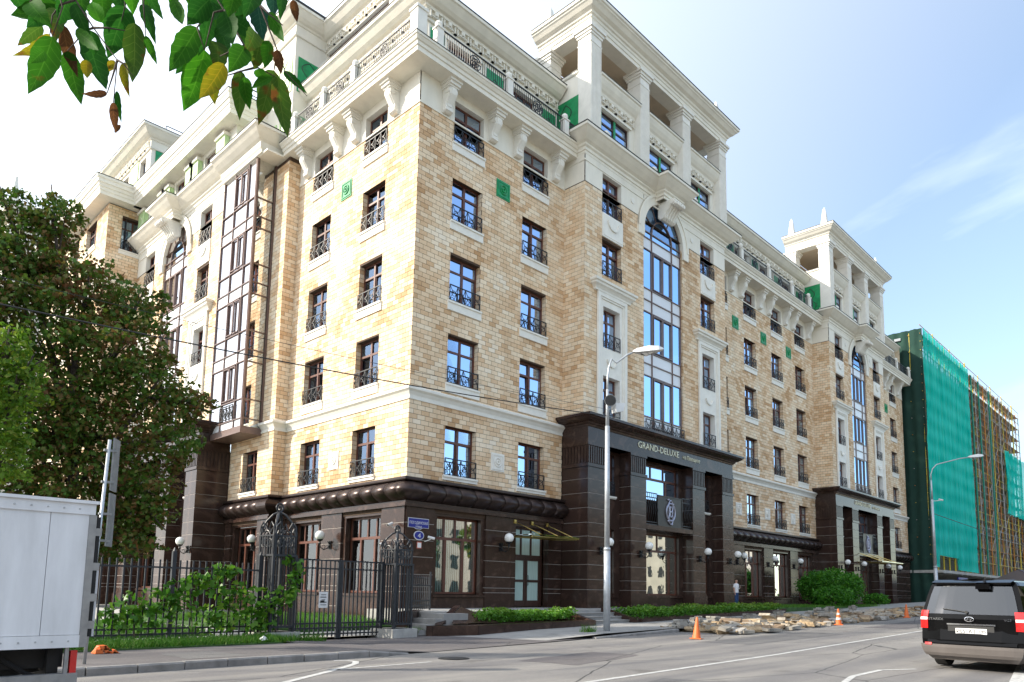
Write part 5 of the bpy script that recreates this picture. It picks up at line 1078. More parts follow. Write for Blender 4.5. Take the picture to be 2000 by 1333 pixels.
tree('tall maple tree turning brown in front of the left facade', 'tree', (-11.3, 3.2, .2), (-11.6, 3.6, 9.5), .24, LB_, 33000, .135, M['leaf'])
tree('light green young tree at the left edge above the truck', 'tree', (-15.3, -4.4, .12), (-15.0, -4.5, 6.0), .11, [((-14.95, -4.6, 7.1), (.55, .5, .5)), ((-14.75, -4.8, 6.0), (.6, .6, .65)), ((-15.2, -4.5, 5.2), (.9, .8, .8)), ((-14.6, -5.0, 6.5), (.45, .4, .35)), ((-15.6, -4.4, 6.5), (.8, .7, .8)), ((-15.0, -4.5, 4.4), (.8, .8, .6))], 4200, .11, M['leafg'], shape='leaf', name='young_tree')
# street trees on the other side of the road, behind the camera: they are what the polished granite and the windows mirror
def mirror_trees():
    lb = [((0, 0, 7), (2.6, 2.6, 2.4)), ((1.5, .6, 5.6), (2.1, 2.0, 1.8)), ((-1.6, -.5, 5.8), (2.2, 2.0, 1.9)), ((.3, .5, 8.8), (1.7, 1.7, 1.5))]
    t0 = tree('nearest street tree across the road from the building', 'tree', (-4, -39, 0), (-4, -39, 6), .2, [((c[0]-4, c[1]-39, c[2]), r) for c, r in lb], 3800, .42, M['leaf'], 'street trees across the road', name='street_tree')
    for i, x in enumerate((5, 14, 22, 31, 41, 52)):
        c = copy_tree(t0); c['label'] = '%s street tree across the road from the building' % ('second', 'third', 'fourth', 'fifth', 'sixth', 'farthest')[i]; c.location = (x, -39-(i % 2)*1.5, road_z(x)); c.rotation_euler = (0, 0, i*1.3); s = .9+.12*(i % 3); c.scale = (s, s, s)
mirror_trees()
t0 = bpy.data.objects['street_tree']
for i, (x, y, s) in enumerate(((-33, -13.5, 1.0), (-41, -19, 1.15))):   # beyond the left edge: their shade dapples the road
    c = copy_tree(t0); c.location = (x, y, 0); c.rotation_euler = (0, 0, i*2.1); c.scale = (s, s, s); c['label'] = ('street tree left of the truck by the pavement', 'tallest street tree far left of the camera', 'street tree left of the camera on the road side')[i]
# planter shrubs, bush, vines, grass
rg = np.random.default_rng(3)
def hedge(label, x0, x1, y0, y1, z, h, n, seed):
    r = np.random.default_rng(seed); x = r.uniform(x0, x1, n); y = r.uniform(y0, y1, n); b = .55+.45*np.sin(x*2.3+np.sin(y*3)*1.2)*np.sin(x*.9+1)
    zz = z+h*r.random(n)**.7*(.45+.55*b)+.012*(x-x0)
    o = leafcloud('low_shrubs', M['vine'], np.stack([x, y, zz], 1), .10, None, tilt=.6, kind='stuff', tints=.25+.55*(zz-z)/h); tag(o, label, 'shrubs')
hedge('low leafy green shrubs growing in the first planter', -.6, 4.85, -5.4, -4.2, .40, .52, 5200, 1); hedge('low leafy green shrubs growing in the long planter', 8.6, 22.8, -6.0, -4.2, .46, .55, 11000, 2)
def bush(label, c, r, n, seed, m='bushm'):
    o = thing('bush', label, 'bush', (c[0], c[1], c[2])); q = np.random.default_rng(seed); cs = [blob((0, 0, r[2]*.85), r, n//2, .7, q)]
    for k in range(9):
        a = q.uniform(0, 2*PI); e = q.uniform(.1, 1.1); d = np.array([math.cos(a)*math.cos(e)*r[0], math.sin(a)*math.cos(e)*r[1], math.sin(e)*r[2]])*.75; cs.append(blob(tuple(d+np.array([0, 0, r[2]*.8])), tuple(.45*np.array(r)), n//18, .5, q))
    P = np.concatenate(cs); P = P[P[:, 2] > .02]; mb = MB()
    for k in range(7): mb.tube([(0, 0, -.05), (q.uniform(-.4, .4)*r[0], q.uniform(-.4, .4)*r[1], r[2]*.7), (q.uniform(-.8, .8)*r[0], q.uniform(-.8, .8)*r[1], r[2]*1.4)], .03, 5, r1=.008)
    mb.build('stems', M['bark'], o); leafcloud('foliage', M[m], P, .15, o, tilt=.9); return o
bush('big round green bush on the lawn before the second portico', (37.4, -3.2, .8), (2.35, 2.2, 1.5), 9000, 5); bush('smaller green bush leaning on the left of the big bush', (34.6, -4.4, .75), (1.5, 1.3, .85), 3000, 6); bush('little low bush right of the big round bush', (46.3, -3.4, .8), (1.2, 1.0, .55), 1600, 8)
def grass(name, label, boxes, n, size, seed):
    r = np.random.default_rng(seed); A = np.array([(b[1]-b[0])*(b[3]-b[2]) for b in boxes]); k = r.choice(len(boxes), n, p=A/A.sum()); B = np.array(boxes)[k]
    P = np.stack([r.uniform(B[:, 0], B[:, 1]), r.uniform(B[:, 2], B[:, 3]), B[:, 4]], 1); V = r.normal(size=(n, 3))*.45; V[:, 2] = 1; o = MB()
    t = np.cross(V, r.normal(size=(n, 3))); t /= np.linalg.norm(t, axis=1)[:, None]; s = size*(.5+r.random(n)); vs = np.stack([P-t*.012, P+t*.012, P+V*s[:, None]], 1).reshape(-1, 3)
    me = bpy.data.meshes.new(name); me.from_pydata(vs.tolist(), [], np.arange(3*n).reshape(-1, 3).tolist()); at = me.attributes.new('tint', 'FLOAT', 'FACE'); at.data.foreach_set('value', r.random(n).astype('f')); me.materials.append(M['grass'])
    ob = link(name, me); tag(ob, label, 'grass', kind='stuff')
grass('grass', 'bright green grass verge along the pavement left of the gate', [(-18, -8.5, -6.95, -5.2, .16)], 15000, .14, 1)
grass('grass', 'green lawn seen through the gate below the ground-floor windows', [(-7.0, -.2, -2.4, 9, .24), (-15, -9, -2.6, 3, .22)], 24000, .2, 2)
grass('grass', 'trimmed lawn around the big bush', [(23.3, 41, -5.6, -1.9, .82), (41, 52, -5.2, -2.4, .8)], 14000, .12, 4)
grass('grass', 'tuft of weeds at the gate pier and the lamp foot', [(-8.3, -7.0, -5.9, -5.4, .03), (-3.6, -2.6, -5.2, -4.6, .05), (1.6, 2.1, -8.6, -8.2, .16)], 900, .22, 6)
# ------------------------------------------------------------------ wall lamps, plates, cameras
def wall_lamp(label, fr, u, d, z, arm):
    """z = globe centre; arm = distance back to the wall"""
    o = thing('wall_lamp', label, 'wall lamp', fr.p(u, d, z), 0, 'globe lamps on the granite ground floor'); f = fr.loc0(); p = f.p
    def gl(): mb = MB(); mb.sphere((0, 0, 0), .225, 20, 12); return mb.mesh('globe', M['globe'], smooth=True)
    link('globe', wmesh(('globe',), gl), o)
    def br():
        mb = MB(); mb.lathe((0, 0, 0), [(.05, -.42), (.06, -.36), (.03, -.3), (.10, -.25), (.15, -.21), (.15, -.18)], 12)
        mb.tube([p(0, 0, -.38), p(0, -.05, -.55), p(0, -.22, -.66), p(0, -.40, -.58), p(0, -.5, -.45), p(0, -arm, -.42)], .022, 6)
        mb.tube([p(0, -.22, -.66), p(0, -.3, -.5), p(0, -.2, -.42), p(0, -.14, -.5)], .016, 5); mb.fbox(f, -.1, .1, -arm, -arm+.04, -.62, -.22)
        for k in range(6): a = k*PI/3; mb.bar(p(0, -arm+.06, -.42), p(.2*math.cos(a), -arm+.09, -.42+.2*math.sin(a)), .05, .03)
        return mb.mesh('bracket', M['iron'])
    link('bracket', wmesh(('lbr', fr.k, round(arm, 2)), br), o); return o
wall_lamp('white globe lamp beside the street door under the brass canopy', Rf, 5.54, .62, 4.04, .56)
PT = Fr('R', -1.75)
for u, lb in ((10.95, 'white globe lamp half hidden behind the street lamp post'), (14.45, 'white globe lamp on the pillar left of the monogram balcony'), (20.65, 'white globe lamp on the pillar right of the monogram balcony'), (24.35, 'white globe lamp on the last pillar above the standing man')): wall_lamp(lb, PT, u, .62, 4.1, .56)
for u, lb in ((33.4, 'white globe lamp on the second granite pier right of the standing man'), (28.6, 'white globe lamp on the first granite pier right of the standing man'), (37.9, 'white globe lamp above the left side of the big bush')): wall_lamp(lb, Rf, u, .62, 4.25, .56)
for u, lb in ((43.1, 'leftmost white globe lamp on the far portico'), (46.9, 'second white globe lamp from the left on the far portico'), (53.1, 'third white globe lamp from the left on the far portico'), (56.4, 'rightmost white globe lamp on the far portico')): wall_lamp(lb, PT, u, .62, 4.35, .56)
wall_lamp('white globe lamp behind the right gate leaf between two tall windows', Lf, 5.68, .62, 4.02, .56)
wall_lamp('white globe lamp left of the left gate pier crown', P7, 12.2, .1, 4.1, .15)
wall_lamp('white globe lamp nearest the maple on the left portico', Fr('L', -2.5), 15.9, .5, 3.98, .45)
blue = mat('blue_enamel', (.012, .02, .24), .3, .05, 4); M['blue'] = blue; M['paper'] = mat('white_paper', (.75, .75, .74), .8, .05, 5); M['ink'] = mat('black_ink', (.02, .02, .02), .6, .1, 5); M['whitep'] = mat('white_plastic', (.75, .75, .74), .4, .05, 4); M['redp'] = mat('red_print', (.55, .14, .10), .6, .1, 5)
o = thing('street_sign', 'blue street name plate on the granite corner of the building', 'street sign', (.65, -.06, 4.35)); p = Fr('R', 0).p
def plate(parent, pts, m, d, th): mb = MB(); mb.prism([p(u, d, z) for u, z in pts], (0, -th, 0)); return mb.build('plate' if m is M['blue'] else 'border', m, parent)
sh = [(-.55, .24), (.55, .24), (.55, -.17), (.24, -.17), (.12, -.23), (-.12, -.23), (-.24, -.17), (-.55, -.17)]
plate(o, sh, M['whitep'], 0, .02); plate(o, [(x*.955, z*.9) for x, z in sh], M['blue'], .021, .01)
def stext(parent, body, u0, u1, z, size, m, d=.033):
    me = text_mesh(body, size*1.3, .004, u1-u0, True); me.materials.append(m); q = link('lettering', me, parent); q.matrix_local = Matrix(((1, 0, 0, u0), (0, 0, -1, -d), (0, 1, 0, z), (0, 0, 0, 1)))
stext(o, 'ПОГОДИНСКАЯ', -.48, .48, -.02, .13, M['whitep']); stext(o, 'УЛИЦА', -.17, .17, -.17, .09, M['whitep'])
o = thing('house_number_plate', 'oval blue house number plate 4 below the street name plate', 'house number', (.69, -.06, 3.86)); el = lambda a, b: [(a*math.cos(2*PI*i/28), b*math.sin(2*PI*i/28)) for i in range(28)]
plate(o, el(.27, .20), M['whitep'], 0, .02); plate(o, el(.235, .165), M['blue'], .021, .01); stext(o, '4', -.07, .08, -.11, .22, M['whitep'])
o = thing('notice', 'small red and white notice below the house number', 'notice', (.72, -.06, 3.45)); mb = MB(); mb.box(-.12, .12, -.02, 0, -.14, .14); mb.build('plate', M['redp'], o); mb = MB(); mb.box(-.095, .10, -.026, -.02, -.11, .10); mb.build('paper', M['paper'], o)
def cctv(label, loc, aim, foot):
    o = thing('security_camera', label, 'security camera', loc, 0, 'security cameras'); a = Vector(aim).normalized(); mb = MB(); mb.cyl(-a*.14, a*.16, .055, .06, n=12); mb.build('housing', M['whitep'], o, smooth=False)
    mb = MB(); mb.cyl(a*.16, a*.165, .05, n=12); mb.build('lens', M['ink'], o); mb = MB(); f = Vector(foot)-Vector(loc); mb.tube([(0, 0, -.05), f*.6+Vector((0, 0, -.03)), f], .022, 6); mb.build('bracket', M['whitep'], o); return o
cctv('white security camera right of the oval house number', (1.15, -.32, 3.78), (.8, -.5, -.25), (1.0, -.07, 3.62))
cctv('white security camera on the corner left of the street plate', (-.35, .55, 4.3), (-.9, -.2, -.35), (-.07, .6, 4.15)); cctv('lower small white security camera by the right gate pier crown', (-.3, 1.1, 3.5), (-.9, .1, -.3), (-.07, 1.1, 3.45))
# ------------------------------------------------------------------ fence, gate, piers
FY = -4.95
def lattice_pier(label, c, h, hc, s=.74):
    o = thing('gate_pier', label, 'gate pier', (c[0], c[1], .15), .12); r = s/2; mb = MB()
    for x, y in ((-r, -r), (r, -r), (r, r), (-r, r)): mb.box(x-.038, x+.038, y-.038, y+.038, 0, h)
    for z in (.28, h-.06): mb.box(-r-.04, r+.04, -r-.04, r+.04, z, z+.06)
    mb.build('frame', M['fence'], o)
    for k in range(1, 6):
        t = -r+s*k/6
        for q in ((t, -r), (t, r), (-r, t), (r, t)): b = MB(); b.box(q[0]-.014, q[0]+.014, q[1]-.014, q[1]+.014, .3, h); b.build('bar', M['fence'], o)
    mb = MB(); H = hc-h
    for k in range(4):
        R_ = Matrix.Rotation(k*PI/2, 3, 'Z')
        def V(x, z, y=-r): return R_ @ Vector((x, y, h+z))
        for x in (-.30, -.18, -.06, .06, .18, .30): mb.bar(V(x, 0), V(x, H*.36), .03)
        mb.bar(V(-r, H*.36), V(r, H*.36), .04)
        for sx in (-1, 1):
            mb.tube([V(sx*.34, 0), V(sx*.35, H*.4), V(sx*.31, H*.54), V(sx*.2, H*.62), V(sx*.1, H*.5), V(sx*.2, H*.42), V(sx*.26, H*.5)], .022, 5)
            mb.tube([V(sx*.33, H*.36), V(sx*.3, H*.52, -r*.9), V(sx*.24, H*.66, -r*.6), V(sx*.13, H*.78, -r*.3), V(0, H*.84, 0)], .03, 6)
            mb.tube([V(sx*(.16+.09*math.cos(a)), H*.22+.12*math.sin(a)) for a in [i*.6 for i in range(11)]], .016, 5)
        mb.tube([V(.17*math.cos(a), H*.16+.3*H*(1+math.sin(a))*.5) for a in [i*PI/6 for i in range(13)]], .018, 5)
    mb.tube([(.11*math.cos(i*PI/7), 0, hc-.12+.12*math.sin(i*PI/7)) for i in range(15)], .025, 6); mb.tube([(0, .06*math.cos(i*PI/5), hc-.12+.06*math.sin(i*PI/5)) for i in range(11)], .02, 5); mb.cyl((0, 0, h+H*.8), (0, 0, hc-.2), .025, n=6)
    mb.build('wrought_crown', M['fence'], o); mb = MB(); mb.box(-r-.16, r+.16, -r-.16, r+.16, -.12, .16); mb.build('concrete_base', M['conc'], o); return o
lattice_pier('left ornate gate pier overgrown by the green vine', (-8.15, -4.95), 2.36, 3.85); lattice_pier('right ornate gate pier beside the retaining wall', (-4.1, -5.15), 2.25, 3.5)
def leaf_gate(label, x0, x1, paper=False):
    y = -5.05; o = thing('gate_leaf', label, 'gate', (x0, y, .08), 0, 'leaves of the double gate'); w = x1-x0; mb = MB()
    for x in (.04, w-.04): mb.box(x-.04, x+.04, -.04, .04, -.02, 2.36)
    for z in (.12, .30, .44, 2.08, 2.33): mb.box(.08, w-.08, -.02, .02, z-.022, z+.022)
    mb.build('frame', M['fence'], o); n = 10
    for k in range(1, n): b = MB(); x = .04+(w-.08)*k/n; b.box(x-.02, x+.02, -.015, .015, .03, 2.33); b.build('bar', M['fence'], o)
    return o
leaf_gate('left leaf of the dark iron gate with the white paper', -7.72, -6.12); leaf_gate('right leaf of the dark iron gate before the tall windows', -6.10, -4.52)
o = thing('paper_notice', 'white paper notice tied to the left gate leaf', 'notice', (-6.68, -5.09, 1.22)); mb = MB(); mb.box(-.15, .15, -.008, 0, -.24, .24); mb.build('sheet', M['paper'], o); mb = MB()
for k, (a, b) in enumerate(((-.08, .09), (-.1, .1), (-.06, .06), (-.11, .11), (-.09, .1))): mb.box(a, b, -.011, -.008, .14-.075*k, .16-.075*k+.008*(k % 2))
mb.box(-.1, .04, -.011, -.008, -.09, -.02); mb.build('print', M['ink'], o)
o = thing('fence', 'dark grey picket fence along the pavement left of the gate, overgrown with vine', 'fence', (0, FY, .12)); x = -8.65
for i in range(4):
    a = x-i*2.35; mb = MB(); mb.box(a-.05, a+.05, -.05, .05, .0, 2.35); mb.lathe((a, 0, 2.35), [(.05, 0), (.01, .1)], 6); mb.build('post', M['fence'], o); b = a-2.35; mb = MB()
    for z in (.22, .36, 1.92): mb.box(b+.05, a-.05, -.02, .02, z-.022, z+.022)
    mb.build('rail', M['fence'], o)
    for k in range(1, 14): q = a-2.35*k/14; mb = MB(); mb.box(q-.019, q+.019, -.016, .016, .08, 2.12); mb.build('picket', M['fence'], o)
mb = MB(); mb.box(-18.1, -8.5, -.16, .16, -.12, .10); mb.build('concrete_base', M['conc'], o)
o = thing('fence', 'short dark picket fence standing on the granite retaining wall', 'fence', (0, 0, .78)); A, B = Vector((-2.95, -4.3, 0)), Vector((-.15, -2.0, 0)); mb = MB()
for z in (.2, .38, .95): mb.bar(A+Vector((0, 0, z)), B+Vector((0, 0, z)), .04)
for q in (A, B): mb.cyl(q, q+Vector((0, 0, 1.5)), .04, n=8)
mb.build('frame', M['fence'], o)
for k in range(1, 11): q = A.lerp(B, k/11); mb = MB(); mb.bar(q+Vector((0, 0, .05)), q+Vector((0, 0, 1.18)), .03); mb.lathe(q+Vector((0, 0, 1.18)), [(.02, 0), (.03, .04), (.002, .16)], 6); mb.build('picket', M['fence'], o)
r = np.random.default_rng(11); V_ = []
for c, s in (((-11.6, -5, .95), (.9, .3, .6)), ((-10.9, -5, 1.25), (.7, .3, .5)), ((-10.2, -5, 1.65), (.7, .28, .4)), ((-9.7, -5, 2.0), (.45, .25, .25)), ((-9.3, -5, 1.3), (.6, .3, .5)), ((-9.9, -5, .75), (.8, .3, .5)), ((-8.9, -5.1, .9), (.5, .3, .45)), ((-8.5, -5.35, 1.1), (.45, .25, .45)), ((-8.0, -5.45, 1.35), (.35, .25, .35)), ((-7.8, -5.4, 1.75), (.25, .2, .3)), ((-7.7, -5.35, 2.15), (.25, .2, .25)), ((-8.0, -5.3, 2.35), (.15, .15, .15)), ((-12.3, -5, .7), (.5, .3, .4)), ((-8.6, -5.2, .5), (.6, .3, .3)), ((-9.5, -5, 1.95), (.3, .2, .2))): V_.append(blob(c, s, int(150*s[0]*s[2]/.25*.5)+14, .05))
o = thing('vine', 'bright green climbing vine growing over the fence and left gate pier', 'vine', (-9.5, -5.0, .1)); mb = MB()
for a in ((-12, .0, 1.2), (-10.6, 0, 1.5), (-9.6, 0, 2.0), (-8.4, -.25, 1.4), (-7.8, -.35, 2.2)): mb.tube([(a[0]+9.5+.2, a[1], 0), (a[0]+9.6, a[1]-.05, a[2]*.5), (a[0]+9.5, a[1]-.05, a[2])], .014, 5)
mb.build('stem', M['bark'], o); leafcloud('foliage', M['vine'], np.concatenate(V_)-np.array([-9.5, -5.0, .1]), .15, o, tilt=.7, shape='maple', tints=None)
M['galv0'] = mat('weathered_grey', (.24, .25, .25), .6, .15, 6)
# ------------------------------------------------------------------ street lamps, sign post, cables
def street_lamp(label, x, y, head, extra=True, H=9.0):
    z0 = road_z(x)+.14; o = thing('street_lamp', label, 'street lamp', (x, y, z0), 0, 'street lamps along the kerb'); h = H-z0
    mb = MB(); mb.cyl((0, 0, -.05), (0, 0, 2.9), .125, .12, n=16); mb.cyl((0, 0, 2.9), (0, 0, 3.0), .13, .12, n=16); mb.cyl((0, 0, 3.0), (0, 0, h-1.3), .098, .085, n=16); mb.cyl((0, 0, h-1.3), (0, 0, h+.1), .07, .05, n=12); mb.build('pole', M['steel'], o, smooth=True)
    e = Vector(head)-Vector((x, y, z0)); d = Vector((e.x, e.y, 0)); mb = MB(); mb.tube([(0, 0, h), (0, 0, h+.55), d*.05+Vector((0, 0, h+.95)), d*.16+Vector((0, 0, h+1.28)), d*.35+Vector((0, 0, e.z-.42)), d*.8+Vector((0, 0, e.z-.08)), e], .036, 8); mb.build('arm', M['steel'], o, smooth=True)
    dn = d.normalized(); sd = Vector((-dn.y, dn.x, 0)); mb = MB(); P = []
    for t, w, a, b in ((0, .06, .02, .07), (.15, .13, -.03, .13), (.6, .23, -.06, .17), (.95, .19, -.05, .13), (1.15, .07, .0, .05)):
        P.append([e+dn*t+sd*w+Vector((0, 0, a+.12*t)), e+dn*t+sd*w*.7+Vector((0, 0, b+.12*t)), e+dn*t-sd*w*.7+Vector((0, 0, b+.12*t)), e+dn*t-sd*w+Vector((0, 0, a+.12*t))])
    vs = [v for q in P for v in q]; mb.add(vs, [(4*i+j, 4*i+(j+1) % 4, 4*i+4+(j+1) % 4, 4*i+4+j) for i in range(4) for j in range(4)]+[(0, 1, 2, 3), (19, 18, 17, 16)]); mb.build('lamp_head', M['whitep'], o)
    mb = MB(); mb.add([e+dn*.3+sd*.1+Vector((0, 0, -.04)), e+dn*.8+sd*.09+Vector((0, 0, .02)), e+dn*.8-sd*.09+Vector((0, 0, .02)), e+dn*.3-sd*.1+Vector((0, 0, -.04)), e+dn*.5+Vector((0, 0, -.14))], [(0, 1, 4), (1, 2, 4), (2, 3, 4), (3, 0, 4)]); mb.build('lens', M['clear'], o); return o
SL = street_lamp('tall grey street lamp in front of the first portico, with a loudspeaker and floodlight', 2.68, -8.6, (3.35, -9.28, 10.55), H=9.0); z0 = road_z(2.68)+.14
o = thing('loudspeaker', 'grey horn loudspeaker mounted high on the near street lamp', 'loudspeaker', (2.62, -8.75, 8.6)); mb = MB(); a = Vector((-.7, -.7, -.05)).normalized(); mb.cyl(a*-.28, a*-.05, .11, .10, n=14); mb.cyl(a*-.05, a*.18, .08, .21, n=16); mb.cyl(a*.18, a*.2, .22, .22, n=16); mb.build('horn', M['galv0'], o); mb = MB(); mb.cyl(a*.201, a*.205, .20, n=16); mb.cyl(a*.206, a*.215, .07, n=12); mb.build('mouth', M['ink'], o); mb = MB(); mb.bar((0, 0, 0), (.08, .12, -.05), .05); mb.build('bracket', M['steel'], o)
o = thing('floodlight', 'white floodlight box right of the loudspeaker on the near lamp post', 'floodlight', (3.05, -8.75, 8.45)); mb = MB(); mb.hexa([(-.16, -.1, -.22), (.2, -.18, -.12), (.2, .05, -.14), (-.16, .1, -.24), (-.2, -.1, .12), (.26, -.2, .2), (.26, .05, .18), (-.2, .1, .1)]); mb.build('housing', M['whitep'], o); mb = MB(); mb.bar((-.1, .05, -.05), (-.34, .12, -.1), .04); mb.build('bracket', M['steel'], o)
street_lamp('far street lamp before the green netting, with a camera on its pole', 39.3, -9.9, (41.3, -11.9, 11.75), H=9.9); cctv('white traffic camera on the pole of the far street lamp', (39.75, -10.35, 8.6), (.7, -.7, -.2), (39.33, -9.93, 8.5))
o = thing('sign_post', 'leaning grey sign post behind the truck with two blank sign backs', 'sign post', (-14.19, -9.75, .13), 0); mb = MB(); mb.cyl((-.02, .02, -.1), (.08, -.02, 4.15), .03, n=12); mb.build('post', M['steel'], o, smooth=True); mb = MB()
for z in (2.25, 2.75, 3.35, 3.95): mb.box(0, .22, -.03, .03, z-.02, z+.02)
mb.build('clamp', M['galv0'], o); dv = Vector((.55, .83, 0))
for z0_, z1_ in ((3.2, 4.2), (2.15, 3.15)):
    mb = MB(); q0 = Vector((.15, -.02, 0)); q1 = q0+dv*.34; n_ = Vector((.83, -.55, 0))*.012
    mb.hexa([q0-n_+Vector((0, 0, z0_)), q1-n_+Vector((0, 0, z0_)), q1+n_+Vector((0, 0, z0_)), q0+n_+Vector((0, 0, z0_)), q0-n_+Vector((0, 0, z1_)), q1-n_+Vector((0, 0, z1_)), q1+n_+Vector((0, 0, z1_)), q0+n_+Vector((0, 0, z1_))]); mb.build('sign_panel', M['galv0'], o)
def cable(label, a, b, sag, r):
    a, b = Vector(a), Vector(b); mb = MB(); pts = [a.lerp(b, i/24)-Vector((0, 0, sag*4*(i/24)*(1-i/24))) for i in range(25)]; tag(mb.build('cable', M['ink'], None), label, 'cable')
cable('thick black overhead cable sagging from the left edge to the near lamp post', (0, 0, 0), (0, 0, 0), 0, 0) if False else None
for lb, a, b, sag, r in (('thick black overhead cable from the left edge to the near lamp post', (-19.5, -6.8, 7.2), (2.66, -8.58, 8.1), .25, .018), ('thin grey overhead wire above the thick cable', (-19.5, -6.5, 7.9), (2.66, -8.58, 8.35), .2, .007)):
    a, b = Vector(a), Vector(b); mb = MB(); mb.tube([a.lerp(b, i/24)-Vector((0, 0, sag*4*(i/24)*(1-i/24))) for i in range(25)], r, 5); tag(mb.build('overhead_cable', M['ink']), lb, 'cable')
mb = MB(); mb.tube([Vector((39.3, -9.9, 7.6)).lerp(Vector((160, -9.9, 8.6)), i/20)-Vector((0, 0, 3*(i/20)*(1-i/20))) for i in range(21)], .025, 5); tag(mb.build('overhead_cable', M['ink']), 'black overhead cable running right from the far street lamp', 'cable')
# ------------------------------------------------------------------ traffic cones, rubble, pavers
M['orange'] = mat('orange_plastic', (.72, .16, .035), .5, .1, 6)
def cone(label, x, y, tilt=(0, 0), band=True):
    o = thing('traffic_cone', label, 'traffic cone', (x, y, road_z(x)), .3, 'traffic cones along the dug-up pavement'); o.rotation_euler = (tilt[0], tilt[1], .3); mb = MB(); mb.box(-.19, .19, -.19, .19, 0, .035); mb.lathe((0, 0, 0), [(.145, .035), (.14, .06), (.03, .73), (.001, .735)], 16); mb.build('body', M['orange'], o)
    if band:
        mb = MB(); f = lambda z: .14-.11*(z-.06)/.67+.003
        for a, b in ((.24, .33), (.46, .54)): mb.lathe((0, 0, 0), [(f(a), a), (f(b), b)], 16)
        mb.build('band', M['whitep'], o)
cone('leaning plain orange traffic cone at the left end of the rubble', 3.3, -11.9, (.02, .07), False); cone('orange traffic cone with white bands in the middle of the rubble', 15.3, -12.05); cone('farthest orange traffic cone left of the black van', 25.2, -12.0, band=False)
mb = MB(); nx, ny = 60, 8; r = np.random.default_rng(21)
for i in range(nx+1):
    for j in range(ny+1):
        x = 6.0+34*i/nx; y = -11.9+4.2*j/ny; e = math.sin(PI*j/ny)**.7*min(1, i/3, (nx-i)/4); mb.v.append((x, y, road_z(x)-.03+e*(.16+.14*r.random()+.08*math.sin(x*1.7))))
for i in range(nx):
    for j in range(ny): a = i*(ny+1)+j; mb.f.append((a, a+ny+1, a+ny+2, a+1)); mb.mi.append(0); mb.t.append(0)
o = mb.build('sand_heap', M['sand'], None, smooth=False, kind='stuff'); tag(o, 'ochre sand and broken bedding heaped where the pavement is dug up', 'sand')
rub = [mat('rubble_stone', (.40, .35, .28), .9, .3, 4, bump=.5), mat('rubble_grey', (.36, .34, .31), .9, .3, 6, bump=.5), mat('rubble_brown', (.27, .19, .12), .9, .3, 5, bump=.5), mat('rubble_sand', (.42, .31, .19), .95, .25, 8, bump=.6)]
mb = MB()
for k in range(1100):
    x = 6.2+33*r.random()**1.15; y = r.uniform(-12.0, -8.6); s = .05+.24*r.random()**2.2; c = Vector((x, y, road_z(x)+.10+.22*r.random()*(1-abs((y+10.3)/2))))
    E = Matrix.Rotation(r.uniform(0, 6), 3, 'Z') @ Matrix.Rotation(r.uniform(-.6, .6), 3, 'X'); sx, sy, sz = s*r.uniform(.8, 1.9), s*r.uniform(.6, 1.2), s*r.uniform(.12, .42)
    mb.hexa([c+E @ Vector((a*sx*r.uniform(.7, 1), b*sy*r.uniform(.7, 1), d*sz*r.uniform(.6, 1))) for d in (-1, 1) for a, b in ((-1, -1), (1, -1), (1, 1), (-1, 1))], int(r.integers(0, 4)))
o = mb.build('rubble', rub, None, kind='stuff'); tag(o, 'broken stone and concrete rubble strewn along the dug-up pavement', 'rubble')
SLB = MB(); SLB.hexa([(-.5, -.15, 0), (.5, -.16, 0), (.5, .15, 0), (-.49, .15, 0), (-.49, -.14, .12), (.5, -.15, .13), (.5, .15, .13), (-.48, .14, .11)]); slm = SLB.mesh('kerb_slab', mat('dirty_concrete', (.38, .345, .29), .9, .3, 3, bump=.5, bscale=25))
for i, (x, y, a, rx, lb) in enumerate(((5.9, -11.5, .3, .25, 'tilted pale kerb slab just right of the leaning orange cone'), (6.6, -12.0, -.2, 0, 'short pale kerb slab lying in front of the first cone'), (8.3, -12.2, .1, .05, 'long pale kerb slab lying at the road edge right of the first cone'), (10.4, -12.1, .15, -.04, 'second long pale kerb slab along the road edge'), (13.2, -11.9, .35, .1, 'grey kerb slab left of the banded cone'), (11.6, -10.4, 1.0, .4, 'steeply tilted slab on top of the rubble heap'), (17.6, -11.9, .2, .1, 'pale kerb slab right of the banded cone'), (20.2, -11.6, -.2, .15, 'pale slab half way between the banded and the far cone'), (9.4, -11.0, .6, .2, 'tilted pale slab behind the long kerb slabs'))):
    o = link('kerb_slab', slm); o.location = (x, y, road_z(x)+(.04 if abs(rx) < .12 else .18)+(.25 if rx > .3 else 0)); o.rotation_euler = (rx, .04*((i % 3)-1), a); k = (1.0, .6, 1.35, 1.3, .9, .9, 1, .8, 1.1)[i]; o.scale = (k, 1, .9); tag(o, lb, 'kerb slab', 'kerb slabs pulled out of the pavement')
M['paver'] = ramp_mat('grey_pavers', [(.17, .165, .155), (.28, .27, .25), (.42, .41, .38), (.24, .21, .18)], True, rough=.9, nscale=12); PV = MB(); PV.box(-.1, .1, -.05, .05, 0, .062); pvm = PV.mesh('paver', M['paver'])
x = 6.3; i = 0; NM = ('first', 'second', 'third', 'fourth', 'fifth', 'sixth', 'seventh', 'eighth', 'ninth', 'tenth', 'eleventh', 'twelfth', 'thirteenth', 'fourteenth', 'fifteenth', 'sixteenth', 'seventeenth', 'eighteenth', 'nineteenth', 'twentieth')
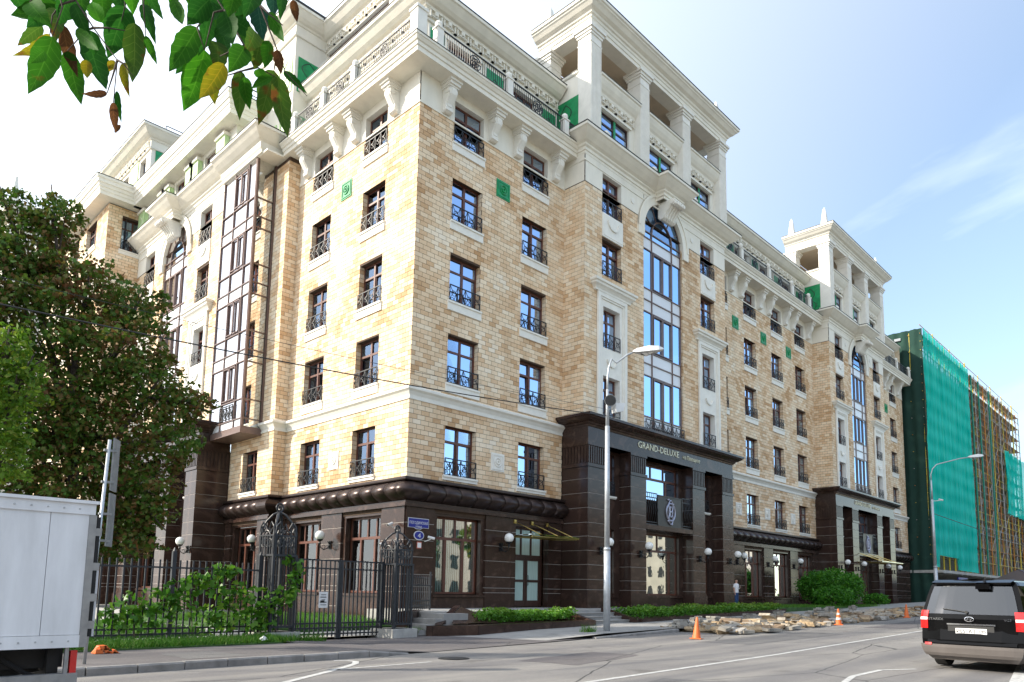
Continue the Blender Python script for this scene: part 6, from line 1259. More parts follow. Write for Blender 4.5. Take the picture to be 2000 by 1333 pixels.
while i < 20:
    y = -9.35+.10*(x-6.3)*(.75 if x > 20 else 1)+r.uniform(-.2, .2); nl = int(r.integers(3, 7)); o = thing('paver_stack', '%s small stack of grey pavers from the left, behind the rubble' % NM[i], 'paver stack', (x, y, road_z(x)+.14), r.uniform(-.3, .3), 'stacks of lifted pavers')
    for k in range(nl):
        for j in range(4 if k < nl-1 else int(r.integers(1, 4))):
            b = link('paver', pvm, o); b.location = (-.22+.215*(j % 2)+.2*(j//2)*.05+r.uniform(-.03, .03), -.12+.22*(j//2)+r.uniform(-.03, .03), .066*k); b.rotation_euler = (0, 0, r.uniform(-.2, .2)+(k % 2)*.0); b.scale = (1.05, 2.0, 1.0); b['tint'] = float(r.random())
    x += r.uniform(.62, 1.0)*(1 if i < 10 else 1.9); i += 1
# ------------------------------------------------------------------ box truck cut by the left edge
M['boxw'] = mat('white_box_panel', (.80, .82, .85), .38, .09, 2.2, bump=.06, bscale=3, stretch=(1.6, 1, .3)); M['chass'] = mat('black_chassis', (.015, .015, .016), .7, .3, 5); M['rub'] = mat('black_rubber', (.02, .02, .02), .85, .2, 8); M['amber'] = mat('amber_lens', (.8, .3, .02), .3, .05, 4); M['redl'] = mat('red_lens', (.62, .012, .012), .22, .1, 4, coat=.6); M['galv'] = mat('grey_aluminium', (.36, .37, .38), .42, .12, 6, metal=.5)
T = thing('box_truck', 'white box truck seen from its side, cut off by the left edge', 'truck', (-15.60, -14.55, 0)); bx = T
def tb(name, m, *boxes, par=None):
    mb = MB()
    for b in boxes: mb.box(*b)
    return mb.build(name, m, par or T)
tb('cargo_box', M['boxw'], (-4.2, -.02, .03, 2.0, .84, 2.60))
for a, b in ((-4.2, -3.4), (-3.395, -2.6), (-2.595, -1.8), (-1.795, -1.0), (-.995, -.45), (-.447, -.03)): tb('side_panel', M['boxw'], (a+.002, b-.002, 0, .03, .98, 2.52))
tb('edge_profile', M['boxw'], (-4.2, .03, -.02, .06, 2.52, 2.66)); tb('bottom_profile', M['boxw'], (-4.2, -.03, -.012, .03, .82, .975)); tb('corner_profile', M['galv'], (-.03, .05, -.015, .08, .82, 2.52))
tb('roof_edge', M['boxw'], (-4.2, .06, -.05, 2.05, 2.66, 2.70))
mb = MB()
for k in range(24): mb.cyl((-.15-.17*k, -.013, .90), (-.15-.17*k, -.02, .90), .012, n=6); mb.cyl((-.15-.17*k, -.021, 2.585), (-.15-.17*k, -.028, 2.585), .012, n=6)
o = mb.build('rivets', M['steel'], T); o['kind'] = 'stuff'
for z in (1.1, 1.45, 1.85, 2.3): tb('hinge', M['galv'], (.05, .12, -.01, .02, z-.05, z+.05))
tb('rear_door', M['chass'], (.06, .10, .0, 1.9, .95, 2.5)); tb('open_door_edge', M['boxw'], (.10, .14, .05, .09, .95, 1.9))
tb('marker_lamp', M['galv'], (-1.02, -.93, -.03, 0, 1.18, 1.36)); tb('vent', M['chass'], (-1.36, -1.26, -.02, 0, .985, 1.08)); tb('side_lamp', M['amber'], (-1.12, -.97, -.02, .03, .72, .77))
tb('chassis', M['chass'], (-4.2, -.1, .35, .5, .55, .80), (-4.2, -.1, 1.4, 1.55, .55, .80), (-.3, -.18, .2, 1.9, .42, .82), (-1.9, -1.7, .3, 1.7, .5, .8))
tb('underrun_bar', M['galv'], (-.95, -.02, -.02, .10, .36, .50)); tb('tail_lamp', M['redl'], (-.10, -.03, .02, .1, .45, .78)); tb('bar_stay', M['galv'], (-.16, -.12, .03, .08, .48, .82))
for (y0, y1) in ((.12, .34), (1.66, 1.88)):
    mb = MB(); mb.cyl((-1.95, y0, .36), (-1.95, y1, .36), .36, n=24); w = mb.build('wheel', M['rub'], T); mb = MB(); mb.cyl((-1.95, y0-.01, .36), (-1.95, y0+.03, .36), .2, n=16); mb.build('rim', M['galv'], w)
mb = MB(); mb.add([(-1.5, .5, .4), (-.5, .5, .78), (-.3, .5, .5), (-1.3, .5, .32)], [(0, 1, 2, 3)]); mb.tube([(-.9, .3, .8), (-.5, .3, .5), (-.25, .25, .4)], .03, 6); mb.build('mudguard', M['chass'], T)
tag(tb('cardboard', mat('worn_cardboard', (.45, .40, .36), .9, .1, 4), (0, 0, 0, 0, 0, 0)), None) if False else None
o = thing('orange_bag', 'crumpled orange litter on the verge behind the truck', 'litter', (-13.2, -7.6, .14)); mb = MB()
for k in range(7): mb.hexa([(a*.22+random.uniform(-.06, .06), b*.12, d*.09+.08*math.sin(k)) for d in (0, 1) for a, b in ((-1+k*.25, -1), (-.7+k*.25, -1), (-.7+k*.25, 1), (-1+k*.25, 1))])
mb.build('sheet', M['orange'], o); o = thing('litter', 'scrap of white paper on the grass verge left of the gate', 'litter', (-9.35, -6.8, .2)); mb = MB(); mb.add([(-.1, -.05, 0), (.09, -.06, .03), (.08, .06, .1), (-.08, .07, .06), (0, 0, .13)], [(0, 1, 4), (1, 2, 4), (2, 3, 4), (3, 0, 4)]); mb.build('scrap', M['paper'], o)
T.scale = (1, 1, .965)
# ------------------------------------------------------------------ black van
M['carblk'] = mat('black_car_paint', (.004, .004, .0045), .12, .1, 2, coat=.0, spec=.16); M['carbe'] = mat('beige_grey_bumper', (.135, .12, .112), .42, .08, 3, coat=.2, metal=.2); M['tint'] = glass('tinted_glass', (.08, .08, .09), .07, .02, (.95, .97, 1)); M['chrome'] = mat('chrome', (.8, .8, .82), .12, .05, 5, metal=1); M['clr'] = mat('clear_lens', (.75, .7, .68), .2, .05, 5)
VN = thing('van', 'black and beige passenger van parked at the right edge, seen from behind', 'van', (-.54, -20.86, .03), math.radians(-7)); VN.scale = (1, 1.055, .985); VL = 5.1
def hw(z): return np.interp(z, [.18, .3, .42, .62, .9, 1.1, 1.25, 1.6, 1.82, 1.9, 1.94], [.80, .90, .94, .965, .975, .97, .955, .885, .825, .77, .60])
ZS = [.18, .3, .42, .62, .9, 1.1, 1.25, 1.6, 1.82, 1.9, 1.94]
def rearx(z): return np.interp(z, [.18, .3, .5, .62, .66, 1.1, 1.2, 1.85, 1.94], [.10, .0, -.03, .0, .05, .05, .07, .26, .36])
def ring(x, k, top):
    P = []
    for z in ZS:
        zz = min(z, top); P.append((x, hw(zz)*k, zz))
    return P+[(x, 0, min(1.965, top+.025))]+[(a, -b, c) for a, b, c in P[::-1]]
st = []
for k, x in ((1, None), (1.0, .45), (1, 1.6), (1, 3.0), (1, 3.45)):
    st.append(ring(x if x else 0, 1, 1.94))
st[0] = [(rearx(z)+.07*(abs(y)/max(hw(z), .1))**4, y*.985, z) for _, y, z in st[0]]
st += [ring(4.1, .98, 1.3), ring(4.6, .95, 1.05), ring(5.05, .82, .85), ring(5.12, .7, .6)]
mb = MB(); vs = [v for s in st for v in s]; n = len(st[0]); mid = n//2
for i in range(len(st)-1):
    for j in range(n-1):
        lowz = max(vs[i*n+j][2], vs[i*n+j+1][2]) <= .5
        mb.f.append((i*n+j, i*n+j+1, (i+1)*n+j+1, (i+1)*n+j)); mb.mi.append(1 if lowz else 0); mb.t.append(0)
mb.v = vs
for j in range(len(ZS)-1):   # rear face strips
    a, b, c, d = j, j+1, n-2-j, n-1-j; m_ = 5; z0_, z1_ = ZS[j], ZS[j+1]
    for q in range(m_):
        def P_(t, z): y = (hw(z)*.985)*(1-2*t); return (rearx(z)+.07*(abs(1-2*t))**4, y, z)
        o_ = len(mb.v); mb.v += [P_(q/m_, z0_), P_((q+1)/m_, z0_), P_((q+1)/m_, z1_), P_(q/m_, z1_)]; mb.f.append((o_, o_+1, o_+2, o_+3)); mb.mi.append(1 if z1_ <= .5 else 0); mb.t.append(0)
body = mb.build('body', [M['carblk'], M['carbe']], VN, smooth=False)
def rp(y, z, off=-.012): return (rearx(z)+.07*min(1, abs(y)/hw(z))**4+off, y, z)
def rpatch(name, m, y0, y1, z0, z1, off=-.012, ny=8, nz=4, shape=None, par=None):
    mb = MB(); g = []
    for j in range(nz+1):
        z = z0+(z1-z0)*j/nz
        for i in range(ny+1):
            t = i/ny; a, b = (y0, y1) if shape is None else shape(z, y0, y1); g.append(rp(a+(b-a)*t, z, off))
    k = ny+1; N0 = len(g); g2 = [(x+.02, y, z) for x, y, z in g]
    f = [(j*k+i, j*k+i+1, (j+1)*k+i+1, (j+1)*k+i) for j in range(nz) for i in range(ny)]
    edge = [i for i in range(k)]+[j*k+ny for j in range(1, nz+1)]+[nz*k+i for i in range(ny-1, -1, -1)]+[j*k for j in range(nz-1, 0, -1)]
    f += [(a, b, b+N0, a+N0) for a, b in zip(edge, edge[1:]+edge[:1])]
    mb.add(g+g2, f); return mb.build(name, m, par or VN)
tg = rpatch('tailgate', M['carblk'], -.80, .80, .54, 1.86, -.008, 10, 12, lambda z, a, b: (-(hw(z)-.13), hw(z)-.13))
rpatch('rear_window', M['tint'], -.8, .8, 1.19, 1.80, -.018, 10, 6, lambda z, a, b: (-(hw(z)-.10), hw(z)-.10))
mb = MB(); mb.add([(.16, -.74, 1.885), (.16, .74, 1.885), (.42, .76, 1.95), (.42, -.76, 1.95), (.22, -.72, 1.84), (.22, .72, 1.84)], [(0, 1, 2, 3), (0, 4, 5, 1), (4, 3, 2, 5), (0, 3, 4), (1, 5, 2)]); mb.build('spoiler', M['carblk'], VN)
for s in (-1, 1):
    lp = rpatch('tail_lamp', M['redl'], .8*s, .95*s, .86, 1.26, -.03, 3, 6, lambda z, a, b, s=s: (s*(hw(z)-.155), s*(hw(z)+.0)))
    rpatch('reversing_lens', M['clr'], .8*s, .95*s, 1.05, 1.11, -.036, 3, 1, lambda z, a, b, s=s: (s*(hw(z)-.15), s*(hw(z)+.002)), lp)
rpatch('bumper', M['carbe'], -.93, .93, .27, .52, -.045, 12, 4, lambda z, a, b: (-(hw(z)-.0), hw(z)-.0)); rpatch('trim_strip', M['chrome'], -.47, .43, .955, .985, -.03, 8, 1); rpatch('plate_recess', M['ink'], -.44, .42, .71, .94, -.012, 6, 2)
pl = rpatch('number_plate', M['whitep'], -.31, .27, .755, .885, -.022, 4, 1)
def vtext(body_, y0, y1, z, size, m, off, par=None):
    me = text_mesh(body_, size*1.35, .003, abs(y0-y1), True); me.materials.append(m); q = link('lettering', me, par or VN); q.matrix_local = Matrix(((0, 0, -1, rp((y0+y1)/2, z+size/2, off)[0]), (-1, 0, 0, y0), (0, 1, 0, z), (0, 0, 0, 1)))
vtext('Р051АТ', .25, -.11, .785, .085, M['ink'], -.026); vtext('190', -.17, -.29, .80, .055, M['ink'], -.026); vtext('STAREX', .80, .50, 1.05, .05, M['chrome'], -.022); vtext('VGT', -.62, -.76, 1.06, .05, M['chrome'], -.022)
mb = MB(); mb.tube([rp(.085*math.cos(a)+.0, 1.085+.048*math.sin(a), -.03) for a in [2*PI*i/24 for i in range(25)]], .011, 6)
for y in (-.035, .04): mb.bar(rp(y+.022, 1.05, -.03), rp(y-.026, 1.12, -.03), .02, .014)
mb.bar(rp(.035, 1.078, -.03), rp(-.035, 1.092, -.03), .016, .014); mb.build('emblem', M['chrome'], VN)
mb = MB(); mb.tube([rp(.50, 1.30, -.04), rp(.25, 1.27, -.045), rp(.05, 1.235, -.04)], .012, 6); mb.cyl(rp(.05, 1.235, -.06), rp(.05, 1.235, .0), .03, n=10); mb.build('wiper', M['ink'], VN)
mb = MB(); mb.box(.10, .19, -.38, -.12, 1.74, 1.86); mb.bar((.16, -.25, 1.85), (.3, -.25, 1.95), .03); mb.build('parking_mirror', M['carblk'], VN); mb = MB(); mb.cyl((.3, -.25, 1.93), (.3, -.25, 2.02), .01, n=6); mb.build('aerial', M['ink'], VN)
for s in (-1, 1):
    for x0_, x1_ in ((.5, 1.55), (1.62, 2.7), (2.76, 3.35)):
        mb = MB(); zz = (1.24, 1.42, 1.6, 1.76); g = [(x, s*(hw(z)+.006), z) for z in zz for x in (x0_, x1_)]; mb.add(g, [(2*i, 2*i+1, 2*i+3, 2*i+2) for i in range(3)]); mb.build('side_window', M['tint'], VN)
    for x in (.85, 4.15):
        mb = MB(); mb.cyl((x, s*.92, .33), (x, s*.70, .33), .335, n=26); w = mb.build('wheel', M['rub'], VN); mb = MB(); mb.cyl((x, s*.93, .33), (x, s*.9, .33), .21, n=16); mb.build('rim', M['galv'], w)
mb = MB(); mb.cyl((.5, -.3, .25), (.1, -.3, .25), .04, n=8); mb.box(.3, 4.6, -.7, .7, .2, .3); mb.build('underbody', M['chass'], VN)
rpatch('fog_reflector', M['redl'], .72, .86, .50, .55, -.055, 2, 1)
# ------------------------------------------------------------------ the man on the terrace
M['skin'] = mat('skin', (.52, .30, .21), .55, .06, 6); M['tee'] = mat('white_cotton', (.78, .78, .80), .85, .04, 5, bump=.2, bscale=12); M['jean'] = mat('blue_denim', (.025, .07, .19), .85, .25, 6); M['shoe'] = mat('dark_shoe', (.03, .03, .035), .6, .2, 6)
PP = thing('person', 'bald man in a white T-shirt and blue jeans holding a phone, standing on the terrace', 'person', (24.1, -2.35, .78), math.radians(0))
def skinbody():
    # joints, facing -Y; left hand (+x) raised to the chest
    J = [(0, 0, .95, .135, .105), (0, 0, 1.08, .135, .10), (0, 0, 1.25, .15, .11), (0, .01, 1.40, .15, .10), (0, .01, 1.48, .065, .065), (0, -.01, 1.56, .06, .06), (0, -.02, 1.63, .075, .092), (0, -.02, 1.715, .07, .085),
         (.19, 0, 1.41, .06, .06), (.255, .03, 1.20, .05, .05), (.24, .01, 1.12, .045, .045), (.14, -.20, 1.20, .034, .034), (.06, -.27, 1.27, .03, .03),
         (-.19, 0, 1.41, .06, .06), (-.25, .03, 1.16, .05, .05), (-.25, -.02, .92, .036, .036), (-.245, -.04, .84, .03, .03),
         (.09, 0, .86, .095, .095), (.11, -.01, .50, .07, .07), (.115, .01, .12, .05, .05), (.12, .02, .05, .04, .04), (.13, -.13, .035, .042, .032),
         (-.09, 0, .86, .095, .095), (-.12, -.02, .50, .07, .07), (-.14, .01, .12, .05, .05), (-.14, .02, .05, .04, .04), (-.16, -.13, .035, .042, .032)]
    E = [(0, 1), (1, 2), (2, 3), (3, 4), (4, 5), (5, 6), (6, 7), (3, 8), (8, 9), (9, 10), (10, 11), (11, 12), (3, 13), (13, 14), (14, 15), (15, 16), (0, 17), (17, 18), (18, 19), (19, 20), (20, 21), (0, 22), (22, 23), (23, 24), (24, 25), (25, 26)]
    hands = []
    for base, wr, dirs in ((12, 11, (-.75, -.25, .5)), (16, 15, (.05, -.2, -1))):
        o = Vector(J[base][:3]); d = Vector(dirs).normalized(); s = d.cross(Vector((0, 1, 0))).normalized()
        for k, l in ((-1.5, .07), (-.5, .085), (.5, .08), (1.5, .062)):
            p1 = o+d*.03+s*k*.016; p2 = o+d*(.03+l*.55)+s*k*.017+Vector((0, -.008, 0)); p3 = o+d*(.03+l)+s*k*.016+Vector((0, .012, 0))
            i = len(J); J += [(*p1, .011, .011), (*p2, .0095, .0095), (*p3, .008, .008)]; E += [(base, i), (i, i+1), (i+1, i+2)]
        t1 = o+s*.03+d*.005; t2 = o+s*.045+d*.04; i = len(J); J += [(*t1, .012, .012), (*t2, .009, .009)]; E += [(base, i), (i, i+1)]
    me = bpy.data.meshes.new('body'); me.from_pydata([j[:3] for j in J], E, []); ob = bpy.data.objects.new('body', me); COL.objects.link(ob); sk = ob.modifiers.new('s', 'SKIN'); sk.branch_smoothing = .3
    for v, j in zip(me.skin_vertices[0].data, J): v.radius = j[3:]
    me.skin_vertices[0].data[0].use_root = True
    sb = ob.modifiers.new('u', 'SUBSURF'); sb.levels = 2; sb.render_levels = 2; dg = bpy.context.evaluated_depsgraph_get(); dg.update(); m2 = bpy.data.meshes.new_from_object(ob.evaluated_get(dg)); bpy.data.objects.remove(ob); return m2
bm_ = skinbody(); bm_.materials.clear()
for m in ('skin', 'tee', 'jean', 'shoe'): bm_.materials.append(M[m])
for pg in bm_.polygons:
    c = pg.center; pg.use_smooth = True
    if c.z < .09: pg.material_index = 3
    elif c.z < .93 and abs(c.x) < .22 and not (c.x < -.19): pg.material_index = 2
    elif c.z < 1.47 and (abs(c.x) < .17 or c.z > 1.22) and c.y > -.17: pg.material_index = 1
    else: pg.material_index = 0
link('body', bm_, PP)
mb = MB()   # loose shirt shell
prof = [(.185, .90), (.19, .96), (.178, 1.08), (.19, 1.22), (.205, 1.36), (.16, 1.45), (.085, 1.485)]; vs = []
for rx, z in prof: vs += [(rx*math.cos(2*PI*i/18), .005+rx*.72*math.sin(2*PI*i/18), z) for i in range(18)]
mb.add(vs, [(18*i+j, 18*i+(j+1) % 18, 18*i+18+(j+1) % 18, 18*i+18+j) for i in range(6) for j in range(18)])
for s, a, b in ((1, (.17, 0, 1.42), (.25, .02, 1.24)), (-1, (-.17, 0, 1.42), (-.25, .02, 1.22))): mb.cyl(a, b, .085, .078, n=12, caps=False)
mb.build('shirt', M['tee'], PP, smooth=True)
mb = MB(); mb.sphere((-.027, -.105, 1.665), .011, 8, 6); mb.sphere((.027, -.105, 1.665), .011, 8, 6); mb.box(-.025, .025, -.108, -.1, 1.595, 1.603); mb.build('face', M['ink'], PP); mb = MB(); mb.add([(-.014, -.1, 1.628), (.014, -.1, 1.628), (0, -.098, 1.67), (0, -.13, 1.632)], [(0, 1, 3), (1, 2, 3), (2, 0, 3)])
for s in (-1, 1): mb.sphere((s*.078, -.01, 1.645), .018, 8, 6)
mb.build('nose_and_ears', M['skin'], PP); o = thing('phone', "dark phone in the man's raised hand", 'phone', (24.14, -2.65, 2.09)); mb = MB(); mb.hexa([(-.035, -.006, -.07), (.035, -.006, -.07), (.035, .006, -.07), (-.035, .006, -.07), (-.035, -.02, .07), (.035, -.02, .07), (.035, -.008, .07), (-.035, -.008, .07)]); mb.build('case', M['ink'], o)
# ------------------------------------------------------------------ building under renovation with netting and scaffold, far white house
RB = thing('netted_building', 'grey-brown building under renovation behind green netting and scaffold', 'building', (68, 0, 0)); M['oldw'] = mat('dirty_render', (.34, .29, .24), .9, .2, .6); M['dark'] = mat('dark_opening', (.03, .03, .032), .6, .2, 3); M['palew'] = mat('pale_render', (.62, .61, .58), .8, .08, 1)
mb = MB(); mb.box(.3, 57, .0, 14, 4.2, 30.5); mb.build('wall', M['oldw'], RB); mb = MB(); mb.box(0, 57, 0, 14, 30.5, 30.8); mb.build('roof', M['roof'], RB)
wm = MB(); wm.box(0, 1.5, -.04, .1, 0, 2.0); wm = wm.mesh('window', M['dark'])
for f in range(7):
    for k in range(15): link('window', wm, RB, (2.2+3.6*k, 0, 6.2+3.5*f))
mb = MB(); mb.box(.3, 57, .2, 14, .8, 4.2); mb.build('ground_floor', M['palew'], RB); mb = MB(); mb.box(0, 57, -3.2, .2, 4.2, 4.5); mb.build('protective_roof', M['conc'], RB)
for k in range(12): mb = MB(); mb.box(1+4.6*k, 2.6+4.6*k, .12, .2, 1.0, 3.4); mb.build('shop_door', M['dark'] if k % 3 else M['palew'], RB)
for k in range(24): mb = MB(); mb.bar((1+2.35*k, -3.1, 4.2), (1+2.35*k, -.2, 3.7), .25); mb.build('canopy_bracket', M['conc'], RB)
NM_ = bpy.data.materials.new('green_netting'); NM_.use_nodes = True; t = NM_.node_tree; t.nodes.clear(); oo = N(t, 'ShaderNodeOutputMaterial'); df = N(t, 'ShaderNodeBsdfDiffuse'); tl = N(t, 'ShaderNodeBsdfTranslucent'); tp_ = N(t, 'ShaderNodeBsdfTransparent')
co = N(t, 'ShaderNodeTexCoord'); nz = N(t, 'ShaderNodeTexNoise'); nz.inputs['Scale'].default_value = .5; nz.inputs['Detail'].default_value = 6; cr_ = N(t, 'ShaderNodeValToRGB'); cr_.color_ramp.elements[0].color = (.0, .48, .38, 1); cr_.color_ramp.elements[1].color = (.04, .70, .59, 1); t.links.new(co.outputs['Object'], nz.inputs['Vector']); t.links.new(nz.outputs['Fac'], cr_.inputs[0])
mq = N(t, 'ShaderNodeMapping'); mq.inputs['Scale'].default_value = (1.6, 1, .10); n5 = N(t, 'ShaderNodeTexNoise'); n5.inputs['Scale'].default_value = 1.2; n5.inputs['Detail'].default_value = 5; t.links.new(co.outputs['Object'], mq.inputs[0]); t.links.new(mq.outputs[0], n5.inputs['Vector']); wv = N(t, 'ShaderNodeTexWave', bands_direction='Z'); wv.inputs['Scale'].default_value = .165; wv.inputs['Distortion'].default_value = 1.2; t.links.new(co.outputs['Object'], wv.inputs['Vector']); av = N(t, 'ShaderNodeMath', operation='MULTIPLY_ADD'); av.inputs[1].default_value = .3; t.links.new(wv.outputs['Fac'], av.inputs[0]); t.links.new(n5.outputs['Fac'], av.inputs[2]); t.links.new(av.outputs[0], cr_.inputs[0]); cr_.color_ramp.elements[0].position = .35; cr_.color_ramp.elements[1].position = .9
for q in (df, tl): t.links.new(cr_.outputs[0], q.inputs[0])
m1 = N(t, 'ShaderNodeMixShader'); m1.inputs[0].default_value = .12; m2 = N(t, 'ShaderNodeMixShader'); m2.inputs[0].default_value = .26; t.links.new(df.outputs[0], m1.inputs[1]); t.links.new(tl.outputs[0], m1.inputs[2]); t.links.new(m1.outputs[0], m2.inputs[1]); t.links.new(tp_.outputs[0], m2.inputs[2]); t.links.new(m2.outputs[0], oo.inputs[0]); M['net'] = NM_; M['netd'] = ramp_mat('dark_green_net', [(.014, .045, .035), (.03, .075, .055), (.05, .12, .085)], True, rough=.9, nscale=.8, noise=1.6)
def drape(label, P0, du, dz, nu, nz_, amp, m, holes=False, seed=1, name='netting', lw=(0, 1)):
    r = np.random.default_rng(seed); P0, du, dz = Vector(P0), Vector(du), Vector(dz); nn = du.cross(dz).normalized(); mb = MB()
    for j in range(nz_+1):
        for i in range(nu+1):
            w = amp*(math.sin(i*1.3+.4*math.sin(j*.35))+.5*math.sin(i*3.1+j*.2))+amp*.5*(r.random()-.5); mb.v.append(tuple(P0+du*i/nu+dz*j/nz_+nn*w))
    for j in range(nz_):
        for i in range(nu):
            if holes and (lw[0] < i/nu < lw[1]) and j/nz_ < .045: continue
            a = j*(nu+1)+i; mb.f.append((a, a+1, a+nu+2, a+nu+1)); mb.mi.append(0); mb.t.append(0)
    o = mb.build(name, m, None, smooth=True); tag(o, label, 'netting', 'scaffold netting'); return o
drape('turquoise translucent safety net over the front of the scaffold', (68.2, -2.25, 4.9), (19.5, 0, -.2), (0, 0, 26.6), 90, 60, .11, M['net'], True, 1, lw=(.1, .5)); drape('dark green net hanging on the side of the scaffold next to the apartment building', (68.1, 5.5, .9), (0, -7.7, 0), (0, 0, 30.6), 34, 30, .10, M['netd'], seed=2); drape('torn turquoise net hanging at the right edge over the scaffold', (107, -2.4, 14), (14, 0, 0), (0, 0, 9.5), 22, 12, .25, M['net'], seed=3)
SC = thing('scaffold', 'orange and yellow tube scaffold with timber decks on the renovated building', 'scaffold', (68, 0, 0)); tubm = [mat('yellow_tube', (.62, .48, .05), .5, .15, 6), mat('orange_tube', (.50, .19, .03), .5, .15, 6), mat('grey_tube', (.35, .35, .34), .5, .15, 6), mat('green_strip', (.0, .22, .15), .7, .2, 5)]; M['timber'] = mat('scaffold_timber', (.55, .47, .36), .9, .25, 3)
for k in range(23):
    for y in (-2.0, -.8): mb = MB(); mb.cyl((.3+2.4*k, y, 4.5), (.3+2.4*k, y, 31.2+(k % 3)*.5), .065 if k % 4 else .09, n=6); mb.build('pole', tubm[(k*7+int(y < -1)) % 3 if k > 7 else 0], SC)
for f in range(14):
    z = 6.2+1.9*f
    for k in range(22):
        if f % 1 == 0 and (k > 7 or f > 12): mb = MB(); mb.box(.3+2.4*k, 2.6+2.4*k, -1.95, -.85, z, z+.07); mb.build('deck', M['timber'], SC)
    mb = MB(); mb.cyl((0, -2.02, z+1.0), (53.5, -2.02, z+1.0), .04, n=5); mb.cyl((0, -.78, z), (53.5, -.78, z), .04, n=5); mb.cyl((0, -2.02, z), (53.5, -2.02, z), .04, n=5); mb.build('ledger', tubm[f % 3], SC)
for f in range(13):
    for k in range(8, 22, 2): mb = MB(); z = 6.2+1.9*f; s = 1 if (f+k//2) % 2 else -1; mb.cyl((.3+2.4*(k+(0 if s > 0 else 1)), -2.05, z), (.3+2.4*(k+(1 if s > 0 else 0)), -2.05, z+1.9), .035, n=5); mb.build('brace', tubm[2], SC)
for x in (21.5, 25.5, 31.5): mb = MB(); mb.box(x, x+.35, -2.25, -2.1, 4.6, 31.0); mb.build('net_strip', tubm[3], SC)
for k in range(12): mb = MB(); z = 30.6; mb.box(19+2.6*k, 21.2+2.6*k, -1.5, -1.45, z, z+1.3); mb.build('tarpaulin', M['palew'], SC)
o = thing('white_house', 'white house with rounded bay at the far right edge beyond the scaffold', 'building', (122, -3, 0)); mb = MB(); mb.box(0, 30, -1.5, 14, 0, 15); mb.build('wall', M['palew'], o); mb = MB(); mb.lathe((0, -1, 4.5), [(2.6, 0), (2.6, 4.3), (2.9, 4.4), (2.9, 4.9), (2.6, 5), (2.6, 9.6), (3.1, 9.8), (3.1, 10.3), (.1, 11)], 20); mb.build('bay', M['palew'], o)
for z in (5.2, 9.8):
    for a in (150, 200, 250, 290): mb = MB(); c = Vector((2.62*math.cos(math.radians(a)), -1+2.62*math.sin(math.radians(a)), z)); t_ = Vector((-math.sin(math.radians(a)), math.cos(math.radians(a)), 0))*.5; mb.prism([c-t_, c+t_, c+t_+Vector((0, 0, 2.6)), c-t_+Vector((0, 0, 2.6))], Vector((math.cos(math.radians(a)), math.sin(math.radians(a)), 0))*.05); mb.build('window', M['dark'], o)
o = thing('site_fence', 'grey sheet-metal site fence below the netting', 'fence', (67.8, -4.5, 0))
for k in range(9): mb = MB(); mb.box(2.4*k+.02, 2.4*k+2.36, -.03, .03, 1.0, 3.3); mb.build('panel', M['galv'], o)
o = thing('site_board', 'blue and white construction information board behind the van', 'information board', (63.5, -5.6, 1.0)); mb = MB(); mb.box(0, 3.6, -.05, .05, .1, 2.6); mb.build('board', M['blue'], o); mb = MB()
for k in range(6): mb.box(1.0-.1*(k % 2), 3.2-.4*(k % 3), -.07, -.05, 2.3-.27*k, 2.42-.27*k)
mb.box(.15, 2.0, -.07, -.05, .15, .95); mb.build('print', M['paper'], o); mb = MB(); mb.box(.2, .3, -.04, .04, -.1, .1); mb.box(3.3, 3.4, -.04, .04, -.1, .1); mb.build('leg', M['galv'], o)
o = thing('kiosk', 'low kiosk with brown ribbed roof just above the van roof at the right edge', 'kiosk', (70, -9.2, 1.0)); mb = MB(); mb.box(0, 9, -2, 2, 0, 2.2); mb.build('wall', M['palew'], o); mb = MB(); mb.add([(-.5, -2.6, 2.1), (9.5, -2.6, 2.1), (9.5, 2.6, 2.1), (-.5, 2.6, 2.1), (2, 0, 3.6), (7.5, 0, 3.6)], [(0, 1, 5, 4), (1, 2, 5), (2, 3, 4, 5), (3, 0, 4)])
for k in range(14): mb.bar((.2+.65*k, -2.62, 2.12), (2.1+.4*k, -.02, 3.62), .07)
mb.build('roof', M['dwood'], o); mb = MB(); mb.box(-.02, 9, -2.05, -2.0, 1.4, 2.0); mb.box(-.05, 0, -2, 2, 1.4, 2.0); mb.build('sign_band', M['blue'], o)
# ------------------------------------------------------------------ houses across the street, seen only as reflections in glass and granite
M['warmw'] = mat('warm_render', (.46, .42, .36), .9, .1, .4)
def plain_house(label, x0, x1, y0, y1, h, side):
    o = thing('house', label, 'building', (x0, y0, 0)); mb = MB(); mb.box(0, x1-x0, 0, y1-y0, -.5, h); mb.build('wall', M['warmw'], o); mb = MB(); mb.box(-.3, x1-x0+.3, -.3, y1-y0+.3, h, h+.4); mb.build('roof', M['roof'], o)
    n = int((x1-x0 if side == 'y' else y1-y0)/3.2)
    for f in range(int(h/3.3)):
        for k in range(n): link('window', wx if side == 'y' else wy, o, (1.2+3.2*k, y1-y0, 1.1+3.3*f) if side == 'y' else (x1-x0, 1.2+3.2*k, 1.1+3.3*f))
wx = MB(); wx.box(0, 1.4, -.05, .04, 0, 1.8); wx = wx.mesh('window', M['dark']); wy = MB(); wy.box(-.05, .04, 0, 1.4, 0, 1.8); wy = wy.mesh('window', M['dark'])
plain_house('long warm-coloured house across the road from the apartment building', 20, 130, -58, -48, 15, 'y'); plain_house('warm-coloured house across the road behind the camera', -40, 14, -62, -50, 13, 'y'); plain_house('warm-coloured house on the far side of the yard, left of the camera', -72, -60, -15, 60, 13, 'x')
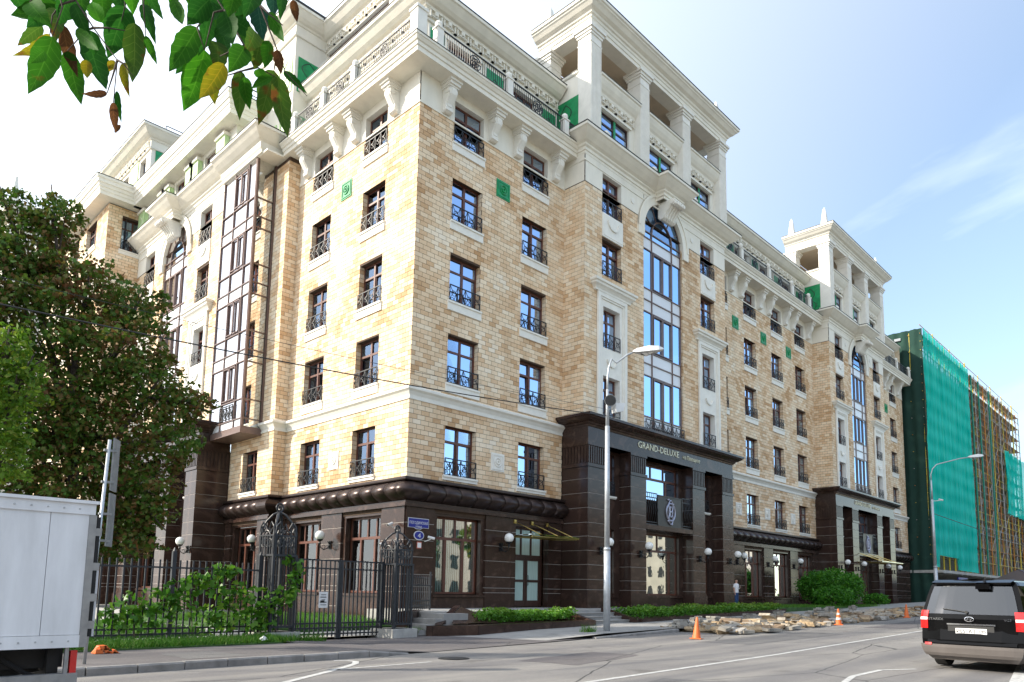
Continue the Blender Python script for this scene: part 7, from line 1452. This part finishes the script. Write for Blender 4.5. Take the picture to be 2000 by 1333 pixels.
# ------------------------------------------------------------------ leafy branch hanging in from above, close to the camera
TWIG = [[(-18.052, -22.577, 3.456), (-17.988, -22.62, 3.311), (-17.969, -22.625, 3.223), (-17.926, -22.657, 3.144), (-17.87, -22.701, 3.052), (-17.866, -22.684, 2.932)], [(-17.87, -22.701, 3.052), (-17.856, -22.714, 3.042), (-17.835, -22.73, 3.006)], [(-18.062, -22.633, 3.411), (-18.025, -22.642, 3.24), (-18.003, -22.652, 3.162), (-18.015, -22.625, 3.08)], [(-17.894, -22.691, 3.565), (-17.864, -22.678, 3.31), (-17.856, -22.676, 3.247), (-17.859, -22.665, 3.205)], [(-17.76, -22.889, 3.462), (-17.713, -22.906, 3.273), (-17.674, -22.935, 3.2), (-17.653, -22.947, 3.142)], [(-17.674, -22.935, 3.2), (-17.624, -22.971, 3.099), (-17.593, -22.993, 3.038), (-17.555, -23.029, 3.012)], [(-17.669, -22.986, 3.464), (-17.621, -23.005, 3.275), (-17.605, -23.011, 3.216), (-17.557, -23.039, 3.085), (-17.536, -23.051, 3.027), (-17.487, -23.092, 2.958)], [(-17.705, -22.9, 3.188), (-17.722, -22.875, 3.149), (-17.701, -22.886, 3.085)], [(-17.516, -23.008, 3.497), (-17.502, -22.996, 3.343), (-17.497, -22.996, 3.313)]]
LIMB = [(-19.254, -20.745, 4.5), (-18.486, -21.924, 4.045), (-18.057, -22.58, 3.5), (-17.764, -22.892, 3.506), (-17.523, -23.013, 3.573)]
LEAF = [((-17.954, -22.398, 3.342), (-18.057, -22.279, 3.301), 0.032, 'g'), ((-17.968, -22.371, 3.375), (-18.023, -22.351, 3.247), 0.0354, 'd'), ((-17.991, -22.499, 3.164), (-18.01, -22.464, 2.974), 0.041, 'g'), ((-17.983, -22.418, 3.221), (-18.053, -22.373, 3.118), 0.0204, 'y'), ((-17.954, -22.421, 3.271), (-17.916, -22.428, 3.114), 0.0237, 'b'), ((-17.933, -22.415, 3.197), (-17.888, -22.437, 3.029), 0.0318, 'g'), ((-17.971, -22.62, 3.212), (-17.915, -22.622, 3.126), 0.0236, 'd'), ((-17.891, -22.432, 3.28), (-17.835, -22.477, 3.089), 0.0419, 'd'), ((-17.882, -22.465, 3.372), (-17.824, -22.455, 3.321), 0.0354, 'l'), ((-17.935, -22.768, 3.091), (-17.957, -22.74, 3.156), 0.0226, 'l'), ((-17.843, -22.627, 3.284), (-17.845, -22.537, 3.153), 0.0447, 'd'), ((-17.823, -22.658, 3.224), (-17.819, -22.681, 3.02), 0.0337, 'o'), ((-17.827, -22.742, 3.234), (-17.796, -22.755, 3.115), 0.0194, 'd'), ((-17.814, -22.739, 3.143), (-17.772, -22.707, 3.09), 0.0134, 'g'), ((-17.888, -22.702, 2.94), (-17.942, -22.681, 2.912), 0.0116, 'b'), ((-17.846, -22.681, 3.07), (-17.825, -22.667, 2.976), 0.015, 'y'), ((-17.813, -22.504, 3.085), (-17.793, -22.497, 2.992), 0.0112, 'd'), ((-17.882, -22.744, 2.895), (-17.857, -22.696, 2.833), 0.0129, 'b'), ((-17.839, -22.671, 2.881), (-17.842, -22.639, 2.866), 0.0074, 'b'), ((-17.926, -22.618, 3.063), (-17.932, -22.641, 2.993), 0.0163, 'y'), ((-17.852, -22.596, 3.118), (-17.852, -22.553, 3.103), 0.0139, 'y'), ((-18.074, -22.622, 3.148), (-18.029, -22.663, 3.069), 0.0311, 'g'), ((-17.785, -22.853, 3.209), (-17.768, -22.902, 3.115), 0.0204, 'g'), ((-17.731, -22.976, 3.171), (-17.757, -22.875, 3.143), 0.0342, 'd'), ((-17.649, -22.746, 3.312), (-17.658, -22.73, 3.171), 0.027, 'd'), ((-17.684, -22.77, 3.232), (-17.747, -22.742, 3.066), 0.0372, 'g'), ((-17.641, -22.721, 3.21), (-17.651, -22.671, 3.012), 0.0494, 'l'), ((-17.631, -22.781, 3.211), (-17.619, -22.804, 3.079), 0.0314, 'o'), ((-17.68, -22.952, 3.183), (-17.659, -22.979, 3.076), 0.0351, 'd'), ((-17.561, -22.807, 3.383), (-17.623, -22.744, 3.338), 0.0418, 'd'), ((-17.6, -22.983, 3.239), (-17.556, -22.951, 3.164), 0.0283, 't'), ((-17.521, -22.875, 3.32), (-17.477, -22.921, 3.236), 0.0255, 'g'), ((-17.611, -23.045, 3.09), (-17.599, -23.001, 3.021), 0.0318, 'o'), ((-17.667, -23.075, 3.013), (-17.691, -23.051, 2.93), 0.0307, 'g'), ((-17.564, -22.811, 3.139), (-17.543, -22.75, 3.014), 0.0269, 'o'), ((-17.685, -22.989, 2.998), (-17.728, -22.981, 2.863), 0.0285, 'y'), ((-17.506, -22.915, 3.118), (-17.526, -22.849, 2.964), 0.0359, 'o'), ((-17.578, -23.094, 2.966), (-17.538, -23.107, 2.796), 0.03, 'o'), ((-17.612, -23.149, 2.997), (-17.587, -23.137, 2.945), 0.0166, 'b'), ((-17.525, -23.017, 3.051), (-17.462, -23.044, 2.998), 0.0135, 'd'), ((-17.591, -23.187, 3.137), (-17.575, -23.174, 3.087), 0.0125, 'b'), ((-17.6, -23.011, 3.019), (-17.584, -23.023, 2.983), 0.0175, 'l'), ((-17.574, -23.053, 2.989), (-17.604, -22.995, 2.96), 0.0145, 'g'), ((-17.633, -22.909, 3.209), (-17.582, -22.939, 3.174), 0.0272, 'd'), ((-17.99, -22.759, 3.039), (-17.949, -22.83, 2.965), 0.0194, 'g'), ((-18.041, -22.691, 2.985), (-18.069, -22.672, 2.946), 0.0194, 'g')]
LEAF += [((-18.031, -22.324, 3.414), (-17.985, -22.376, 3.291), 0.0385, 'g'), ((-18.071, -22.347, 3.356), (-18.037, -22.313, 3.316), 0.0282, 'd'), ((-17.939, -22.523, 3.355), (-17.917, -22.521, 3.259), 0.0341, 'g'), ((-17.853, -22.552, 3.404), (-17.826, -22.53, 3.33), 0.038, 'd'), ((-17.811, -22.752, 3.293), (-17.81, -22.726, 3.218), 0.024, 'g'), ((-17.965, -22.426, 3.31), (-17.982, -22.46, 3.169), 0.0316, 'o'), ((-17.895, -22.565, 3.342), (-17.873, -22.534, 3.271), 0.031, 'g'), ((-17.979, -22.605, 3.245), (-17.99, -22.576, 3.157), 0.0326, 'd'), ((-17.884, -22.802, 3.222), (-17.857, -22.791, 3.15), 0.0258, 'l'), ((-17.98, -22.281, 3.33), (-18.028, -22.25, 3.238), 0.023, 'o'), ((-17.922, -22.613, 3.163), (-17.892, -22.568, 3.122), 0.024, 'd'), ((-17.73, -22.797, 3.345), (-17.707, -22.815, 3.232), 0.0366, 'g'), ((-17.66, -22.807, 3.369), (-17.675, -22.847, 3.218), 0.0405, 'd'), ((-17.695, -23.044, 3.208), (-17.678, -22.985, 3.144), 0.0339, 'g'), ((-17.655, -23.084, 3.203), (-17.676, -23.118, 3.055), 0.0339, 'd'), ((-17.497, -22.846, 3.473), (-17.478, -22.805, 3.375), 0.0293, 't'), ((-17.636, -22.663, 3.438), (-17.568, -22.673, 3.348), 0.0362, 'g'), ((-17.559, -22.762, 3.357), (-17.545, -22.784, 3.238), 0.0293, 'g'), ((-17.625, -22.777, 3.272), (-17.614, -22.825, 3.149), 0.0253, 'd'), ((-17.616, -22.721, 3.134), (-17.586, -22.7, 3.065), 0.0224, 'y'), ((-17.637, -23.062, 3.087), (-17.665, -23.072, 2.989), 0.0256, 'o'), ((-17.611, -23.098, 3.053), (-17.595, -23.049, 3.002), 0.0227, 'g'), ((-17.634, -22.837, 3.369), (-17.609, -22.884, 3.264), 0.0342, 'o'), ((-17.737, -22.733, 3.371), (-17.738, -22.689, 3.311), 0.0248, 'g'), ((-17.566, -22.848, 3.098), (-17.527, -22.791, 3.036), 0.0234, 'g'), ((-17.655, -22.685, 3.235), (-17.687, -22.646, 3.133), 0.0241, 'd'), ((-17.623, -23.173, 3.154), (-17.634, -23.192, 3.047), 0.018, 'd'), ((-17.866, -22.9, 3.158), (-17.819, -22.89, 3.102), 0.0167, 'd')]
TWIG += [[(-17.969, -22.625, 3.223), (-17.998, -22.592, 3.208), (-18.01, -22.573, 3.178), (-18.01, -22.564, 3.123)], [(-17.921, -22.635, 3.159), (-17.936, -22.619, 3.151), (-17.966, -22.576, 3.091)], [(-17.914, -22.603, 3.182), (-17.886, -22.633, 3.182), (-17.849, -22.671, 3.175)], [(-17.87, -22.701, 3.052), (-17.875, -22.687, 3.005), (-17.881, -22.673, 2.958)], [(-17.624, -22.971, 3.099), (-17.648, -22.943, 3.083), (-17.669, -22.917, 3.068)], [(-17.593, -22.993, 3.038), (-17.619, -22.963, 3.028), (-17.656, -22.921, 3.01)], [(-17.565, -23.057, 3.071), (-17.567, -23.049, 3.034), (-17.567, -23.046, 3.016)], [(-17.674, -22.935, 3.2), (-17.693, -22.913, 3.193), (-17.701, -22.886, 3.085)], [(-17.605, -23.011, 3.216), (-17.584, -23.029, 3.19), (-17.554, -23.055, 3.159)], [(-18.103, -22.523, 3.455), (-18.067, -22.533, 3.295), (-18.055, -22.534, 3.222), (-18.059, -22.528, 3.214)], [(-17.851, -22.792, 3.461), (-17.837, -22.773, 3.27), (-17.834, -22.767, 3.214), (-17.821, -22.765, 3.124)], [(-17.79, -22.857, 3.462), (-17.777, -22.838, 3.271), (-17.778, -22.829, 3.227)]]
BR_ = thing('tree_branch', 'leafy maple branch with browning leaves hanging in from the top left corner', 'branch', LIMB[0]); O_ = Vector(LIMB[0])
mb = MB(); mb.tube([Vector(q)-O_ for q in LIMB], .03, 8, r1=.012); mb.build('limb', M['bark'], BR_, smooth=True)
for q in TWIG: mb = MB(); mb.tube([Vector(LIMB[2 if q[0][0] < -17.5 else 3])-O_]*0+[Vector(p)-O_ for p in q], .0035, 6, r1=.0012); mb.build('twig', M['bark'], BR_, smooth=True)
def leafmat(nm, c, c2, spots):
    m = mat(nm, c, .6, .1, 14, col2=c2, spec=.12); t = m.node_tree; b = t.nodes['Principled BSDF']; src = b.inputs['Base Color'].links[0].from_socket; co = N(t, 'ShaderNodeTexCoord')
    at = N(t, 'ShaderNodeAttribute', attribute_name='vein'); sp = N(t, 'ShaderNodeSeparateXYZ'); t.links.new(at.outputs['Vector'], sp.inputs[0]); ab = N(t, 'ShaderNodeMath', operation='ABSOLUTE'); t.links.new(sp.outputs[0], ab.inputs[0])
    fr_ = N(t, 'ShaderNodeMath', operation='MULTIPLY_ADD'); fr_.inputs[1].default_value = -.16; t.links.new(ab.outputs[0], fr_.inputs[0]); t.links.new(sp.outputs[1], fr_.inputs[2]); f8 = N(t, 'ShaderNodeMath', operation='MULTIPLY'); f8.inputs[1].default_value = 8; t.links.new(fr_.outputs[0], f8.inputs[0]); ff = N(t, 'ShaderNodeMath', operation='FRACT'); t.links.new(f8.outputs[0], ff.inputs[0])
    l1 = N(t, 'ShaderNodeMath', operation='LESS_THAN'); l1.inputs[1].default_value = .09; t.links.new(ff.outputs[0], l1.inputs[0]); l2 = N(t, 'ShaderNodeMath', operation='LESS_THAN'); l2.inputs[1].default_value = .045; t.links.new(ab.outputs[0], l2.inputs[0]); lm = N(t, 'ShaderNodeMath', operation='MAXIMUM'); t.links.new(l1.outputs[0], lm.inputs[0]); t.links.new(l2.outputs[0], lm.inputs[1]); lk = N(t, 'ShaderNodeMath', operation='MULTIPLY'); lk.inputs[1].default_value = .45; t.links.new(lm.outputs[0], lk.inputs[0])
    vx = N(t, 'ShaderNodeMix', data_type='RGBA'); vx.inputs[7].default_value = (min(1, c[0]*1.9+.02), min(1, c[1]*1.5+.03), c[2]*1.6+.01, 1); t.links.new(lk.outputs[0], vx.inputs[0]); t.links.new(src, vx.inputs[6]); src = vx.outputs[2]; n = N(t, 'ShaderNodeTexNoise'); n.inputs['Scale'].default_value = 22; n.inputs['Detail'].default_value = 4
    r = N(t, 'ShaderNodeValToRGB'); r.color_ramp.elements[0].position = spots; r.color_ramp.elements[1].position = spots+.12; x = N(t, 'ShaderNodeMix', data_type='RGBA'); x.inputs[7].default_value = (.13, .055, .012, 1); t.links.new(co.outputs['Object'], n.inputs['Vector']); t.links.new(n.outputs['Fac'], r.inputs[0]); t.links.new(r.outputs[0], x.inputs[0]); t.links.new(src, x.inputs[6]); t.links.new(x.outputs[2], b.inputs['Base Color'])
    tr = N(t, 'ShaderNodeBsdfTranslucent'); t.links.new(x.outputs[2], tr.inputs[0]); ms = N(t, 'ShaderNodeMixShader'); ms.inputs[0].default_value = .5; t.links.new(b.outputs[0], ms.inputs[1]); t.links.new(tr.outputs[0], ms.inputs[2]); t.links.new(ms.outputs[0], t.nodes['Material Output'].inputs[0]); return m
LM = dict(g=leafmat('leaf_green', (.035, .155, .01), (.024, .105, .008), .66), d=leafmat('leaf_dark', (.02, .11, .012), (.014, .075, .01), .72), l=leafmat('leaf_light', (.06, .25, .012), (.04, .19, .01), .74), y=leafmat('leaf_yellow', (.26, .22, .01), (.12, .17, .01), .55), b=leafmat('leaf_brown', (.12, .055, .02), (.07, .03, .015), .6), o=leafmat('leaf_olive', (.06, .13, .015), (.04, .10, .012), .56), t=leafmat('leaf_teal', (.02, .085, .05), (.015, .06, .035), .75))
for i, (a, b, w, k) in enumerate(LEAF):
    a, b = Vector(a), Vector(b); d = b-a; ln = d.length; d.normalize(); vw = (CAM-a).normalized(); s = d.cross(vw).normalized(); nv = s.cross(d); rt = Matrix.Rotation(random.uniform(-.5, .5), 3, d); s = rt @ s; nv = rt @ nv; mb = MB(); n_ = 18; vs = []; lob = .07*random.random()+.02; cu = random.uniform(-.22, .22); ph = random.random()*6
    for j in range(n_+1):
        t_ = j/n_; wd = w*2.6*(max(t_, 1e-6)**.58*max(0, 1-t_)**1.0)*(1-.25*t_**3); wl = wd*(1+lob*math.sin(t_*31+ph)*(t_ > .25)*(t_ < .85)); wr = wd*(1+lob*math.sin(t_*29+ph+2)*(t_ > .25)*(t_ < .85)); c = a+d*ln*t_+nv*(.10*ln*math.sin(PI*t_)*(-1 if i % 3 else 1))+s*(cu*ln*t_*t_*.5)
        vs += [c-s*wl+nv*wl*.35, c-s*wl*.5+nv*wl*.13, c, c+s*wr*.5+nv*wr*.13, c+s*wr+nv*wr*.35]
    mb.add([v-O_ for v in vs], [(5*j+q, 5*j+q+1, 5*j+q+6, 5*j+q+5) for j in range(n_) for q in range(4)]); me = mb.mesh('leaf', LM[k], True); va = me.attributes.new('vein', 'FLOAT_VECTOR', 'POINT'); va.data.foreach_set('vector', [q_ for j in range(n_+1) for x_ in (-1, -.5, 0, .5, 1) for q_ in (x_, j/n_, 0.0)]); link('leaf', me, BR_)
